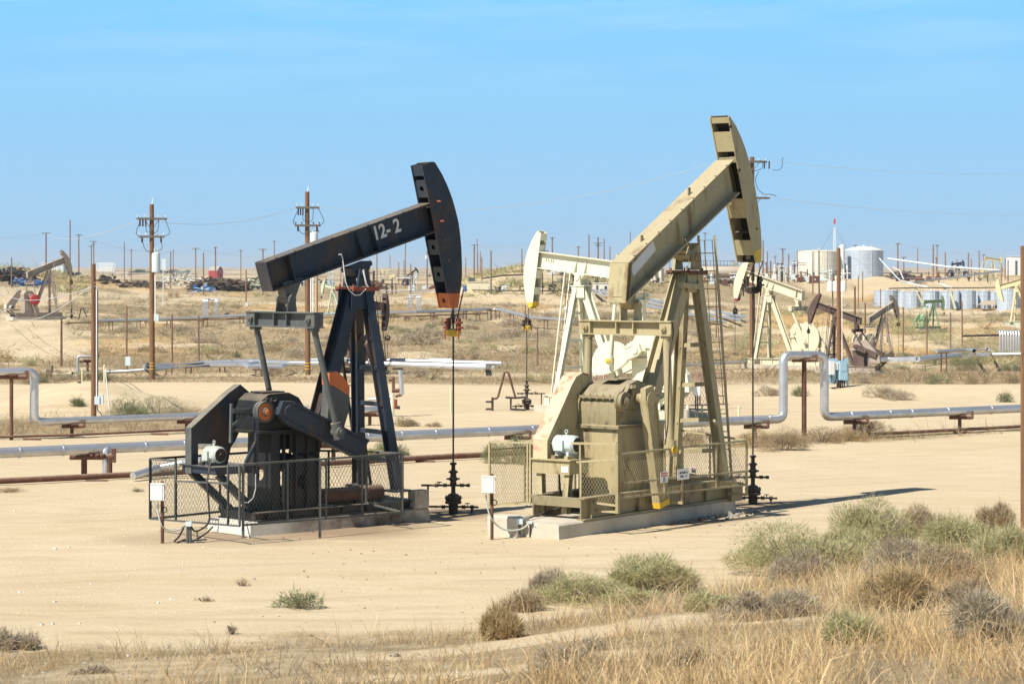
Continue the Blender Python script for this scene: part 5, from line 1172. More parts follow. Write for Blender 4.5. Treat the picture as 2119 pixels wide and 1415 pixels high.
# middle silver lines
def GA(px,py,h): return G(px,py,h)
m1=[GA(298,760,.05),GA(306,757,.5),GA(420,751,.55),GA(520,748,.6),GA(600,752,.6),GA(760,752,.6),GA(1000,759,.5),GA(1008,762,.1)]
pipe(m1,.14,'silver','middle silver pipeline running from the banded pole to the right',sup=[(p_,p_.z-.1,.8,'L') for p_ in (GA(350,756,.52),GA(390,754,.5),GA(460,750,.55),GA(700,752,.6))])
pipe([v+Vector((.6,-2.2,-.05)) for v in m1[:4]]+[GA(508,757,.5),GA(518,759,.5),GA(580,759,.5),GA(600,753,.5)],.12,'silver','second middle silver pipeline with a low kinked loop',sup=[(GA(535,759,.5),GA(535,759,.5).z-.1,1.2,'L'),(GA(570,759,.5),GA(570,759,.5).z-.1,1.0,'L')])
pipe([v+Vector((1,1.5,.12)) for v in m1[4:7]],.13,'silver','third middle silver pipeline just behind the first')
c0,c1=GA(887,757,.3),GA(935,757,.3); u0,u1=up(c0,744),up(c1,744)
pipe([c0]+elbow(c0,u0,u1,.15)+elbow(u0,u1,c1,.15)+[c1],.075,'white','small white square pipe loop on the middle pipeline',sup=[(GA(911,757,.1),GA(911,757,.3).z+.2,.8,'T')])
pipe([GA(215,770,.3),GA(260,768,.4),GA(300,765,.5)],.09,'silver','short silver pipe on a sand mound at the left end of the middle lines')
c0,c1=G(161,785),G(198,785); u0,u1=up(c0,737),up(c1,738); pipe([c0]+elbow(c0,u0,u1,.15)+elbow(u0,u1,c1,.15)+[c1],.075,'silver','upright silver pipe loop left of the conduit pole',sup=[(G(181,786),u0.z-.15,.8,'T')])
pipe([G(110,775,.5),G(150,772,.5),G(215,770,.4)],.04,'yel_thin','thin yellow-cream pipe on the slope at the left')
# right middle lines
pipe([GA(1560,752,.3),GA(1836,744,.4),GA(1900,743,.45),GA(1985,735,.5),GA(2050,734,.5),GA(2300,728,.5)],.12,'silver','silver pipeline in front of the right scrub slope')
c=[GA(1937,732,1.0),GA(2018,733,1.0)]; c[0]=GA(1940,737,.9); c[1]=GA(2010,739,.9)
pipe([GA(1938,727,1.3),GA(2000,724,1.3),GA(2016,726,1.3),GA(2018,737,.5)],.075,'silver','white looped pipe resting over the right silver pipeline, left loop',sup=[(GA(1953,728,1.2),GA(1953,728,1.2).z,.4,'L')])
pipe([GA(2010,722,1.3),GA(2045,723,1.3),GA(2050,731,.6)],.075,'silver','white looped pipe resting over the right silver pipeline, right loop')
pipe([GA(1210,743,.5),GA(1270,744,.5)],.14,'silver','pale blue-grey pipe section left of the cream-white gearbox')
pipe([GA(1380,757,.4),GA(1460,754,.4),GA(1545,748,.4)],.08,'silver','thin silver pipe behind the khaki samson legs')
# hillside pipe rack
def rack(pts,label,r=.13,gap=.5,m='silver',n=18):
    pts=[GA(*p) for p in pts]; sup=[]
    for i in range(n):
        t=(i+.5)/n*(len(pts)-1); j=int(t); q=pts[j].lerp(pts[min(j+1,len(pts)-1)],t-j); sup.append((q,q.z-.08,1.2,'L'))
    return pipe(pts,r,m,label,sup=sup)
rack([(200,664,.8),(330,661,.8),(500,653,.8),(640,652,.8),(860,646,.9),(1010,640,1.0),(1030,640,1.0),(1100,657,1.3),(1190,664,1.0)],'hillside silver pipeline on rusty trestles, left to centre')
rack([(140,668,.5),(505,659,.5),(860,654,.6),(1010,648,.5)],'rusty lower pipe under the hillside silver pipeline',r=.06,m='rust',n=10)
for i,(a,b) in enumerate((((1227,600,.6),(1530,662,.6)),((1240,598,.6),(1540,656,.6)),((1230,606,.5),(1500,666,.5)))):
    pipe([GA(*a),GA((a[0]+b[0])/2,(a[1]+b[1])/2+2,.6),GA(*b)],.14,'silver',('upper','middle','lower')[i]+' of three parallel pipes slanting down the slope behind the khaki samson post',sup=[(GA(1400,632+i*3,.5),GA(1400,632+i*3,.5).z,1,'L')])
pipe([D(1837,535,400),D(1960,552,395),D(2074,560,390)],.15,'transf','long white pipe slanting down from the silver storage tank')
pipe([D(2074,560,390),D(2000,571,385),D(1887,585,375)],.16,'silver','long pale pipe doubling back below the white slanting one')
pipe([D(1820,535,400),D(1840,557,395),D(1862,580,380),D(1890,586,372)],.10,'transf','white pipe dropping from the side of the silver storage tank')
pipe([D(1848,553,395),D(1862,560,390),D(1870,578,385)],.08,'tankw','short white elbow pipe right of the silver storage tank')
for (a,b,lab) in (((1130,522+80,0),(1440,596,0),'left'),):
    pass
pipe([GA(1880,586,.8),GA(1925,596,.8)],.15,'tankw','white pipe leading down to the small silver tanks, left')
pipe([GA(1945,587,.8),GA(1970,596,.8)],.15,'tankw','white pipe leading down to the small silver tanks, right')
pipe([GA(1840,597,1.4),GA(1900,595,1.4),GA(1990,596,1.4),GA(2100,594,1.4)],.09,'rustdark','dark pipe running above the row of small silver tanks')
pipe([GA(1990,695,.4),GA(2110,692,.4)],.09,'rustdark','dark pipe under the pale yellow pump jack at the right')
pipe([GA(740,602,.6),GA(900,602,.6)],.10,'silver','distant pale pipe right of the dark navy post')
pipe([GA(960,600,.6),GA(1100,602,.6),GA(1220,600,.6)],.10,'rustdark','distant dark pipe behind the cream-white head')
pipe([GA(1000,576,.6),GA(1040,570,.6),GA(1090,568,.6)],.15,'rustdark','dark pipe climbing over the scrubby knoll')
pipe([GA(190,566,.8),GA(420,567,.8),GA(640,569,.8)],.12,'rustdark','far dark pipe in front of the red barn')
for (x0,x1,y,lab) in ((1110,1240,552,'dark rail structure on the skyline above the cream-white beam'),):
    pipe([D(x0,y-6,520),D(x1,y-4,520)],.12,'rustdark',lab,sup=[(D(x_,y-5,520),D(x_,y-5,520).z,.5,'L') for x_ in range(x0,x1,16)])
# vertical expansion loops
def vloop(px0,px1,top,bot,n,label,d=None,m='silver',r=None):
    a=G(px0,bot); L=a.copy(); e=bpy.data.objects.new('expansion_loop',None); C.objects.link(e); e.location=L; tag(e,label,'pipe loop','upright pipe loops')
    w=(px1-px0)/F*a.y; zt_=CAMZ-(top-HY)/F*a.y-L.z; r=r or w/n*.36
    for i in range(n):
        x=w*(i+.5)/n; k=MB(); k.path([(x,0,-.2),(x,0,zt_-.2),(x,.15,zt_),(x+.05,1.2,zt_+.05)],r,10); k.build('riser_pipe',m,e)
    k=MB(); k.bar((0,.3,zt_*.86),(w,.3,zt_*.86),.08,.08); k.build('frame_bar','rust',e); return e
for (a,b,t,bo,n,l) in ((419,431,620,655,4,'left half of the four-pipe silver loop on the hillside'),(444,452,621,652,3,'right half of the four-pipe silver loop on the hillside'),(843,855,611,641,4,'left half of the silver pipe loop right of the dark navy post'),(862,872,612,643,3,'right half of the silver pipe loop right of the dark navy post'),(1168,1186,636,664,5,'five upright silver pipes behind the cream-white samson post')):
    vloop(a,b,t,bo,n,l)
k=MB()
for a,b,t in ((419,452,620),(843,872,611)):
    g=G(a,650); 
    p0=G(a,653); z=CAMZ-(t-HY)/F*p0.y; pipe([Vector((p0.x,p0.y+.6,z)),Vector((p0.x+(b-a)/F*p0.y,p0.y+.6,z))],.1,'silver','silver top pipe joining the '+('hillside' if a==419 else 'right-hand')+' upright loop halves')
vloop(2067,2112,687,734,8,'rack of eight upright white-blue pipes at the right edge')
# wells' small pipework
def manifold(px,py,label,parts,m='rustdark'):
    g=G(px,py); s=g.y/F; e=bpy.data.objects.new('pipe_manifold',None); C.objects.link(e); e.location=g; tag(e,label,'pipework','small pipework')
    for (nm,mm,pts,r) in parts:
        k=MB(); k.path([((a-px)*s,c,max(-.15,CAMZ-(b-HY)/F*g.y-g.z)) for a,b,c in pts],r,8); k.build(nm,mm,e)
    return e
manifold(1047,850,'rusty A-shaped pipe standing on the sand left of the far wellhead',[('bent_pipe','rust',[(1018,828,0),(1020,825,0),(1028,824,0),(1031,820,0),(1044,771,0),(1048,769,0),(1052,771,0),(1066,820,0),(1067,823,0)],.045),('riser_pipe','rustdark',[(1019,822,0),(1019,856,0)],.05),('valve_arm','rustdark',[(1005,831,0),(1019,831,0)],.045),('valve_arm','rustdark',[(1005,846,0),(1019,846,0)],.045),('flow_pipe','rustdark',[(1046,822,0),(1067,823,0),(1090,821,0)],.05),('flow_pipe','rustdark',[(1057,823,0),(1057,846,0),(1088,848,0)],.045)])
manifold(812,862,'cream and rust valve manifold with a silver riser, right of the dark navy samson post',[('cream_post','white_cream',[(812,814,0),(812,864,0)],.08),('rust_riser','rust',[(814,780,0),(814,812,0)],.06),('valve_arm','rust',[(805,786,0),(815,786,0)],.06),('valve_body','rust',[(812,808,0),(826,808,0)],.09),('silver_riser','silver',[(828,765,0),(832,816,0)],.09),('elbow_pipe','rust',[(832,816,0),(818,820,0)],.06),('lower_valve','redrust',[(818,826,0),(818,846,0)],.08),('valve_arm','rustdark',[(815,842,0),(828,843,0)],.07),('cross_pipe','silver',[(762,826,0),(800,824,0),(812,820,0)],.07),('top_pipe','rustdark',[(812,762,0),(834,763,0)],.05)])
manifold(1022,764,'small pale blue valve on the grass beyond the sand flat',[('valve_body','transf',[(1021,752,0),(1021,764,0)],.10),('valve_arm','transf',[(1016,756,0),(1026,754,0)],.06)])
manifold(95,775,'small grey valve group on the slope at the far left',[('valve_body','steelgrey',[(96,766,0),(106,768,0)],.09),('valve_body','steelgrey',[(108,755,0),(108,774,0)],.06),('valve_arm','white',[(95,774,0),(125,772,0)],.06)])
manifold(215,668,'rusty A-frame pipe beside the left small wellhead',[('bent_pipe','rustdark',[(162,663,0),(168,638,0),(172,638,0),(178,652,0),(180,656,0)],.05)])
# electrical boards
g=Z(1735,804,0) ; g=G(1735,803); e=empty('electrical_panel',g,R(18),label='pale blue electrical panel board with white boxes at the foot of a tall pole',cat='electrical panel'); s=g.y/F
k=MB(); k.box((0,.05,.80),(1.02,.05,1.15)); k.box((-.5,.05,.5),(.06,.06,1.3)); k.box((.5,.05,.5),(.06,.06,1.3)); k.build('back_board','blueC',e,smooth=False)
k=MB(); k.box((-.40,-.08,.95),(.24,.2,.62)); k.box((-.14,-.04,1.02),(.16,.14,.34)); each(k,'meter_box','white',e,1,False)
k=MB(); k.box((.17,-.10,.82),(.38,.24,.88)); k.box((.17,-.225,1.0),(.3,.02,.4)); k.build('breaker_box','blueC',e,smooth=False)
k=MB()
for x_ in (.05,.15,.25): k.tube((x_,-.1,.38),(x_,-.1,-.1),.03,8)
k.path([(-.4,-.1,.64),(-.4,-.1,.3),(-.25,-.1,.2),(-.14,-.1,.5),(-.14,-.1,.84)],.02,6); k.path([(.1,-.1,.35),(-.1,-.2,.05),(-.35,-.25,.03),(-.5,-.3,.03)],.035,6); k.build('cable','blackrubber',e)
# white unit's boxes and faded pink guard
def smallfence(pa,pb,top,label,m='pinkf',bot=.2,d=None):
    A=G(*pa); Bq=G(*pb); e=bpy.data.objects.new('safety_fence',None); C.objects.link(e); e.location=A; tag(e,label,'safety fence','faded pink guard panels')
    b=Bq-A; h=CAMZ-(top-HY)/F*A.y-A.z; meshpanel((0,0,0),(b.x,b.y,0),bot,h,bot+b.z,h+b.z,m,e,pitch=.16,wire=.012,mid=(.5,),rail=.06); return e
smallfence((1146,832),(1250,838),770,'faded pink mesh guard panel left of the cream-white pump jack base')
smallfence((1394,850),(1502,846),774,'faded pink mesh guard panel right of the khaki samson post')
g=G(1441,866); e=empty('control_box',g,0,label='white electrical box on grey conduits behind the khaki samson legs',cat='electrical box'); s=g.y/F
k=MB(); k.box((0,0,CAMZ-(808-HY)/F*g.y),(.30,.2,.36)); k.build('enclosure','white',e,smooth=False); k=MB(); k.tube((-.03,0,-.1),(-.03,0,CAMZ-(815-HY)/F*g.y),.03,8); k.tube((.05,0,-.1),(.05,0,CAMZ-(815-HY)/F*g.y),.03,8); each(k,'conduit','steelgrey',e)
k=MB(); k.box((0,0,.2),(.55,.5,.45)); o=k.build('concrete_block','concrete',None,smooth=False); o.location=G(1407,868); tag(o,'pale concrete block on the sand behind the khaki samson legs','concrete block')
g=G(15,672); 
k=MB(); k.lathe((0,0,.9),[(.26,0),(.28,.03),(.28,.65),(.1,.7)],12); k.tube((0,0,-.1),(0,0,.9),.05,8); o=k.build('control_box','white',None); o.location=G(15,664); tag(o,'small white box on a post at the foot of the left grey-brown pump jack','electrical box')
# ------------------------------------------------------------------ tanks and plant
def tank(px0,px1,top,bot,m,label,roof=.1,stair=0,d=None,dome=0):
    g=G((px0+px1)/2,bot) if d is None else Q((px0+px1)/2,d); g.z=H(g.x,g.y); r=(px1-px0)/2/F*g.y; h=CAMZ-(top-HY)/F*g.y-g.z
    e=bpy.data.objects.new('storage_tank',None); C.objects.link(e); e.location=g+Vector((0,r,0)); tag(e,label,'storage tank','storage tanks')
    k=MB(); k.lathe((0,0,-.3),[(r,0),(r,h*(1-roof)+.3)],48)
    for i in range(1,4): k.lathe((0,0,h*(1-roof)*i/4),[(r+.01,0),(r+.025,.02),(r+.025,.07),(r+.01,.09)],48)
    k.build('shell',m,e)
    k=MB(); k.lathe((0,0,h*(1-roof)),[(r+.03,0),(r+.03,.05),(r*.97,.09),(r*.5,h*roof*.8),(.15,h*roof)],48); k.build('roof',m if not dome else 'tankw',e)
    k=MB()
    for a in (-1.9,-1.3): k.bar((r*1.01*math.cos(a),r*1.01*math.sin(a),0),(r*1.01*math.cos(a),r*1.01*math.sin(a),h*1.05),.08,.08)
    k.tube((0,-r*.3,h),(0,-r*.3,h*1.06),.12,8); k.build('side_pipe','transf',e)
    if stair:
        k=MB(); n=14
        for i in range(n): 
            t=i/(n-1); k.box((r*.2+r*1.2*t*stair,-r-.35,h*(1-t)),(r*.12,.7,.05))
        a=Vector((r*.2,-r-.7,h)); b=Vector((r*.2+r*1.2*stair,-r-.7,0)); k.bar(a,b,.08,.18); k.bar(a+Vector((0,0,1)),b+Vector((0,0,1)),.05,.05); a.y=b.y=-r-.02; k.bar(a,b,.08,.18); k.build('stairway','white_cream',e,smooth=False)
    return e
tank(1656,1742,517,578,'tankc','big cream cylindrical storage tank left of the silver one',roof=.06)
tank(1750,1834,509,578,'tank','big silver-blue storage tank with a domed white roof',roof=.14,dome=1)
for i,(a,b,t,bo,l,st) in enumerate(((1813,1866,601,636,'widest pale small tank at the left end of the tank row',0),(1874,1908,603,638,'small silver tank behind the long stairway in the tank row',.9),(1912,1947,602,639,'small silver tank right of the first stairway in the tank row',0),(1950,1974,602,640,'narrow small tank beside the dark stairway in the tank row',.8),(1975,1987,601,640,'narrowest grey-blue tank in the middle of the tank row',0),(1987,2023,601,640,'tall silver tank right of centre in the tank row',0),(2026,2052,602,640,'small silver tank behind the brown canopy',0),(2066,2117,599,641,'wide silver tank behind the pale yellow pump jack',0),(1860,1882,603,634,'small tank in shadow between the two widest left tanks',0),(1940,1956,604,634,'small tank tucked behind the right side of the first stairway group',0),(2018,2032,604,635,'small tank tucked between the tall silver tank and the canopy tank',0),(2050,2070,604,636,'small tank just right of the brown canopy',0))):
    tank(a,b,t,bo,'tank',l,roof=.04,stair=st)
for (a,b,t,bo,l) in ((1351,1361,556,585,'left slim cream vertical vessel behind the khaki beam'),(1363,1374,553,585,'right slim cream vertical vessel behind the khaki beam'),(1635,1639,549,576,'slim white vertical vessel left of the cream storage tank'),(1655,1660,552,577,'slim white vertical vessel at the left foot of the cream storage tank'),(1684,1689,548,577,'slim white vertical vessel in front of the cream storage tank'),(1737,1748,506,577,'tall slim white vertical vessel between the two big tanks'),(1751,1755,547,578,'short slim white vessel at the left foot of the silver storage tank'),(1615,1621,547,580,'slim white vertical vessel in the plant right of the khaki head'),(1601,1606,546,578,'slim pale vessel at the left of the plant')):
    g=G((a+b)/2,bo); r=(b-a)/2/F*g.y; h=CAMZ-(t-HY)/F*g.y-g.z; k=MB(); k.lathe((0,0,-.2),[(r,0),(r,h),(r*.7,h+.2*r),(.02,h+.4*r)],14); o=k.build('pressure_vessel','tankw' if 'white' in l else 'tankc',None); o.location=g; tag(o,l,'vessel','slim vertical vessels')
# horizontal tan tank
g=G(1487,577); g.z=H(g.x,g.y); s=g.y/F; e=empty('horizontal_tank',g,0,label='long tan horizontal tank with railings on top, behind the khaki ladder',cat='storage tank')
k=MB(); k.lathe((-47*s,0,CAMZ-(563-HY)*s-g.z),[(.2,0),(10*s,3*s),(12.5*s,8*s),(12.5*s,86*s),(10*s,91*s),(.2,94*s)],24,(1,0,0)); k.build('shell','tan',e)
k=MB(); zt_=CAMZ-(550-HY)*s-g.z
for i in range(12): k.tube(((-38+i*7)*s,0,zt_),((-38+i*7)*s,0,zt_+.9),.04,6)
k.bar((-38*s,0,zt_+.9),(39*s,0,zt_+.9),.06,.06); k.bar((-38*s,0,zt_+.1),(39*s,0,zt_+.1),.8,.06); k.build('railing','rustdark',e)
k=MB(); 
for x_ in (-25,25): k.box((x_*s,0,(zt_-25*s)*.5),(1.0,1.6,zt_-20*s))
k.build('saddle','rustdark',e)
# plant pipework clusters
def cluster(px0,px1,top,bot,n,label,seed,mats=('rustdark','transf','rust','tankw'),cat='plant pipework'):
    rnd=random.Random(seed); g=G((px0+px1)/2,bot); g.z=H(g.x,g.y); s=g.y/F; e=bpy.data.objects.new('plant_pipework',None); C.objects.link(e); e.location=g; tag(e,label,cat,'clusters of plant pipework'); KK=MB()
    W=(px1-px0)*s; Hh=(bot-top)*s
    for j,mm in enumerate(mats):
        k=KK; k.mi=j
        for i in range(n):
            x=rnd.uniform(-W/2,W/2); h=Hh*rnd.uniform(.3,1); y=rnd.uniform(-4,6); k.tube((x,y,-.3),(x,y,h),rnd.uniform(.05,.14),6)
            if rnd.random()<.6: x2=x+rnd.uniform(-1,1)*W*.25; k.tube((x,y,h*.9),(x2,y+rnd.uniform(-2,2),h*.9),.07,6)
            if rnd.random()<.5: k.lathe((x,y,h*rnd.uniform(.1,.7)),[(.1,0),(.3,.05),(.3,.3),(.1,.35)],8)
            if rnd.random()<.3: k.box((x,y,Hh*.2),(rnd.uniform(.5,1.6),1,rnd.uniform(.4,1.2)))
    o=KK.build('plant_pipework',None,None,mats=list(mats)); o.location=e.location; bpy.data.objects.remove(e); tag(o,label,None,None,'stuff')
cluster(1580,1655,538,582,9,'tangle of plant pipework between the khaki head tip and the cream tank',1)
cluster(1660,1750,556,584,9,'pipework in front of the cream storage tank',2)
cluster(1300,1440,550,588,10,'plant pipework behind the khaki beam',3,('rustdark','tankc','steelgrey'))
cluster(1440,1560,565,590,9,'valves and pipe stands below the tan horizontal tank',4)
cluster(1100,1240,560,606,8,'posts and pipe stands behind the cream-white beam',5,('rustdark','steelgrey'))
cluster(1860,2060,562,584,6,'low pipework on the rise right of the silver storage tank',6,('rustdark','rust'))
cluster(1000,1110,585,606,6,'low pale pipe stands behind the cream-white head',7,('transf','rustdark'))
cluster(740,900,560,606,6,'scattered pump equipment right of the dark navy post',8,('rustdark','rust','transf'))
cluster(580,690,560,592,9,'scattered pale boxes and pipes seen under the dark navy beam',9,('transf','rustdark','tank'))
# drilling mast
g=Q(1727,470); e=empty('drilling_mast',g,0,label='thin white lattice mast with a red top above the storage tanks',cat='mast'); s=g.y/F; h=CAMZ-(470-HY)*s-g.z; h2=CAMZ-(455-HY)*s-g.z
k=MB()
for (x_,y_) in ((-.25,-.25),(.25,-.25),(.25,.25),(-.25,.25)): k.bar((x_*1.0,y_*1.0,0),(x_*.6,y_*.6,h),.05,.05)
n=16
for i in range(n):
    z0=h*i/n; z1=h*(i+1)/n; w=.25-.1*i/n
    for sg in (-1,1): k.bar((-w*sg,-w,z0),(w*sg,-w,z1),.05,.05); k.bar((w,-w*sg,z0),(w,w*sg,z1),.05,.05)
k.build('lattice','white',e,smooth=False); k=MB(); k.box((0,0,(h+h2)/2+.3),(.34,.34,(h2-h)*.6)); k.box((.1,0,h2+.1),(.3,.4,.2)); k.build('crown_block','redp',e,smooth=False)
k=MB(); k.tube((0,0,h),(4,2,3),.02,4); k.tube((0,0,h),(-3.5,2,3),.02,4); each(k,'guy_line','rustdark',e)
# buildings and yard
def boxthing(name,px0,px1,top,bot,dep,m,label,cat,extra=None,rz=0,d=None):
    g=G((px0+px1)/2,bot) if d is None else Q((px0+px1)/2,d); g.z=H(g.x,g.y); w=(px1-px0)/F*g.y; h=CAMZ-(top-HY)/F*g.y-g.z
    e=bpy.data.objects.new(name,None); C.objects.link(e); e.location=g; e.rotation_euler=(0,0,rz); tag(e,label,cat); k=MB(); k.box((0,dep/2,h/2-.1),(w,dep,h+.2)); k.build('body',m,e,smooth=False)
    k=MB(); k.box((0,dep/2,h+.05),(w+.2,dep+.2,.1)); k.build('roof',m,e,smooth=False)
    if extra: extra(e,w,h,dep)
    return e
g=G(445,577); g.z=H(g.x,g.y); s=g.y/F; e=empty('barn',g,0,label='small dark red barn with a grey gambrel roof on the left horizon',cat='barn')
w1=16*s; h1=(577-560)*s; hr=(577-552)*s; dp=24*s   # front gambrel faces the viewer at right, long side runs left
k=MB(); x0=3*s; prof=[(-w1/2,0),(w1/2,0),(w1/2,h1),(w1*.32,h1+(hr-h1)*.62),(0,hr),(-w1*.32,h1+(hr-h1)*.62),(-w1/2,h1)]
th=Matrix.Rotation(R(-58),3,'Z')
vs=[]; 
def bp(x,y,z): q=th@Vector((x,y,z)); return (q.x+11*s,q.y,q.z)
fw=[bp(x,0,z) for x,z in prof]; bw=[bp(x,dp*1.1,z) for x,z in prof]
th=Matrix.Rotation(R(52),3,'Z'); fw=[bp(x,0,z) for x,z in prof]; bw=[bp(x,dp*1.1,z) for x,z in prof]
n=len(prof); k.add(fw+bw,[tuple(range(n)),tuple(range(2*n-1,n-1,-1)),(1,n+1,n+2,2),(0,6,n+6,n)]); k.build('wall','barnred',e,smooth=False)
k=MB(); 
def rf(i,j):
    up_=Vector((0,0,.12)); a,b,c,d_=[Vector(q)+up_ for q in (fw[i],fw[j],bw[j],bw[i])]; k.add([a,b,c,d_,a-up_*.8,b-up_*.8,c-up_*.8,d_-up_*.8],[(0,1,2,3),(7,6,5,4),(0,4,5,1),(1,5,6,2),(2,6,7,3),(3,7,4,0)])
for i,j in ((2,3),(3,4),(4,5),(5,6)): rf(i,j)
k.build('roof','barnroof',e,smooth=False)
k=MB(); 
for (x,z,ww,hh_) in ((0,h1*.42,w1*.5,h1*.8),(0,h1*1.05,w1*.22,h1*.25)): 
    a=bp(x-ww/2,-.06,z-hh_/2); b=bp(x+ww/2,-.06,z-hh_/2); c=bp(x+ww/2,-.06,z+hh_/2); d_=bp(x-ww/2,-.06,z+hh_/2)
    for p_,q_ in ((a,b),(b,c),(c,d_),(d_,a)): k.bar(p_,q_,.12,.12)
k.build('door_trim','white',e,smooth=False)
def win(e,w,h,dep):
    k=MB(); k.box((w*.25,-.04,h*.5),(w*.14,.08,h*.45)); k.build('window','blackp',e,smooth=False); k=MB(); k.box((-w*.25,-.03,h*.42),(w*.12,.06,h*.8)); k.build('door','steelgrey',e,smooth=False)
boxthing('shed',1227,1262,586,608,3,'tankc','cream metal shed with a dark window behind the khaki equalizer','shed',win)
def skid(e,w,h,dep):
    k=MB(); k.box((-w*.3,dep*.4,h+.4),(w*.3,dep*.5,.7)); k.box((w*.2,dep*.4,h+.1),(w*.5,dep*.6,.12)); k.build('roof_unit','steelgrey',e,smooth=False); k=MB(); k.lathe((-w*.62,0,0),[(.3,0),(.32,.05),(.32,1.0),(.3,1.05)],12); k.build('blue_barrel','blueT',e)
boxthing('equipment_skid',967,1012,584,605,3,'cream','long cream equipment box with a grey unit on top, right of the dark navy head','equipment box',skid)
boxthing('building',2094,2130,531,556,6,'tankw','white boxy building on the skyline at the right edge','building',win,d=520)
boxthing('trailer',87,137,545,568,4,'tankw','white box trailer behind the grey-brown pump jack','trailer',win,d=470)
boxthing('trailer',118,131,548,566,3,'transf','pale grey box beside the white trailer','trailer',None,d=465)
# canopy
g=G(2050,643); g.z=H(g.x,g.y); s=g.y/F; e=empty('canopy',g,0,label='low brown shelter roof on posts in front of the small silver tanks',cat='canopy'); k=MB()
for x_ in (-18,-6,6,18):
    for y_ in (0,2): k.tube((x_*s,y_,-.2),(x_*s,y_,.75),.05,6)
each(k,'post','wood2',e); k=MB(); k.add([(-20*s,-.3,.7),(22*s,-.3,.7),(14*s,1.2,1.25),(-8*s,1.2,1.25),(-20*s,2.5,.7),(22*s,2.5,.7)],[(0,1,2,3),(3,2,5,4),(0,3,4),(1,5,2),(4,5,1,0)]); k.build('roof','taupe',e,smooth=False)
# white hoses / spools in a row
for i in range(7):
    g=Q(204+i*5.0,560); k=MB(); r=9/F*560; k.path([(r*math.cos(t)*.45,r*math.sin(t)*.25,r+.2+r*math.sin(t)) for t in [j*2*math.pi/20 for j in range(21)]],.065,6); k.tube((0,0,-.2),(0,0,1),.06,6); o=k.build('ring_stand','white',None); o.location=g; o.location.z=CAMZ-(564-HY)/F*560; tag(o,'white ring standing in the row of seven on the left horizon','ring stand','row of white rings on the left horizon')
# scrap heaps (each yard heap is a mass nobody could count)
def heap(px0,px1,top,bot,n,label,mats,seed,d=None,kind='pipe'):
    rnd=random.Random(seed); a=G(px0,bot) if d is None else Q(px0,d); b=G(px1,bot) if d is None else Q(px1,d); s=a.y/F; k=MB(); Hh=(bot-top)*s
    for i in range(n):
        t=rnd.random(); p=a.lerp(b,t)+Vector((0,rnd.uniform(-1,8),0)); p.z=H(p.x,p.y)+Hh*rnd.random()**1.3*math.sin(math.pi*min(1,max(.05,t*.96+.02)))**.35
        k.mi=rnd.randrange(len(mats)); q=rnd.random()
        if q<.55: 
            L_=rnd.uniform(.8,3.2); an=rnd.gauss(0,.35); el=rnd.gauss(0,.18); dv=Vector((math.cos(an),math.sin(an),el))*L_; k.tube(p-dv/2,p+dv/2,rnd.uniform(.05,.15),6)
        elif q<.8: k.box(p,(rnd.uniform(.3,1.2),rnd.uniform(.3,1),rnd.uniform(.2,.8)),Matrix.Rotation(rnd.random(),3,'Z'))
        else: k.lathe(p,[(.1,0),(.32,.02),(.32,.5),(.1,.52)],8,(rnd.random()-.5,rnd.random()-.5,1))
    o=k.build('scrap_heap',None,None,mats=mats,smooth=False) if len(mats)>1 else k.build('scrap_heap',mats[0],None,smooth=False)
    tag(o,label,'scrap heap',None,'stuff'); return o
heap(-40,62,560,585,260,'dark heap of scrap pipe and iron at the far left',['junk','rustdark','rust','steelgrey'],1)
heap(18,56,580,592,40,'blue plastic drums and tarps at the foot of the left scrap heap',['blueT','bluedark'],2)
heap(72,84,580,590,14,'small pile of blue drums behind the grey-brown beam',['blueT'],3)
heap(150,190,563,576,120,'dark stack of scrap behind the grey-brown head',['junk','bluedark','rustdark'],4)
heap(200,335,572,588,200,'long low stacks of weathered timber and pipe',['timber','junk','rustdark'],5)
heap(245,335,582,597,90,'fallen timber pile in front of the stacks',['timber','junk'],6)
heap(322,382,577,590,80,'row of cream drums and spools left of the barn',['tankc','cream','timber'],7)
heap(330,420,570,582,90,'white bundled goods in the yard left of the barn',['transf','white','steelgrey'],8)
heap(388,507,577,603,420,'big tangled heap of rusted pump parts below the red barn',['junk','rustdark','rust','steelgrey','timber'],9)
heap(392,446,597,606,26,'blue drums at the foot of the tangled heap',['blueT','blueC'],10)
heap(505,545,572,598,90,'dark green and grey machinery left of the dark navy beam end',['palegreen','junk','rustdark'],11)
heap(585,660,570,586,120,'rusted odds and ends under the dark navy beam',['junk','rust','transf','rustdark'],12)
heap(760,800,580,600,50,'small rusty machinery right of the dark navy post',['rust','junk'],13)
heap(1100,1180,545,556,60,'dark equipment on the skyline above the cream-white beam',['junk','rustdark'],14,d=500)
heap(1850,1890,565,578,60,'dark equipment at the foot of the silver storage tank',['junk','bluedark','rust'],15)

for i,(x_,y_,d_) in enumerate(((232,500,520),(446,512,560),(560,520,600),(770,525,650),(905,528,620))):
    wire(D(x_-170,y_+6,d_),D(x_+160,y_+8,d_),2.2,'faint distant overhead wire low over the '+('left horizon','red barn roof','dark navy beam','navy post gap','navy head gap')[i],r=.022)
cluster(200,420,556,572,8,'low yard clutter between the white rings and the red barn',21,('rustdark','transf','junk'))
cluster(640,900,556,574,9,'low clutter along the horizon behind the dark navy post',22,('rustdark','transf','junk'))
cluster(1120,1300,553,575,9,'low clutter on the skyline above the cream-white beam',23,('rustdark','steelgrey','transf'))
HAZE=.00009
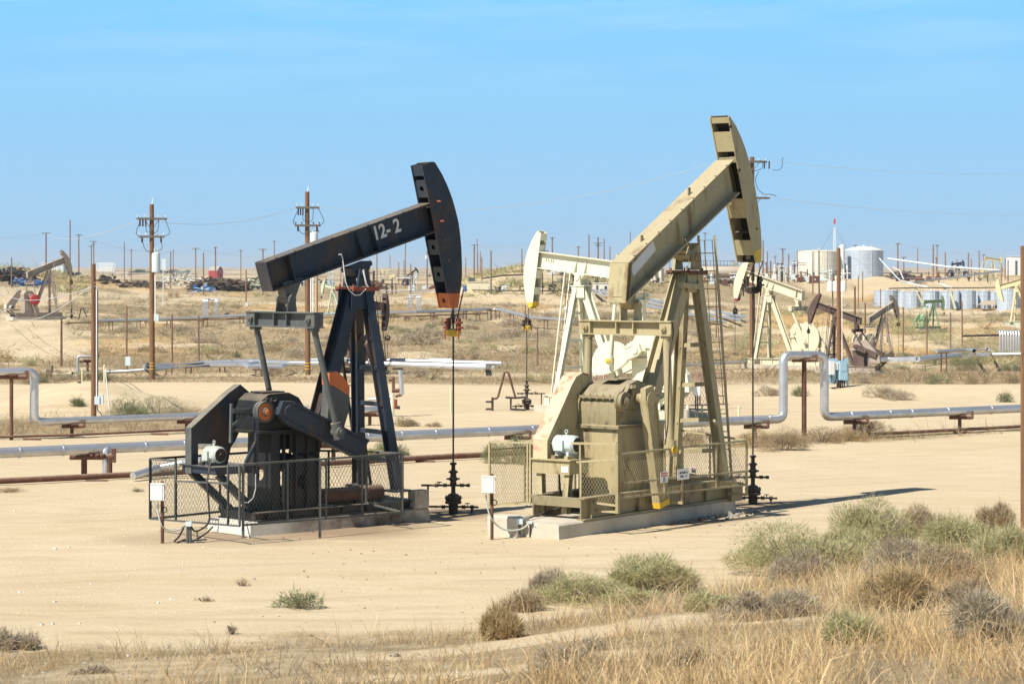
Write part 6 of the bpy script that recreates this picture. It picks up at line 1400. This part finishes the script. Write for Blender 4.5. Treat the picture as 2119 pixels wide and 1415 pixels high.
# ------------------------------------------------------------------ vegetation
def blade_mesh(name,P,Dr,L,W,T,mat,bend=None):
    """many small tapered leaves/blades: P base, Dr unit direction, L length, W width, T tint"""
    n=len(P); rn=RS.normal(size=(n,3)); side=np.cross(Dr,rn); side/=np.linalg.norm(side,axis=1,keepdims=True)+1e-9
    a=P-side*W[:,None]/2; b=P+side*W[:,None]/2
    if bend is None: tip=P+Dr*L[:,None]; co=np.stack([a,b,tip],1).reshape(-1,3); idx=np.arange(3*n).reshape(n,3); per=3; nv=3
    else:
        mid=P+Dr*(L*.55)[:,None]; tip=mid+(Dr+bend)*(L*.5)[:,None]; c=mid+side*W[:,None]*.35; d=mid-side*W[:,None]*.35
        co=np.stack([a,b,c,d,tip],1).reshape(-1,3); base=np.arange(n)*5
        q=np.stack([base,base+1,base+2,base,base+2,base+3,base+3,base+2,base+4],1).reshape(-1,3); idx=q; nv=5
    me=bpy.data.meshes.new(name); me.vertices.add(len(co)); me.vertices.foreach_set('co',co.astype(np.float32).ravel())
    me.loops.add(idx.size); me.loops.foreach_set('vertex_index',idx.astype(np.int32).ravel()); me.polygons.add(len(idx))
    me.polygons.foreach_set('loop_start',np.arange(0,idx.size,3,dtype=np.int32)); me.polygons.foreach_set('loop_total',np.full(len(idx),3,np.int32)); me.update()
    at=me.attributes.new('tint','FLOAT','POINT'); at.data.foreach_set('value',np.repeat(T,nv).astype(np.float32)); me.materials.append(M[mat]); return me
def shrub_mesh(name,n,mat,rx=1,rz=.8,leaf=.12,wid=.012,lobes=7,upward=.35,seed=0,fill=.35):
    rs=np.random.RandomState(seed); ra=np.sqrt(rs.rand(lobes))*.66; an_=rs.uniform(0,6.283,lobes); cx=np.stack([ra*np.cos(an_),ra*np.sin(an_)],1)*rx; cz=(.10+rs.uniform(.10,.62,lobes)*(1-.85*(ra/.66)**2))*rz; cr=rs.uniform(.20,.46,lobes)*(1-.35*np.hypot(cx[:,0],cx[:,1])/rx)
    k=rs.randint(0,lobes,n); v=rs.normal(size=(n,3)); v/=np.linalg.norm(v,axis=1,keepdims=True)
    rad=(fill+(1-fill)*rs.rand(n)**.6)
    tw=rs.randint(0,max(8,n//14),n); jr=np.random.RandomState(seed+1).normal(size=(max(8,n//14),3)); jr/=np.linalg.norm(jr,axis=1,keepdims=True); v=jr[tw]*.9+v*.28; v/=np.linalg.norm(v,axis=1,keepdims=True)
    P=np.stack([cx[k,0],cx[k,1],cz[k]],1)+v*(cr[k]*rad)[:,None]*np.array([1,1,.85]); P[:,2]=np.abs(P[:,2])
    Dr=v*.75+rs.normal(size=(n,3))*.45+np.array([0,0,upward]); Dr/=np.linalg.norm(Dr,axis=1,keepdims=True)
    T=np.clip(.15+.45*rs.rand(n)+.35*np.random.RandomState(seed+2).rand(max(8,n//14))[tw],0,1)
    P[:,2]-=P[:,2].min(); Pm=P[:,:2]; lo,hi=np.percentile(Pm,2,axis=0),np.percentile(Pm,98,axis=0); P[:,:2]=(Pm-(lo+hi)/2)/((hi-lo)/2)*.93; P[:,2]*=.86/np.percentile(P[:,2],99)
    return blade_mesh(name,P,Dr,leaf*rs.uniform(.5,1.3,n)*(1+1.6*(rs.rand(n)>.93)),wid*rs.uniform(.6,1.5,n),T,mat)
def shrub(px,base,wpx,hpx,kind,label,seed,n=9000,leaf=None,name='desert_shrub',dz=0,group='scrub bushes'):
    g=G(px,base); g.z=H(g.x,g.y)-.03; s=g.y/F; r=wpx/2*s; h=hpx*s
    leaf_=leaf or .10; me=shrub_mesh('foliage',n,kind,1,1,leaf_/max(r,.25),.010*(1.3 if n<4000 else 1)/max(r,.25),seed=seed,lobes=15)
    me.transform(Matrix.Diagonal((r*1.03,r*.9,h*1.02,1)))
    o=bpy.data.objects.new(name,None); C.objects.link(o); o.location=g; tag(o,label,'shrub',group)
    f=bpy.data.objects.new('foliage',me); C.objects.link(f); f.parent=o
    k=MB(); rnd=random.Random(seed)
    for i in range(int(14+n/700)):
        a=rnd.uniform(0,6.28); q=rnd.uniform(.2,.85); pts=[(0,0,0)]; x=r*q*math.cos(a); y=r*q*math.sin(a)*.8
        pts=[(x*.1,y*.1,-.05),(x*.5,y*.5,h*.3*rnd.uniform(.6,1.2)),(x,y,h*rnd.uniform(.45,.8))]; k.path(pts,.006+.003*rnd.random(),4)
    k.build('stems','twig',o); return o
SH=[ # px, base, w, h, kind, label, n
(1675,1196,290,118,'sage','biggest pale sage bush in the right foreground',30000),
(1800,1140,190,110,'sage','tall round sage bush behind the biggest one in the foreground',22000),
(1655,1205,130,70,'grey_l','grey twiggy skirt at the foot of the biggest sage bush',8000),
(1580,1168,90,55,'sage','small sage bush at the left edge of the right foreground group',8000),
(1915,1105,95,62,'brown_l','brown-tipped bush behind the sage group at the right',9000),
(2000,1150,190,90,'sage','wide low sage bush toward the right edge of the foreground',20000),
(2085,1165,130,80,'sage','sage bush at the right edge in front of the thick pole',14000),
(2055,1095,75,55,'brown_l','small brown bush left of the thick right edge pole',7000),
(1880,1185,170,80,'grey_l','grey-brown bush between the sage bushes at the right',13000),
(1352,1222,165,78,'sage','pale green bush in the middle foreground below the long pad',18000),
(1200,1245,190,62,'sage','low pale sage bush left of the middle foreground bush',14000),
(1135,1235,70,60,'grey_l','thin grey-green bush at the left end of the low sage bush',5000),
(1855,1262,165,88,'gold_l','golden brown rounded bush in the right foreground',17000),
(1038,1322,76,66,'gold_l','small golden bush on the edge of the sand track',8000),
(617,1258,98,42,'green_l','green spiky weed standing alone on the bare sand',1500),
(424,1244,40,14,'brown_l','tiny dry sprig on the sand left of the green weed',300),
(502,1213,30,18,'brown_l','tiny dry twig tuft on the sand above the green weed',300),
(2065,1330,160,110,'grey_l','grey twiggy bush in the far right foreground',12000),
(1560,1282,150,62,'grey_l','low grey twiggy bush in the foreground grass',9000),
(1765,1330,110,66,'sage','dull green-grey bush in the foreground grass',5000),
(20,1345,110,50,'grey_l','grey-green scrub at the lower left edge',5000),
(1180,1385,150,52,'grey_l','low grey scrub at the bottom of the view',6000),
(480,1312,24,28,'grey_l','small upright dead weed on the sandy edge at lower left',250),
(1640,1275,120,55,'grey_l','dark grey scrub under the biggest sage bush',7000),
(1480,1262,120,44,'sage','small pale bush among the straw left of the grey twiggy bush',6000),
(1745,1180,150,90,'sage','sage bush filling the middle of the right foreground group',15000),
(1960,1200,170,70,'brown_l','dry brown-grey bush in front of the wide low sage bush',11000),
(1310,1250,120,40,'sage','low pale growth in front of the pale green bush',6000),
(1080,1262,90,46,'brown_l','thin dry brush left of the low pale sage bush',4000),
(1990,1255,120,60,'brown_l','straw-brown bush above the far right grey one',7000),
(1230,1345,70,30,'grey_l','small grey dead shrub between the two sandy strips',1500),
(190,1392,80,20,'grey_l','sparse grey dead shrub at the bottom left',1200),
(1440,1385,90,50,'brown_l','brown dead shrub at the bottom edge right of centre',3000),
(330,862,110,46,'green_l','green bush behind the pipe near the conduit pole',7000),
(262,868,80,52,'green_l','tall green bush right of the conduit pole',6000),
(385,866,110,34,'brown_l','dry brown brush right of the green bush by the pipe',6000),
(160,840,26,16,'green_l','small green bush on the sand mound at the left',900),
(1060,958,118,62,'green_l','green bush behind the left panel of the khaki fence',8000),
(1120,958,90,46,'green_l','second green bush behind the khaki fence',6000),
(810,952,70,48,'green_l','yellow-green bush behind the dark mesh fence corner',5000),
(770,955,60,30,'sage','pale bush at the foot of the dark samson post',3000),
(842,882,48,22,'brown_l','tan bush on the sand between the near pump jacks',2500),
(896,883,34,11,'brown_l','small dark dry tuft on the sand right of the tan bush',800),
(1620,932,110,50,'brown_l','brown brush under the silver pipeline right of the wellhead',9000),
(1560,925,90,40,'gold_l','golden dry brush behind the khaki wellhead',6000),
(1700,915,100,36,'brown_l','dry brown brush at the foot of the tall loop post',6000),
(1790,905,110,46,'brown_l','feathery brown brush left of the right pipe support',7000),
(1750,912,80,34,'gold_l','golden brush under the right pipeline corner',4000),
(1440,925,70,45,'brown_l','brown brush behind the khaki front fence panel',4000),
(1590,818,60,22,'grey_l','grey scrub on the sandy bank right of the khaki ladder',1800),
(1655,820,30,20,'green_l','small green bush left of the tall loop post',800),
(1820,822,60,28,'grey_l','grey scrub on the low bank right of the electrical panel',2200),
(1860,828,60,24,'grey_l','second grey scrub on the low bank',2000),
(2080,832,30,20,'green_l','small green bush on the low bank near the right edge',800),
(1990,766,80,38,'green_l','dark green bush in front of the right silver pipeline',4500),
(2095,768,46,20,'green_l','green bush right of the dark green one near the edge pole',2000),
(1820,766,50,14,'green_l','low green bush on the grass strip right of the panel pole',1000),
(1690,762,30,12,'green_l','small green bush inside the square pipe loop',600),
(1862,764,36,12,'green_l','low green bush left of the dark green one',700),
(1548,762,30,16,'green_l','small green bush beside the tall dark power pole',700),
(1895,704,90,42,'sage','big pale green bush on the slope under the green pump jack',4500),
(1945,712,70,34,'sage','pale bush right of the big one under the green pump jack',3000),
(1862,690,60,28,'sage','pale bush left of the big one under the green pump jack',2500),
(2052,670,60,22,'sage','pale bush left of the pale yellow pump jack',2000),
(2020,722,80,26,'sage','pale bush on the slope above the looped pipe',2200),
(1540,722,60,30,'sage','pale bush behind the tall dark power pole',2000),
(1560,700,50,20,'sage','pale bush upslope of the tall dark power pole',1500),
(1770,600,40,14,'green_l','green bush at the foot of the silver storage tank',900),
(1480,588,60,14,'green_l','green brush under the tan horizontal tank',1200),
(490,740,20,14,'green_l','small green bush on the slope above the middle pipeline',500),
(178,672,32,12,'green_l','green bush below the left small wellhead',700),
(138,672,24,10,'green_l','small green bush right of the grey-brown pump jack base',500),
(378,668,30,11,'green_l','green bush under the hillside pipe',600),
(892,680,24,14,'green_l','green bush on the hillside left of the yellow carrier bar',700),
(820,655,20,10,'green_l','small green bush on the hillside right of the navy post',400),
(152,632,22,13,'green_l','yellow-green bush on the sand slope behind the left wellhead',600),
(940,768,34,10,'green_l','green bush at the foot of the small white pipe loop',600),
(85,792,30,14,'green_l','green bush below the left drop loop',700),
(60,795,40,22,'brown_l','brown bush left of the drop loop',1000),
(60,757,30,16,'sage','yellow-green bush at the foot of the sandy ramp',900),
(20,1018,60,14,'brown_l','low dry brush at the far left below the rusty pipe',900),
(285,1018,24,12,'green_l','tiny green weed left of the white electrical box',300),
(135,556,60,14,'gold_l','golden brush on the left skyline rise',900),
(30,556,60,14,'gold_l','golden brush at the far left of the skyline rise',900),
]
for i,(px_,b_,w_,h_,kd,lab,n_) in enumerate(SH):
    shrub(px_,b_,w_,h_,kd,lab,100+i,n=n_,leaf=(.09 if w_>100 and b_>1000 else .075) if b_>850 else .16)
# small shrubs dotted over the slopes: copies of a few kinds
protos=[]
for i,kd in enumerate(('grey_l','brown_l','green_l','sage','gold_l','grey_l')):
    me=shrub_mesh('desert_shrub',1500,kd,1,.75,.15,.03,seed=300+i,lobes=9); o=bpy.data.objects.new('desert_shrub',me); C.objects.link(o); tag(o,'small dry scrub bush dotted on the brown slopes beyond the pipelines','shrub','small shrubs dotted over the slopes'); protos.append(o)
rs=np.random.RandomState(5); cnt=0; used=[0]*6
while cnt<292:
    d=rs.choice([rs.uniform(118,150),rs.uniform(150,245),rs.uniform(150,245),rs.uniform(245,420)]); px_=rs.uniform(-10,2130); x=wx(px_,d)
    if 128<d<152 and rs.rand()<.85: continue
    if float(veg(np.array([x]),np.array([d]))[0])<.45: continue
    k_=int(rs.choice([0,1,2,3,4,5],p=[.3,.22,.08,.17,.05,.18])); o=protos[k_]
    if used[k_]: 
        o=o.copy(); C.objects.link(o)
    used[k_]=1; r=rs.gamma(3,.14)+.20; o.location=(x,d,H(x,d)-.03); o.scale=(r*rs.uniform(.8,1.4),r,r*rs.uniform(.6,1)); o.rotation_euler=(0,0,rs.uniform(0,6.28)); cnt+=1
for k_,o in enumerate(protos):
    if not used[k_]: bpy.data.objects.remove(o)
# grass: uncountable
def grass(name,N,region,mat,L,W,per,label,spread=.12,prob=None,seed=1,lean=.35):
    global RS
    rs=np.random.RandomState(seed); RS=np.random.RandomState(seed+50); d0,d1,s0,s1=region
    d=np.sqrt(rs.uniform(d0*d0,d1*d1,N)); x=rs.uniform(s0,s1,N)*d/F
    v=veg(x,d); pr=v if prob is None else prob(x,d,v); keep=rs.rand(N)<pr; x=x[keep]; d=d[keep]; n=len(x)
    z=Hn(x,d); hs=rs.gamma(2.6,1/2.6,n); tt=np.clip(rs.normal(.5,.2,n)+.5*(fbm(x*.4,d*.4,70,3)-.45)*2,0,1)
    k=np.repeat(np.arange(n),per); m=len(k); off=rs.normal(size=(m,2))*spread
    P=np.stack([x[k]+off[:,0],d[k]+off[:,1],z[k]-.02],1)
    Dr=np.stack([rs.normal(size=m)*lean+off[:,0]*2,rs.normal(size=m)*lean+off[:,1]*2,np.ones(m)],1); Dr/=np.linalg.norm(Dr,axis=1,keepdims=True)
    be=np.stack([rs.normal(size=m)*.45,rs.normal(size=m)*.45,-np.abs(rs.normal(size=m))*.35],1)
    me=blade_mesh(name,P,Dr,L*hs[k]*rs.uniform(.5,1.25,m),np.full(m,W)*rs.uniform(.6,1.4,m),np.clip(tt[k]+rs.normal(size=m)*.18,0,1),mat,bend=be)
    o=bpy.data.objects.new(name,me); C.objects.link(o); tag(o,label,kind='stuff'); return o
right=lambda x,d,v: v*(.06+.94*ss(-4,7,x+(34-d)*.30))*ss(.36,.52,fbm(x*.8,d*.5,77,4)+.06)
grass('dry_grass',16000,(19,57,-1250,1250),'straw',.30,.008,11,'dry straw-coloured grass covering the foreground bank',prob=right,seed=2)
grass('dry_grass',9000,(19,52,-1250,1250),'grey_l',.26,.007,10,'short greyish dead stalks among the foreground grass',prob=lambda x,d,v:v*.5*ss(.38,.58,fbm(x*.5,d*.5,88,3)),seed=3,lean=.6)
grass('dry_grass',5000,(19,46,-1250,600),'straw2',.16,.006,8,'sparse short dry stubble on the sandy foreground edge',prob=lambda x,d,v:v*.55,seed=4,lean=.7)
grass('dry_grass',14000,(70,106,-1150,1150),'straw2',.28,.012,8,'dry grass and weeds along the pipelines',prob=lambda x,d,v:v*.8,seed=6,lean=.6)
grass('dry_grass',22000,(114,175,-1150,1150),'straw2',.26,.022,5,'dry grass strip beyond the sand flats',prob=lambda x,d,v:v*.8,seed=7,lean=.7,spread=.25)
grass('dry_grass',60000,(165,330,-1150,1150),'grey_l',.30,.035,4,'dry tufts covering the brown hillside',prob=lambda x,d,v:v*.6*ss(.35,.55,fbm(x*.25,d*.14,91,4)),seed=8,lean=.8,spread=.35)
grass('brush',5000,(395,480,-110,300),'sage',.8,.12,7,'grey-green brush covering the scrubby knoll behind the cream-white pump jack',prob=lambda x,d,v:ss(.42,.55,fbm(x*.2,d*.12,95,4)),seed=12,lean=.9,spread=.6)
grass('brush',3500,(380,480,-1150,-880),'sage',.8,.12,7,'grey-green brush on the rise at the far left',prob=lambda x,d,v:ss(.45,.58,fbm(x*.2,d*.12,96,4)),seed=13,lean=.9,spread=.6)
grass('brush',9000,(150,240,480,1150),'sage',.45,.05,7,'pale green brush on the slope at the right',prob=lambda x,d,v:v*ss(.5,.6,fbm(x*.2,d*.10,97,4)),seed=14,lean=.9,spread=.45)
grass('brush',9000,(330,700,-1150,1150),'grey_l',.6,.10,5,'low dry brush over the far plateau',prob=lambda x,d,v:ss(.5,.6,fbm(x*.1,d*.03,98,4)),seed=15,lean=.9,spread=.9)
grass('brush',16000,(118,330,-1150,1150),'green_l',.5,.045,9,'dark green-grey clumps of brush over the brown slopes',prob=lambda x,d,v:v*ss(.60,.65,fbm(x*.42,d*.25,160,3)),seed=21,lean=.9,spread=.35)
grass('brush',20000,(118,330,-1150,1150),'brown_l',.45,.045,9,'brown clumps of dead brush over the slopes',prob=lambda x,d,v:v*ss(.58,.63,fbm(x*.38,d*.22,171,3)),seed=22,lean=.9,spread=.35)
# far tree line
RS=np.random.RandomState(9); n=9000; xs=RS.uniform(wx(265,2200),wx(386,2200),n); ys=RS.uniform(2200,2230,n); zz=H(wx(320,2200),2200)+RS.rand(n)*2.6*(.6+.4*np.sin(xs*.4))
dr=RS.normal(size=(n,3)); dr/=np.linalg.norm(dr,axis=1,keepdims=True)
me=blade_mesh('tree_line',np.stack([xs,ys,zz],1),dr,np.full(n,1.2),np.full(n,.8),RS.rand(n),'dgreen'); o=bpy.data.objects.new('tree_line',me); C.objects.link(o); tag(o,'dark low line of far-off trees on the left horizon',kind='stuff')
# stones and clods on the flats
k=MB(); rnd=random.Random(3)
for i in range(900):
    d=rnd.uniform(30,64); x=rnd.uniform(-.23,.23)*d; s_=rnd.uniform(.008,.03)*(1.8 if rnd.random()<.06 else 1)
    k.box((x,d,H(x,d)+s_*.2),(s_*1.5,s_*1.2,s_*.8),Matrix.Rotation(rnd.uniform(0,6),3,Vector((rnd.random()-.5,rnd.random()-.5,1)).normalized()))
o=k.build('loose_stones','concrete_oil',None,smooth=False); tag(o,'small loose stones scattered on the bare sand',kind='stuff')
# ------------------------------------------------------------------ light, sky, air, camera
SE,SA=R(50),228.0     # sun elevation, compass azimuth the light comes from
w=bpy.data.worlds.new('World'); bpy.context.scene.world=w; w.use_nodes=True; nt=w.node_tree
bg=nt.nodes['Background']; sk=nt.nodes.new('ShaderNodeTexSky'); sk.sky_type='NISHITA'; sk.sun_disc=False; sk.sun_elevation=SE; sk.sun_rotation=R(SA)
sk.altitude=300; sk.air_density=1.0; sk.dust_density=.15; sk.ozone_density=3.0
tc=nt.nodes.new('ShaderNodeTexCoord'); mp_=nt.nodes.new('ShaderNodeMapping'); mp_.inputs['Scale'].default_value=(3,3,26); nt.links.new(tc.outputs['Generated'],mp_.inputs[0])
no=nt.nodes.new('ShaderNodeTexNoise'); no.inputs['Scale'].default_value=2.2; no.inputs['Detail'].default_value=7; no.inputs['Roughness'].default_value=.6; nt.links.new(mp_.outputs[0],no.inputs['Vector'])
sx=nt.nodes.new('ShaderNodeSeparateXYZ'); nt.links.new(tc.outputs['Generated'],sx.inputs[0])
cl=ramp(nt,.50,.72,no.outputs['Fac'],(0,0,0,1),(.32,)*3+(1,)); hi=ramp(nt,.06,.115,sx.outputs['Z'])
mu=nt.nodes.new('ShaderNodeMath'); mu.operation='MULTIPLY'; nt.links.new(cl,mu.inputs[0]); nt.links.new(hi,mu.inputs[1])
band=nt.nodes.new('ShaderNodeValToRGB'); e=band.color_ramp.elements; e[0].position=0; e[1].position=.11; e[0].color=(.43,.735,1.04,1); e[1].color=(.29,.77,1.22,1)
q=band.color_ramp.elements.new(.035); q.color=(.41,.755,1.10,1); nt.links.new(sx.outputs['Z'],band.inputs[0])
scv=nt.nodes.new('ShaderNodeVectorMath'); scv.operation='SCALE'; scv.inputs[3].default_value=12.6; nt.links.new(band.outputs[0],scv.inputs[0])
tint=mix(nt,ramp(nt,.12,.34,sx.outputs['Z']),scv.outputs[0],sk.outputs[0])
nt.links.new(mix(nt,mu.outputs[0],tint,(11,13.2,16)),bg.inputs[0]); bg.inputs[1].default_value=.05
su=bpy.data.lights.new('sun','SUN'); su.energy=5.0; su.angle=R(.53); su.color=(1,.95,.86); so=bpy.data.objects.new('sun',su); C.objects.link(so)
az=R(SA); dv=-Vector((math.sin(az)*math.cos(SE),math.cos(az)*math.cos(SE),math.sin(SE))); so.rotation_euler=dv.to_track_quat('-Z','Y').to_euler()
cam=bpy.data.cameras.new('camera'); co=bpy.data.objects.new('camera',cam); C.objects.link(co); bpy.context.scene.camera=co
co.location=(0,0,CAMZ); co.rotation_euler=(R(90),0,0); cam.sensor_width=36; cam.lens=F/2119*36; cam.shift_y=-(707.5-HY)/2119; cam.clip_start=.5; cam.clip_end=100000
cam.dof.use_dof=True; cam.dof.focus_distance=60; cam.dof.aperture_fstop=5.0
sc=bpy.context.scene; sc.view_settings.view_transform='Standard'; sc.view_settings.look='None'; sc.view_settings.exposure=.44; sc.cycles.diffuse_bounces=2; sc.cycles.volume_bounces=0; sc.view_settings.gamma=1

hz=MB(); hz.box((0,7400,29.0),(60000,16000,64)); h=hz.build('haze','concrete',None,smooth=False); h.data.materials.clear(); mh=bpy.data.materials.new('thin_air'); mh.use_nodes=True; nh=mh.node_tree; nh.nodes.clear()
ou=nh.nodes.new('ShaderNodeOutputMaterial'); pv_=nh.nodes.new('ShaderNodeVolumePrincipled'); pv_.inputs['Color'].default_value=(.86,.93,1,1); pv_.inputs['Density'].default_value=HAZE; nh.links.new(pv_.outputs[0],ou.inputs['Volume']); h.data.materials.append(mh); tag(h,kind='stuff',label='thin pale air over the oil field')
